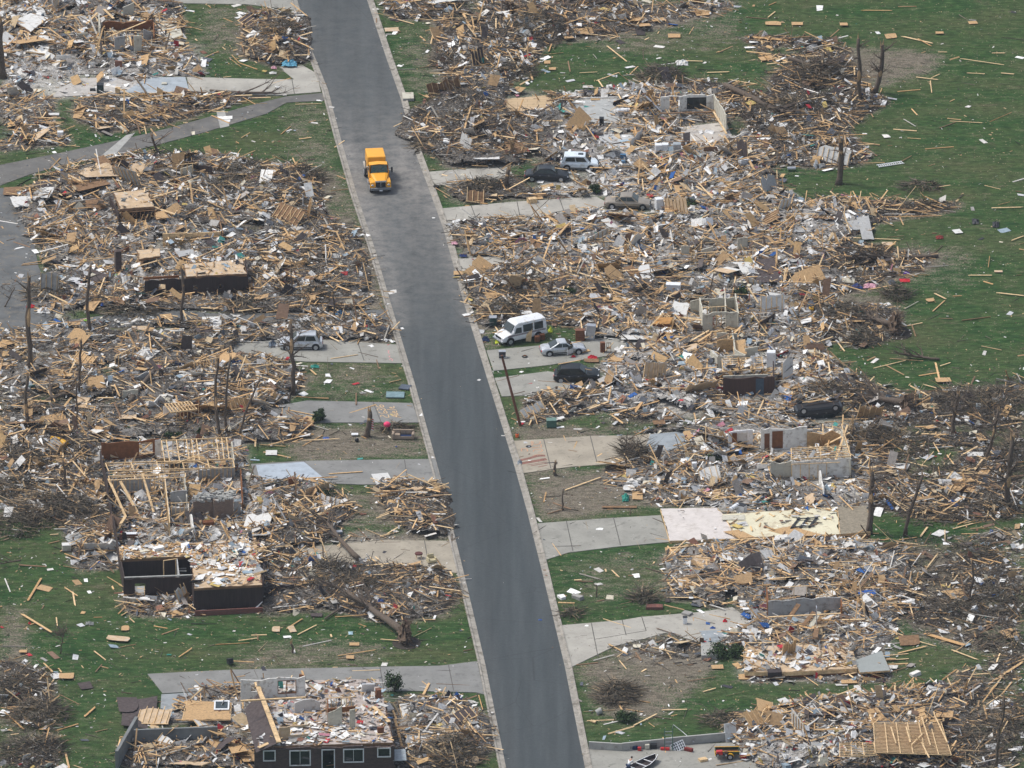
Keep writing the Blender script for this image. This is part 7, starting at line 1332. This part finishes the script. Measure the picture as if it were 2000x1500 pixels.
# water heaters, tubes, tyre, manhole, ball
def tubething(name, label, cat, px, py, r_, L, mat, axis, z, group=None, rings=False):
    g = G(px, py); t = T(name, label, cat, (g.x, g.y, z), 0, group); a = Vector(axis).normalized(); MB().cyl((0, 0, 0), a, r_, L, 18).build('body', mat, t, smooth=False, bevel=.02)
    MB().cyl(a*(L/2+.02), a, r_*.6, .05, 12).build('cap', M_BLACK, t)
    if rings:
        for k in (-.3, .3): MB().cyl(a*L*k, a, r_*1.04, .06, 18).build('band', M_CHROME, t)
tubething('water_heater', 'white water heater lying on white rubble at the top right', 'water heater', 1218, 226, .28, 1.4, M_WHITE, (1, .1, .05), .6, rings=True); tubething('water_heater', 'white water heater lying tilted beside the stove', 'water heater', 1434, 1003, .25, 1.1, M_WHITE, (1, .9, .3), .7, rings=True); tubething('bucket', 'yellow bucket lying on boards near the right rubble', 'bucket', 1585, 612, .26, .5, M_YELP, (1, -.2, .1), .5)
tubething('metal_duct', 'grey metal duct lying near the lawn edge boards', 'duct', 1546, 334, .2, .9, M_METAL, (1, .1, 0), .3); tubething('utility_post', 'pale green utility marker post on the lawn', 'post', 1798, 786, .17, .9, M('pale green plastic', (.22, .32, .27), .6), (0, 0, 1), .45); tubething('orange_drum', 'orange marker cone base at the corner of the warm driveway', 'cone', 1010, 854, .16, .35, M('safety orange', (.75, .13, .03), .6), (0, 0, 1), .2)
tubething('well_ring', 'white concrete pipe ring lying in the brush near the top', 'pipe ring', 1056, 62, .55, .25, M_WHITED, (.2, -.4, 1), .8); tubething('stump_log', 'short tan log lying in the grass near the lower kerb', 'log', 1159, 1412, .13, .6, M_WOOD, (1, -.7, 0), .15); tubething('flower_pot', 'grey stone urn tipped on the grass near the lower kerb', 'urn', 1170, 1395, .3, .6, M_CONC, (1, .3, .5), .3)
g = G(117, 875); t = T('tube_slide', 'yellow and orange curved plastic tube slide half buried in brush at left', 'slide', (g.x, g.y, .5)); MB().tube([(-.9, .6, .25), (-.3, .3, .3), (.3, -.1, .2), (.9, -.8, .05)], [.3, .32, .32, .3], 14, cap=False).build('tube', M_YELP, t, smooth=True); MB().cyl((-.9, .62, .25), (-1, .5, 0), .26, .05, 16).build('mouth', M('orange inside', (.35, .1, .02), .7), t); MB().cyl((.1, .05, .27), (1, -.6, -.1), .36, .1, 16).build('flange', M_WOODD, t)
def torus(t, nm, R_, r_, mat):
    mb = MB(); n, m_ = 20, 8
    for i in range(n):
        for j in range(m_): a = 2*PI*i/n; b_ = 2*PI*j/m_; mb.v.append(((R_+r_*math.cos(b_))*math.cos(a), (R_+r_*math.cos(b_))*math.sin(a), r_*math.sin(b_)+r_))
    for i in range(n):
        for j in range(m_): mb.f.append((i*m_+j, ((i+1) % n)*m_+j, ((i+1) % n)*m_+(j+1) % m_, i*m_+(j+1) % m_)); mb.c.append(None)
    return mb.build(nm, mat, t, smooth=True)
t = T('loose_tyre', 'black tyre lying flat on the pale driveway beside the kerb', 'tyre', G(852, 366, .06)); torus(t, 'tread', .24, .1, M_DARK); MB().cyl((0, 0, .08), (0, 0, 1), .15, .08, 14).build('hub_opening', M_SOIL, t)
t = T('wall_clock', 'dark round tray with ornaments lying on the van driveway', 'tray', G(1025, 697, .07)); torus(t, 'tray_rim', .26, .05, M_BLACK); mb = MB(); [mb.ball((x, y, .12), .07, 8, 6) for x, y in ((-.1, 0), (.1, .05), (0, .12))]; mb.build('ornaments', M_SHEATH, t)
t = T('manhole_cover', 'dark round manhole cover in the red stained driveway', 'manhole cover', G(1032.5, 872, .066)); MB().cyl((0, 0, .01), (0, 0, 1), .3, .02, 24).build('cover', M_BLACK, t); MB().cyl((.05, 0, .025), (0, 0, 1), .1, .01, 12).build('centre_boss', M_METAL, t)
g = G(756, 842); t = T('beach_umbrella', 'bright pink round parasol leaning on its pale stick on the brown lawn', 'parasol', (g.x, g.y, 0)); MB().ball((0, 0, .75), (.36, .36, .3), 18, 10).build('canopy', M_PINK, t, smooth=True); MB().tube([(0, 0, .6), (-.5, -.5, .05)], [.025, .025], 6).build('stick', M_WOOD, t)
t = T('cannon_ball', 'dark round planter ball on the front lawn below the torn stump', 'ball', G(697, 863)); MB().ball((0, 0, .22), .22, 12, 8).build('ball', M_BLACK, t, smooth=True); MB().cyl((0, 0, .44), (0, 0, 1), .05, .04, 8).build('plug', M_METAL, t)
# flag on the torn stump
g = G(724, 846); t = T('striped_flag', 'small red and white striped flag hanging on the torn stump', 'flag', (g.x, g.y, .4)); mb = MB(); mw = MB()
for k in range(10): (mb if k % 2 else mw).add([(0, 0, k*.13), (.3, -.05, k*.13-.12), (.3, -.05, k*.13), (0, 0, k*.13+.13)], [(0, 1, 2, 3)])
mb.build('red_stripes', M_REDP, t); mw.build('white_stripes', M_WHITE, t)
t = T('tan_sofa', 'tan three seat sofa missing cushions on the lawn beside the kerb', 'sofa', G(787.5, 856), rad(-2))
MB().box(-1.12, 1.12, -.45, .45, .08, .38).build('base', M_TAN, t, bevel=.04); MB().box(-1.1, 1.1, .3, .5, .3, .85).build('back', M_TAN, t, bevel=.06)
for s in (-1, 1): MB().box(s*1.02-.14, s*1.02+.14, -.48, .5, .1, .68).build('armrest', M_TAN, t, bevel=.08)
for x in (-.58, 0, .58): MB().box(x-.28, x+.28, .12, .32, .42, .92).build('back_cushion', M_TAN, t, bevel=.07)
MB().box(-.86, -.3, -.42, .12, .385, .55).build('seat_cushion', M_TAN, t, bevel=.05); MB().box(-.28, .86, -.4, .1, .382, .40).build('bare_seat_deck', M_TAPE, t); MB().box(.15, .75, .5, .95, .5, .62).build('loose_cushion', M_TAN, t, bevel=.05)
for x in (-1, 1):
    for y in (-.38, .42): MB().box(x-.04, x+.04, y-.04, y+.04, 0, .08).build('leg', M_WOODD, t)
# curb side furniture: armchair etc.
t = T('armchair', 'cream broken armchair on the warm driveway by the left kerb', 'armchair', G(843, 1098, .06), .4); MB().box(-.35, .35, -.35, .35, .05, .35).build('seat', M('cream fabric', (.50, .44, .28), .9), t, bevel=.06); MB().box(-.35, .35, .25, .4, .3, .8).build('back', M('cream fabric', (.5, .44, .28)), t, bevel=.05)
for s in (-1, 1): MB().box(s*.38-.07, s*.38+.07, -.35, .35, .1, .55).build('armrest', M('cream fabric', (.5, .44, .28)), t, bevel=.04)
t = T('garden_table', 'round maroon cushion on a tan stool by the left kerb', 'stool', G(818, 1090, .06)); MB().cyl((0, 0, .5), (0, 0, 1), .4, .15, 18).build('cushion', M('maroon vinyl', (.10, .035, .03), .7), t, bevel=.04); [MB().tube([(x, y, 0), (x*.8, y*.8, .45)], [.03, .03], 6).build('leg', M_WOOD, t) for x in (-.28, .28) for y in (-.28, .28)]
t = T('wooden_chair', 'small brown wooden chair beside the dark red bookcase', 'chair', G(1189, 687, .1)); MB().box(-.25, .25, -.22, .22, .42, .47).build('seat', M_WOODD, t); [MB().box(x-.025, x+.025, y-.025, y+.025, 0, .42).build('leg', M_WOODD, t) for x in (-.22, .22) for y in (-.19, .19)]; mb = MB(); [mb.box(x-.02, x+.02, .19, .22, .47, .95) for x in (-.22, 0, .22)]; mb.box(-.24, .24, .185, .225, .88, .95); mb.build('back', M_WOODD, t)
# ladder, lattice panel, boat, trailer at the lowest driveway
t = T('step_ladder', 'dark green ladder leaning against the retaining wall', 'ladder', G(1306, 1466, .07), 0, rot=(rad(-14), 0, .03)); mb = MB(); [mb.box(x-.04, x+.04, -.04, .04, 0, 2.2) for x in (-.38, .38)]; mb.build('rails', M_GREENP, t); mb = MB(); [mb.box(-.34, .34, -.03, .03, .15+k*.34, .2+k*.34) for k in range(6)]; mb.build('rungs', M_METAL, t)
t = T('window_sash', 'white twelve pane window sash leaning by the ladder', 'window sash', G(1328, 1466, .07), 0, rot=(rad(-25), rad(-24), .1)); mb = MB(); W_, H_ = 1.35, .9
mb.box(-W_/2, W_/2, -.03, .03, 0, .08); mb.box(-W_/2, W_/2, -.03, .03, H_-.08, H_); [mb.box(x-.035, x+.035, -.03, .03, .08, H_-.08) for x in (-W_/2+.035, -.42, -.2, 0, .05, .23, .44, W_/2-.035)]; [mb.box(-W_/2, W_/2, -.026, .026, z-.03, z+.03) for z in (.32, .58)]; mb.build('sash_frame', M_WHITE, t); MB().box(-W_/2+.03, W_/2-.03, .0, .01, .03, H_-.03).build('panes', M_GLASS, t)
t = T('aluminium_boat', 'dark hulled aluminium boat with white ribs on the lowest right driveway', 'boat', G(1252, 1500, .07), face(1215, 1512, 1280, 1478)); mb = MB(); S = [(-2.3, .62, .42), (-1.2, .72, .42), (.5, .72, .42), (1.6, .5, .5), (2.4, .15, .62)]; P = []
for x, w_, h in S: P += [(x, -w_, h), (x, -w_*.7, .04+max(0, x-.5)*.1), (x, w_*.7, .04+max(0, x-.5)*.1), (x, w_, h), (x, w_*.93, h), (x, w_*.63, .08+max(0, x-.5)*.1), (x, -w_*.63, .08+max(0, x-.5)*.1), (x, -w_*.93, h)]
mb.v = P
for i in range(4):
    for j in range(8): a = i*8+j; b_ = i*8+(j+1) % 8; mb.f.append((a, a+8, b_+8, b_))
mb.f += [tuple(range(8)), tuple(range(39, 31, -1))]; mb.c = [None]*len(mb.f); mb.build('hull', M('dark brown hull', (.045, .035, .035), .5), t)
for x, w_ in ((-2.2, .62), (-1.1, .7), (0, .7), (1.1, .6)): MB().box(x-.05, x+.05, -w_*.93, w_*.93, .36, .41).build('thwart', M_WHITE, t)
for s in (-1, 1): mb = MB(); [mb.bar((S[i][0], s*S[i][1], S[i][2]+.015), (S[i+1][0], s*S[i+1][1], S[i+1][2]+.015), .06, .03) for i in range(4)]; mb.build('gunwale', M_WHITE, t)
t = T('garden_trailer', 'small green trailer with a yellow mudguard loaded with red machinery', 'trailer', G(1420, 1478, .07), .04); MB().box(-1.15, 1.15, -.55, .55, .42, .5).build('deck', M_FURN, t); mb = MB(); [mb.box(-1.15, 1.15, y-.03, y+.03, .5, .78) for y in (-.56, .56)]; [mb.box(x-.03, x+.03, -.53, .53, .5, .78) for x in (-1.13, 1.13)]; mb.build('side_boards', M('dark green boards', (.02, .05, .03), .7), t); mb = MB(); [mb.box(-1.2, 1.2, y-.04, y+.04, .78, .83) for y in (-.58, .58)]; mb.box(-1.2, -1.12, -.6, .6, .42, .48); mb.build('yellow_frame', M_YELP, t)
for s in (-1, 1): wheel(t, .25, s*.74, .3, .2, side=s); mb = MB(); [mb.bar((.25+.38*math.cos(a), s*.74, .3+.38*math.sin(a)), (.25+.38*math.cos(a+.4), s*.74, .3+.38*math.sin(a+.4)), .28, .03, Vector((0, 0, 1)) if abs(math.sin(a)) < .9 else Vector((1, 0, 0))) for a in [k*.4 for k in range(8)]]; mb.build('mudguard', M_YELP, t)
t2 = T('garden_tractor', 'red ride on mower strapped in the green trailer', 'mower', G(1405, 1476, .57), .1); MB().box(-.3, .3, -.22, .22, .15, .55).build('bonnet', M_REDP, t2, bevel=.05); MB().box(.32, .8, -.25, .25, .1, .3).build('seat_deck', M_BLACK, t2, bevel=.03); MB().box(.5, .78, -.2, .2, .3, .5).build('seat', M_FURN, t2, bevel=.04)
for x in (-.2, .6):
    for s in (-1, 1): wheel(t2, x, s*.3, .17, .12, side=s)
t = T('metal_pole_frame', 'bent white metal pole rising over the retaining wall', 'pole', G(1313, 1440)); MB().tube([(0, 0, 0), (.05, 0, 1.2), (.1, 0, 1.35), (1.0, -.7, .9), (2.1, -1.8, .3)], [.035]*5, 6).build('pipe', M_METAL, t); MB().cyl((0, 0, .02), (0, 0, 1), .1, .04, 10).build('foot', M_CONC, t)
# tarps, cloths, soft things: small crumpled meshes
def cloth(px, py, w_, d, h, mat, label, cat='cloth', name='crumpled_cloth', group='clothes and cloths lying about'):
    g = G(px, py); rr = random.Random(int(px*py)); n = 9; mb = MB()
    for i in range(n):
        for j in range(n):
            u = i/(n-1)*2-1; v = j/(n-1)*2-1; e = max(0, 1-u*u)*max(0, 1-v*v); k = 1-.25*rr.random(); mb.v.append((u*w_/2*k, v*d/2*k, e*h*rr.uniform(.3, 1.3)+.03))
    for i in range(n-1):
        for j in range(n-1): a = i*n+j; mb.f.append((a, a+n, a+n+1, a+1)); mb.c.append(None)
    o = mb.build(name, mat); o.location = (g.x, g.y, mound(g.x, g.y)*.8+.06); o.modifiers.new('t', 'SOLIDIFY').thickness = .02; return tag(o, label, cat, group)
M_NAVY = M('navy cloth', (.03, .05, .16), .9); M_RED = M('red cloth', (.45, .02, .03), .9); M_TEAL = M('teal plastic', (.02, .22, .17), .6); M_SKY = M('sky blue tarpaulin', (.10, .30, .42), .7); M_BLT = M('faded blue tarpaulin', (.05, .13, .24), .7); M_PALEP = M('pale pink cloth', (.55, .30, .36), .9); M_LIME = M('lime bag', (.55, .62, .04), .5); M_PURP = M('purple cloth', (.12, .05, .28), .9)
for c_ in [(565,128,1.9,2.0,.4,M_SKY,'blue grey tarpaulin crumpled at the end of the top left driveway'),(535,134,.7,.6,.2,M_PALEP,'pink cushion on the grass by the top left driveway'),(533,144,.9,.7,.15,M_WHITED,'white papers on the grass by the top left driveway'),(665,622,1.5,1.2,.6,M_BLT,'faded blue tarpaulin at the foot of the short stripped trunk'),
 (615,717,1.0,.8,.2,M_TEAL,'green teal plastic lid on the grass below the silver SUV'),(532,675,.9,1.6,.5,M('grey blue plastic', (.09,.12,.16)),'grey blue bag in front of the silver SUV'),(541,678,.4,.5,.3,M_WHITE,'small white bag beside the grey blue one'),(637,857,.7,.6,.1,M_BLUEP,'blue rag on the brown lawn left of the torn stump'),(774,874,.2,.2,.1,M_BLUEP,'tiny blue bit on the lawn below the sofa'),
 (1055,711,.2,.2,.1,M_BLUEP,'tiny blue scrap on the median grass') if False else (1055,1212,.4,.3,.05,M_BLUEP,'blue paper lying on the street in the lower half'),(1767,549,1.2,1.0,.1,M_RED,'bright red cloth on the right lawn'),(1835,465,.9,1.0,.2,M('dark red canvas', (.18,.03,.025)),'dark red bag on the open green lawn'),(1673,562,1.4,1.2,.3,M_NAVY,'navy and white clothes at the lawn edge'),
 (1699,560,1.6,1.3,.3,M_PALEP,'pink and red clothes at the lawn edge'),(1649,567,1.0,1.0,.3,M_WHITED,'white bag left of the navy clothes'),(1770,535,.7,.6,.2,M_PURP,'purple cloth at the end of boards on the lawn'),(1742,555,.9,1.2,.4,M('slate tarpaulin', (.08,.10,.13)),'slate grey bundle beside the bright red cloth'),(1870,454,.8,1.1,.1,M_WHITED,'white sheet lying on the open lawn') if False else (1905,434,.8,1.6,.3,M_BLACK,'left black bag on the open right lawn'),
 (1945,440,.8,1.8,.3,M_BLACK,'right black bag on the open right lawn'),(1847,484,.0,0,0,M_BLACK,''),(972,670,.6,.7,.35,M_LIME,'lime yellow bag at the front wheel of the white van'),(1075,648,.5,.8,.5,M_LIME,'lime yellow bag behind the white van'),(948,665,.9,.9,.35,M_TAPE,'dark blue rounded bag by the kerb near the white van'),(1157,700,1.1,.8,.3,M_RED,'red jackets on boards below the coupe'),
 (1120,698,.5,.4,.2,M_RED,'small red cloth beside the coupe'),(1278,738,1.0,1.2,.5,M('dark green plastic', (.02,.05,.045)),'dark green bag in rubble right of the black SUV'),(1330,628,1.0,.8,.3,M('dark red canvas', (.18,.03,.025)),'dark red cloth right of the orange wardrobe'),(1163,270,.8,.5,.2,M_RED,'red cloth on white rubble above the white SUV'),(1125,272,.5,.6,.3,M_RED,'red bag left of the other red cloth above the SUV'),
 (1028,278,.5,.8,.4,M_RED,'red can shaped bag in the brush left of the SUV'),(1030,303,.5,.6,.2,M_RED,'red scrap above the dark sedan'),(945,484,.4,.7,.3,M_RED,'small red bag beside the teal tub near the kerb'),(949,480,.5,1.2,.4,M('pale teal plastic', (.25,.55,.5)),'pale teal tub near the kerb right of the street'),(905,503,.9,.8,.2,M_NAVY,'navy and white clothes at the right kerb'),(888,480,.8,.8,.15,M_PALEP,'pink clothes near the right kerb'),
 (1160,438,.8,.8,.2,M_RED,'red shirt below the gold sedan'),(1162,470,.8,.6,.2,M_RED,'red cloth in the middle of the right rubble'),(1168,508,.7,.6,.2,M_RED,'red cloth above the brown plank at right'),(1294,543,1.0,1.0,.4,M_NAVY,'navy cushion in the middle of the right rubble'),(1402,447,.6,.6,.3,M_NAVY,'navy bag right of the tipped white refrigerator'),(1266,498,.8,.7,.2,M_PALEP,'pale pink cushion in the middle of the right rubble'),
 (233,563,.5,.6,.3,M('orange cloth', (.65,.12,.02)),'orange cloth beside the dark walled deck'),(227,550,.5,.6,.3,M('lime cloth', (.2,.55,.03)),'lime green cloth beside the dark walled deck'),(246,568,1.0,2.0,1.0,M_WHITED,'large white bag beside the dark walled deck'),(60,600,1.0,.8,.3,M_RED,'red cloth at the end of the grey lane'),(85,610,1.5,1.2,.4,M_WHITED,'white plastic at the end of the grey lane'),(170,628,.8,.5,.15,M('lime cloth', (.2,.55,.03)),'lime plastic left of the forked trunk'),(200,602,.4,.4,.3,M_BLUEP,'small blue can below the dark walled deck'),
 (170,489,.8,.4,.2,M_RED,'red cloth left of the dark chimney'),(338,472,.7,.6,.3,M_RED,'red cushion inside the box framed rooms'),(566,553,1.2,1.0,.3,M_NAVY,'navy cloth at the foot of the thin dark pole trunk'),(646,1127,.7,.8,.4,M_BLUEP,'blue bag among the limbs of the uprooted tree'),(743,1185,.9,1.3,.5,M_BLUEP,'deep blue tarpaulin under the uprooted trunk'),(651,1135,.5,.5,.2,M_BLUEP,'') if False else (685,1238,.5,.8,.1,M('pale blue rag', (.35,.5,.55)),'pale blue rag on the lawn below the uprooted tree'),
 (1416,1215,.5,.5,.3,M_RED,'red tub on the rubbish strewn slab'),(1392,1228,.6,.4,.15,M_BLUEP,'blue plastic on the rubbish strewn slab'),(1445,1225,1.0,.7,.2,M_WHITE,'white cloth on the rubbish strewn slab'),(1600,1470,1.2,.8,.2,M_BLUEP,'blue cloth in the bottom right rubble'),(1608,1480,.8,1.2,.3,M_WHITE,'white bag in the bottom right rubble'),(1850,100,0,0,0,M_RED,''),(58,1219,.3,.3,.2,M_RED,'small red ball on the left lawn'),(330,1223,.4,.3,.1,M_TEAL,'') if False else (330,1280,.5,.3,.05,M_TEAL,'green scrap on the left lawn'),
 (1332,124,1.5,1.6,.4,M_WHITED,'curled white metal sheet on the upper right lawn'),(175,1219,.9,.9,.2,M('grey stone', (.2,.21,.2)),'round grey disc on the left lawn'),(1200,1298,0,0,0,M_RED,''),(1222,975,.8,1.6,.5,M_TEAL,'teal cloth under the white draped wreck'),(1375,100,0,0,0,M_RED,''),(1450,1285,0,0,0,M_RED,''),(310,1100,0,0,0,M_RED,''),(315,1398,1.0,1.0,.6,M_BLACK,'black bag on the slab beside the fallen plywood wall'),(1015,905,.5,1.0,.3,M('grey rag', (.2,.23,.26)),'grey rags heaped at the kerb by the stained driveway')]:
    if c_[2] > 0 and c_[6]: cloth(*c_)
# aluminium ladder on the lawn
t = T('lawn_ladder', 'white slatted ladder lying on the open green lawn', 'ladder', G(1739, 322), .38); mb = MB(); [mb.box(-1.5, 1.5, y-.05, y+.05, .05, .12) for y in (-.3, .3)]; mb.build('rails', M_WHITE, t); mb = MB(); [mb.box(-1.4+k*.25, -1.33+k*.25, -.25, .25, .06, .1) for k in range(12)]; mb.build('rungs', M_WHITE, t)
# ---------------------------------------------------------------- paint on the drives
def paint(strokes, name, label, mat, z=.075, w_=.08):
    mb = MB()
    for k, st in enumerate(strokes):
        P = [G(x, y, z+.0004*k) for x, y in st]
        for i, (a, b_) in enumerate(zip(P, P[1:])):
            d = (b_-a).normalized()*w_*.4; mb.bar(a-d, b_+d+Vector((0, 0, .0001*i)), w_, .002)
    o = mb.build(name, mat); return tag(o, label, 'writing')
def sc_(pts, f=11.11, ox=680, oy=770): return [(ox+x/f, oy+y/f) for x, y in pts]
PW = M('pale orange spray paint', (.62, .42, .22), .8, .15, 4, bmp=0)
paint([sc_(s) for s in [
 [(710,485),(703,462),(725,450),(755,460),(800,490),(840,503),(885,498),(878,465),(862,440)],                     # 2
 [(660,380),(690,405),(740,415),(790,408),(840,412),(845,390),(820,368),(780,365),(765,382),(790,400)],            # 6
 [(640,345),(632,325),(655,312),(700,322),(720,330),(715,340),(735,320),(775,312),(805,330),(800,350),(790,358)],  # 3
 [(605,245),(640,275),(700,285),(750,283),(772,265),(755,238),(710,230),(685,245),(700,268),(740,280)],            # 6
 [(1145,500),(1070,490),(945,465),(1030,462),(1100,448)],[(1040,495),(1048,455)],                                   # A
 [(915,408),(1000,412),(1075,418)],[(1000,432),(1020,445),(1060,440),(1070,422),(1040,410)],                        # d
 [(1010,385),(990,395),(965,385),(975,368),(1000,372),(1010,395),(1050,390),(1055,372),(1045,360)],                 # e
 [(850,328),(930,335),(1030,338)],                                                                                  # l
 [(940,300),(925,305),(903,292),(915,278),(945,285),(950,305),(985,302),(1000,280),(985,262)]]], 'driveway_lettering', 'pale orange sprayed writing 2636 Adele on the grey driveway', PW, .08, .085)
def s6(p): return sc_(p, 16.67, 1000, 840)
paint([s6(s) for s in [[(640,430),(622,395),(650,370),(690,385),(685,440),(650,480),(640,500)],[(720,470),(790,475),(860,455),(910,430),(920,395),(915,365)],[(640,575),(740,570),(830,558),(890,545)],[(950,470),(945,520),(940,565),(970,560)],
 [(310,660),(320,610),(400,598),(480,615),(515,655),(490,690)],[(310,670),(330,690)],[(690,700),(700,660),(760,635),(880,620),(960,630),(1000,660),(950,700),(850,720)],[(680,825),(800,800),(880,780),(1030,773)]]], 'driveway_lettering', 'faint orange sprayed figures around the manhole on the warm driveway', M('orange spray paint', (.62, .30, .16), .8, .1, 4, bmp=0), .082, .06)
paint([sc_(s, 7.14, 520, 620) for s in [[(1690,465),(1715,462),(1700,490),(1725,505)],[(1700,540),(1725,535),(1715,555)],[(1720,590),(1735,570),(1760,585),(1755,605)]]], 'driveway_lettering', 'small pink sprayed marks on the concrete drive by the silver SUV', M('pink spray paint', (.62, .25, .25), .8, .1, 4, bmp=0), .075, .07)
M_STAIN = M('dried red clay smear', (.22, .11, .085), .95, .3, 4, bmp=0)
for k, s in enumerate([[(270,985),(560,915),(840,835),(1080,830)],[(290,1090),(560,1040),(880,985),(1120,940)],[(480,1140),(900,1070),(1140,1030)],[(620,1165),(900,1110),(1150,1080)],[(850,1200),(1150,1140)]]):
    mb = MB(); P = [G(*p, .07) for p in s6(s)]; [mb.bar(a, b_, (.42, .55, .1, .14, .12)[k], .003+.0006*k) for a, b_ in zip(P, P[1:])]; tag(mb.build('clay_stain', M_STAIN), kind='structure')
write_labels()
# ---------------------------------------------------------------- the air
def haze(dens):
    m = bpy.data.materials.new('air'); m.use_nodes = True; t = m.node_tree; t.nodes.clear()
    out = t.nodes.new('ShaderNodeOutputMaterial'); v = t.nodes.new('ShaderNodeVolumePrincipled')
    v.inputs['Color'].default_value = (.72, .84, 1, 1); v.inputs['Density'].default_value = dens; v.inputs['Anisotropy'].default_value = .2
    t.links.new(v.outputs[0], out.inputs['Volume'])
    o = MB().box(-3100, 3100, -3100, 6100, -1.0, 560).build('haze', m); tag(o, kind='stuff', label='thin bluish haze between the helicopter and the ground')
haze(.000035)
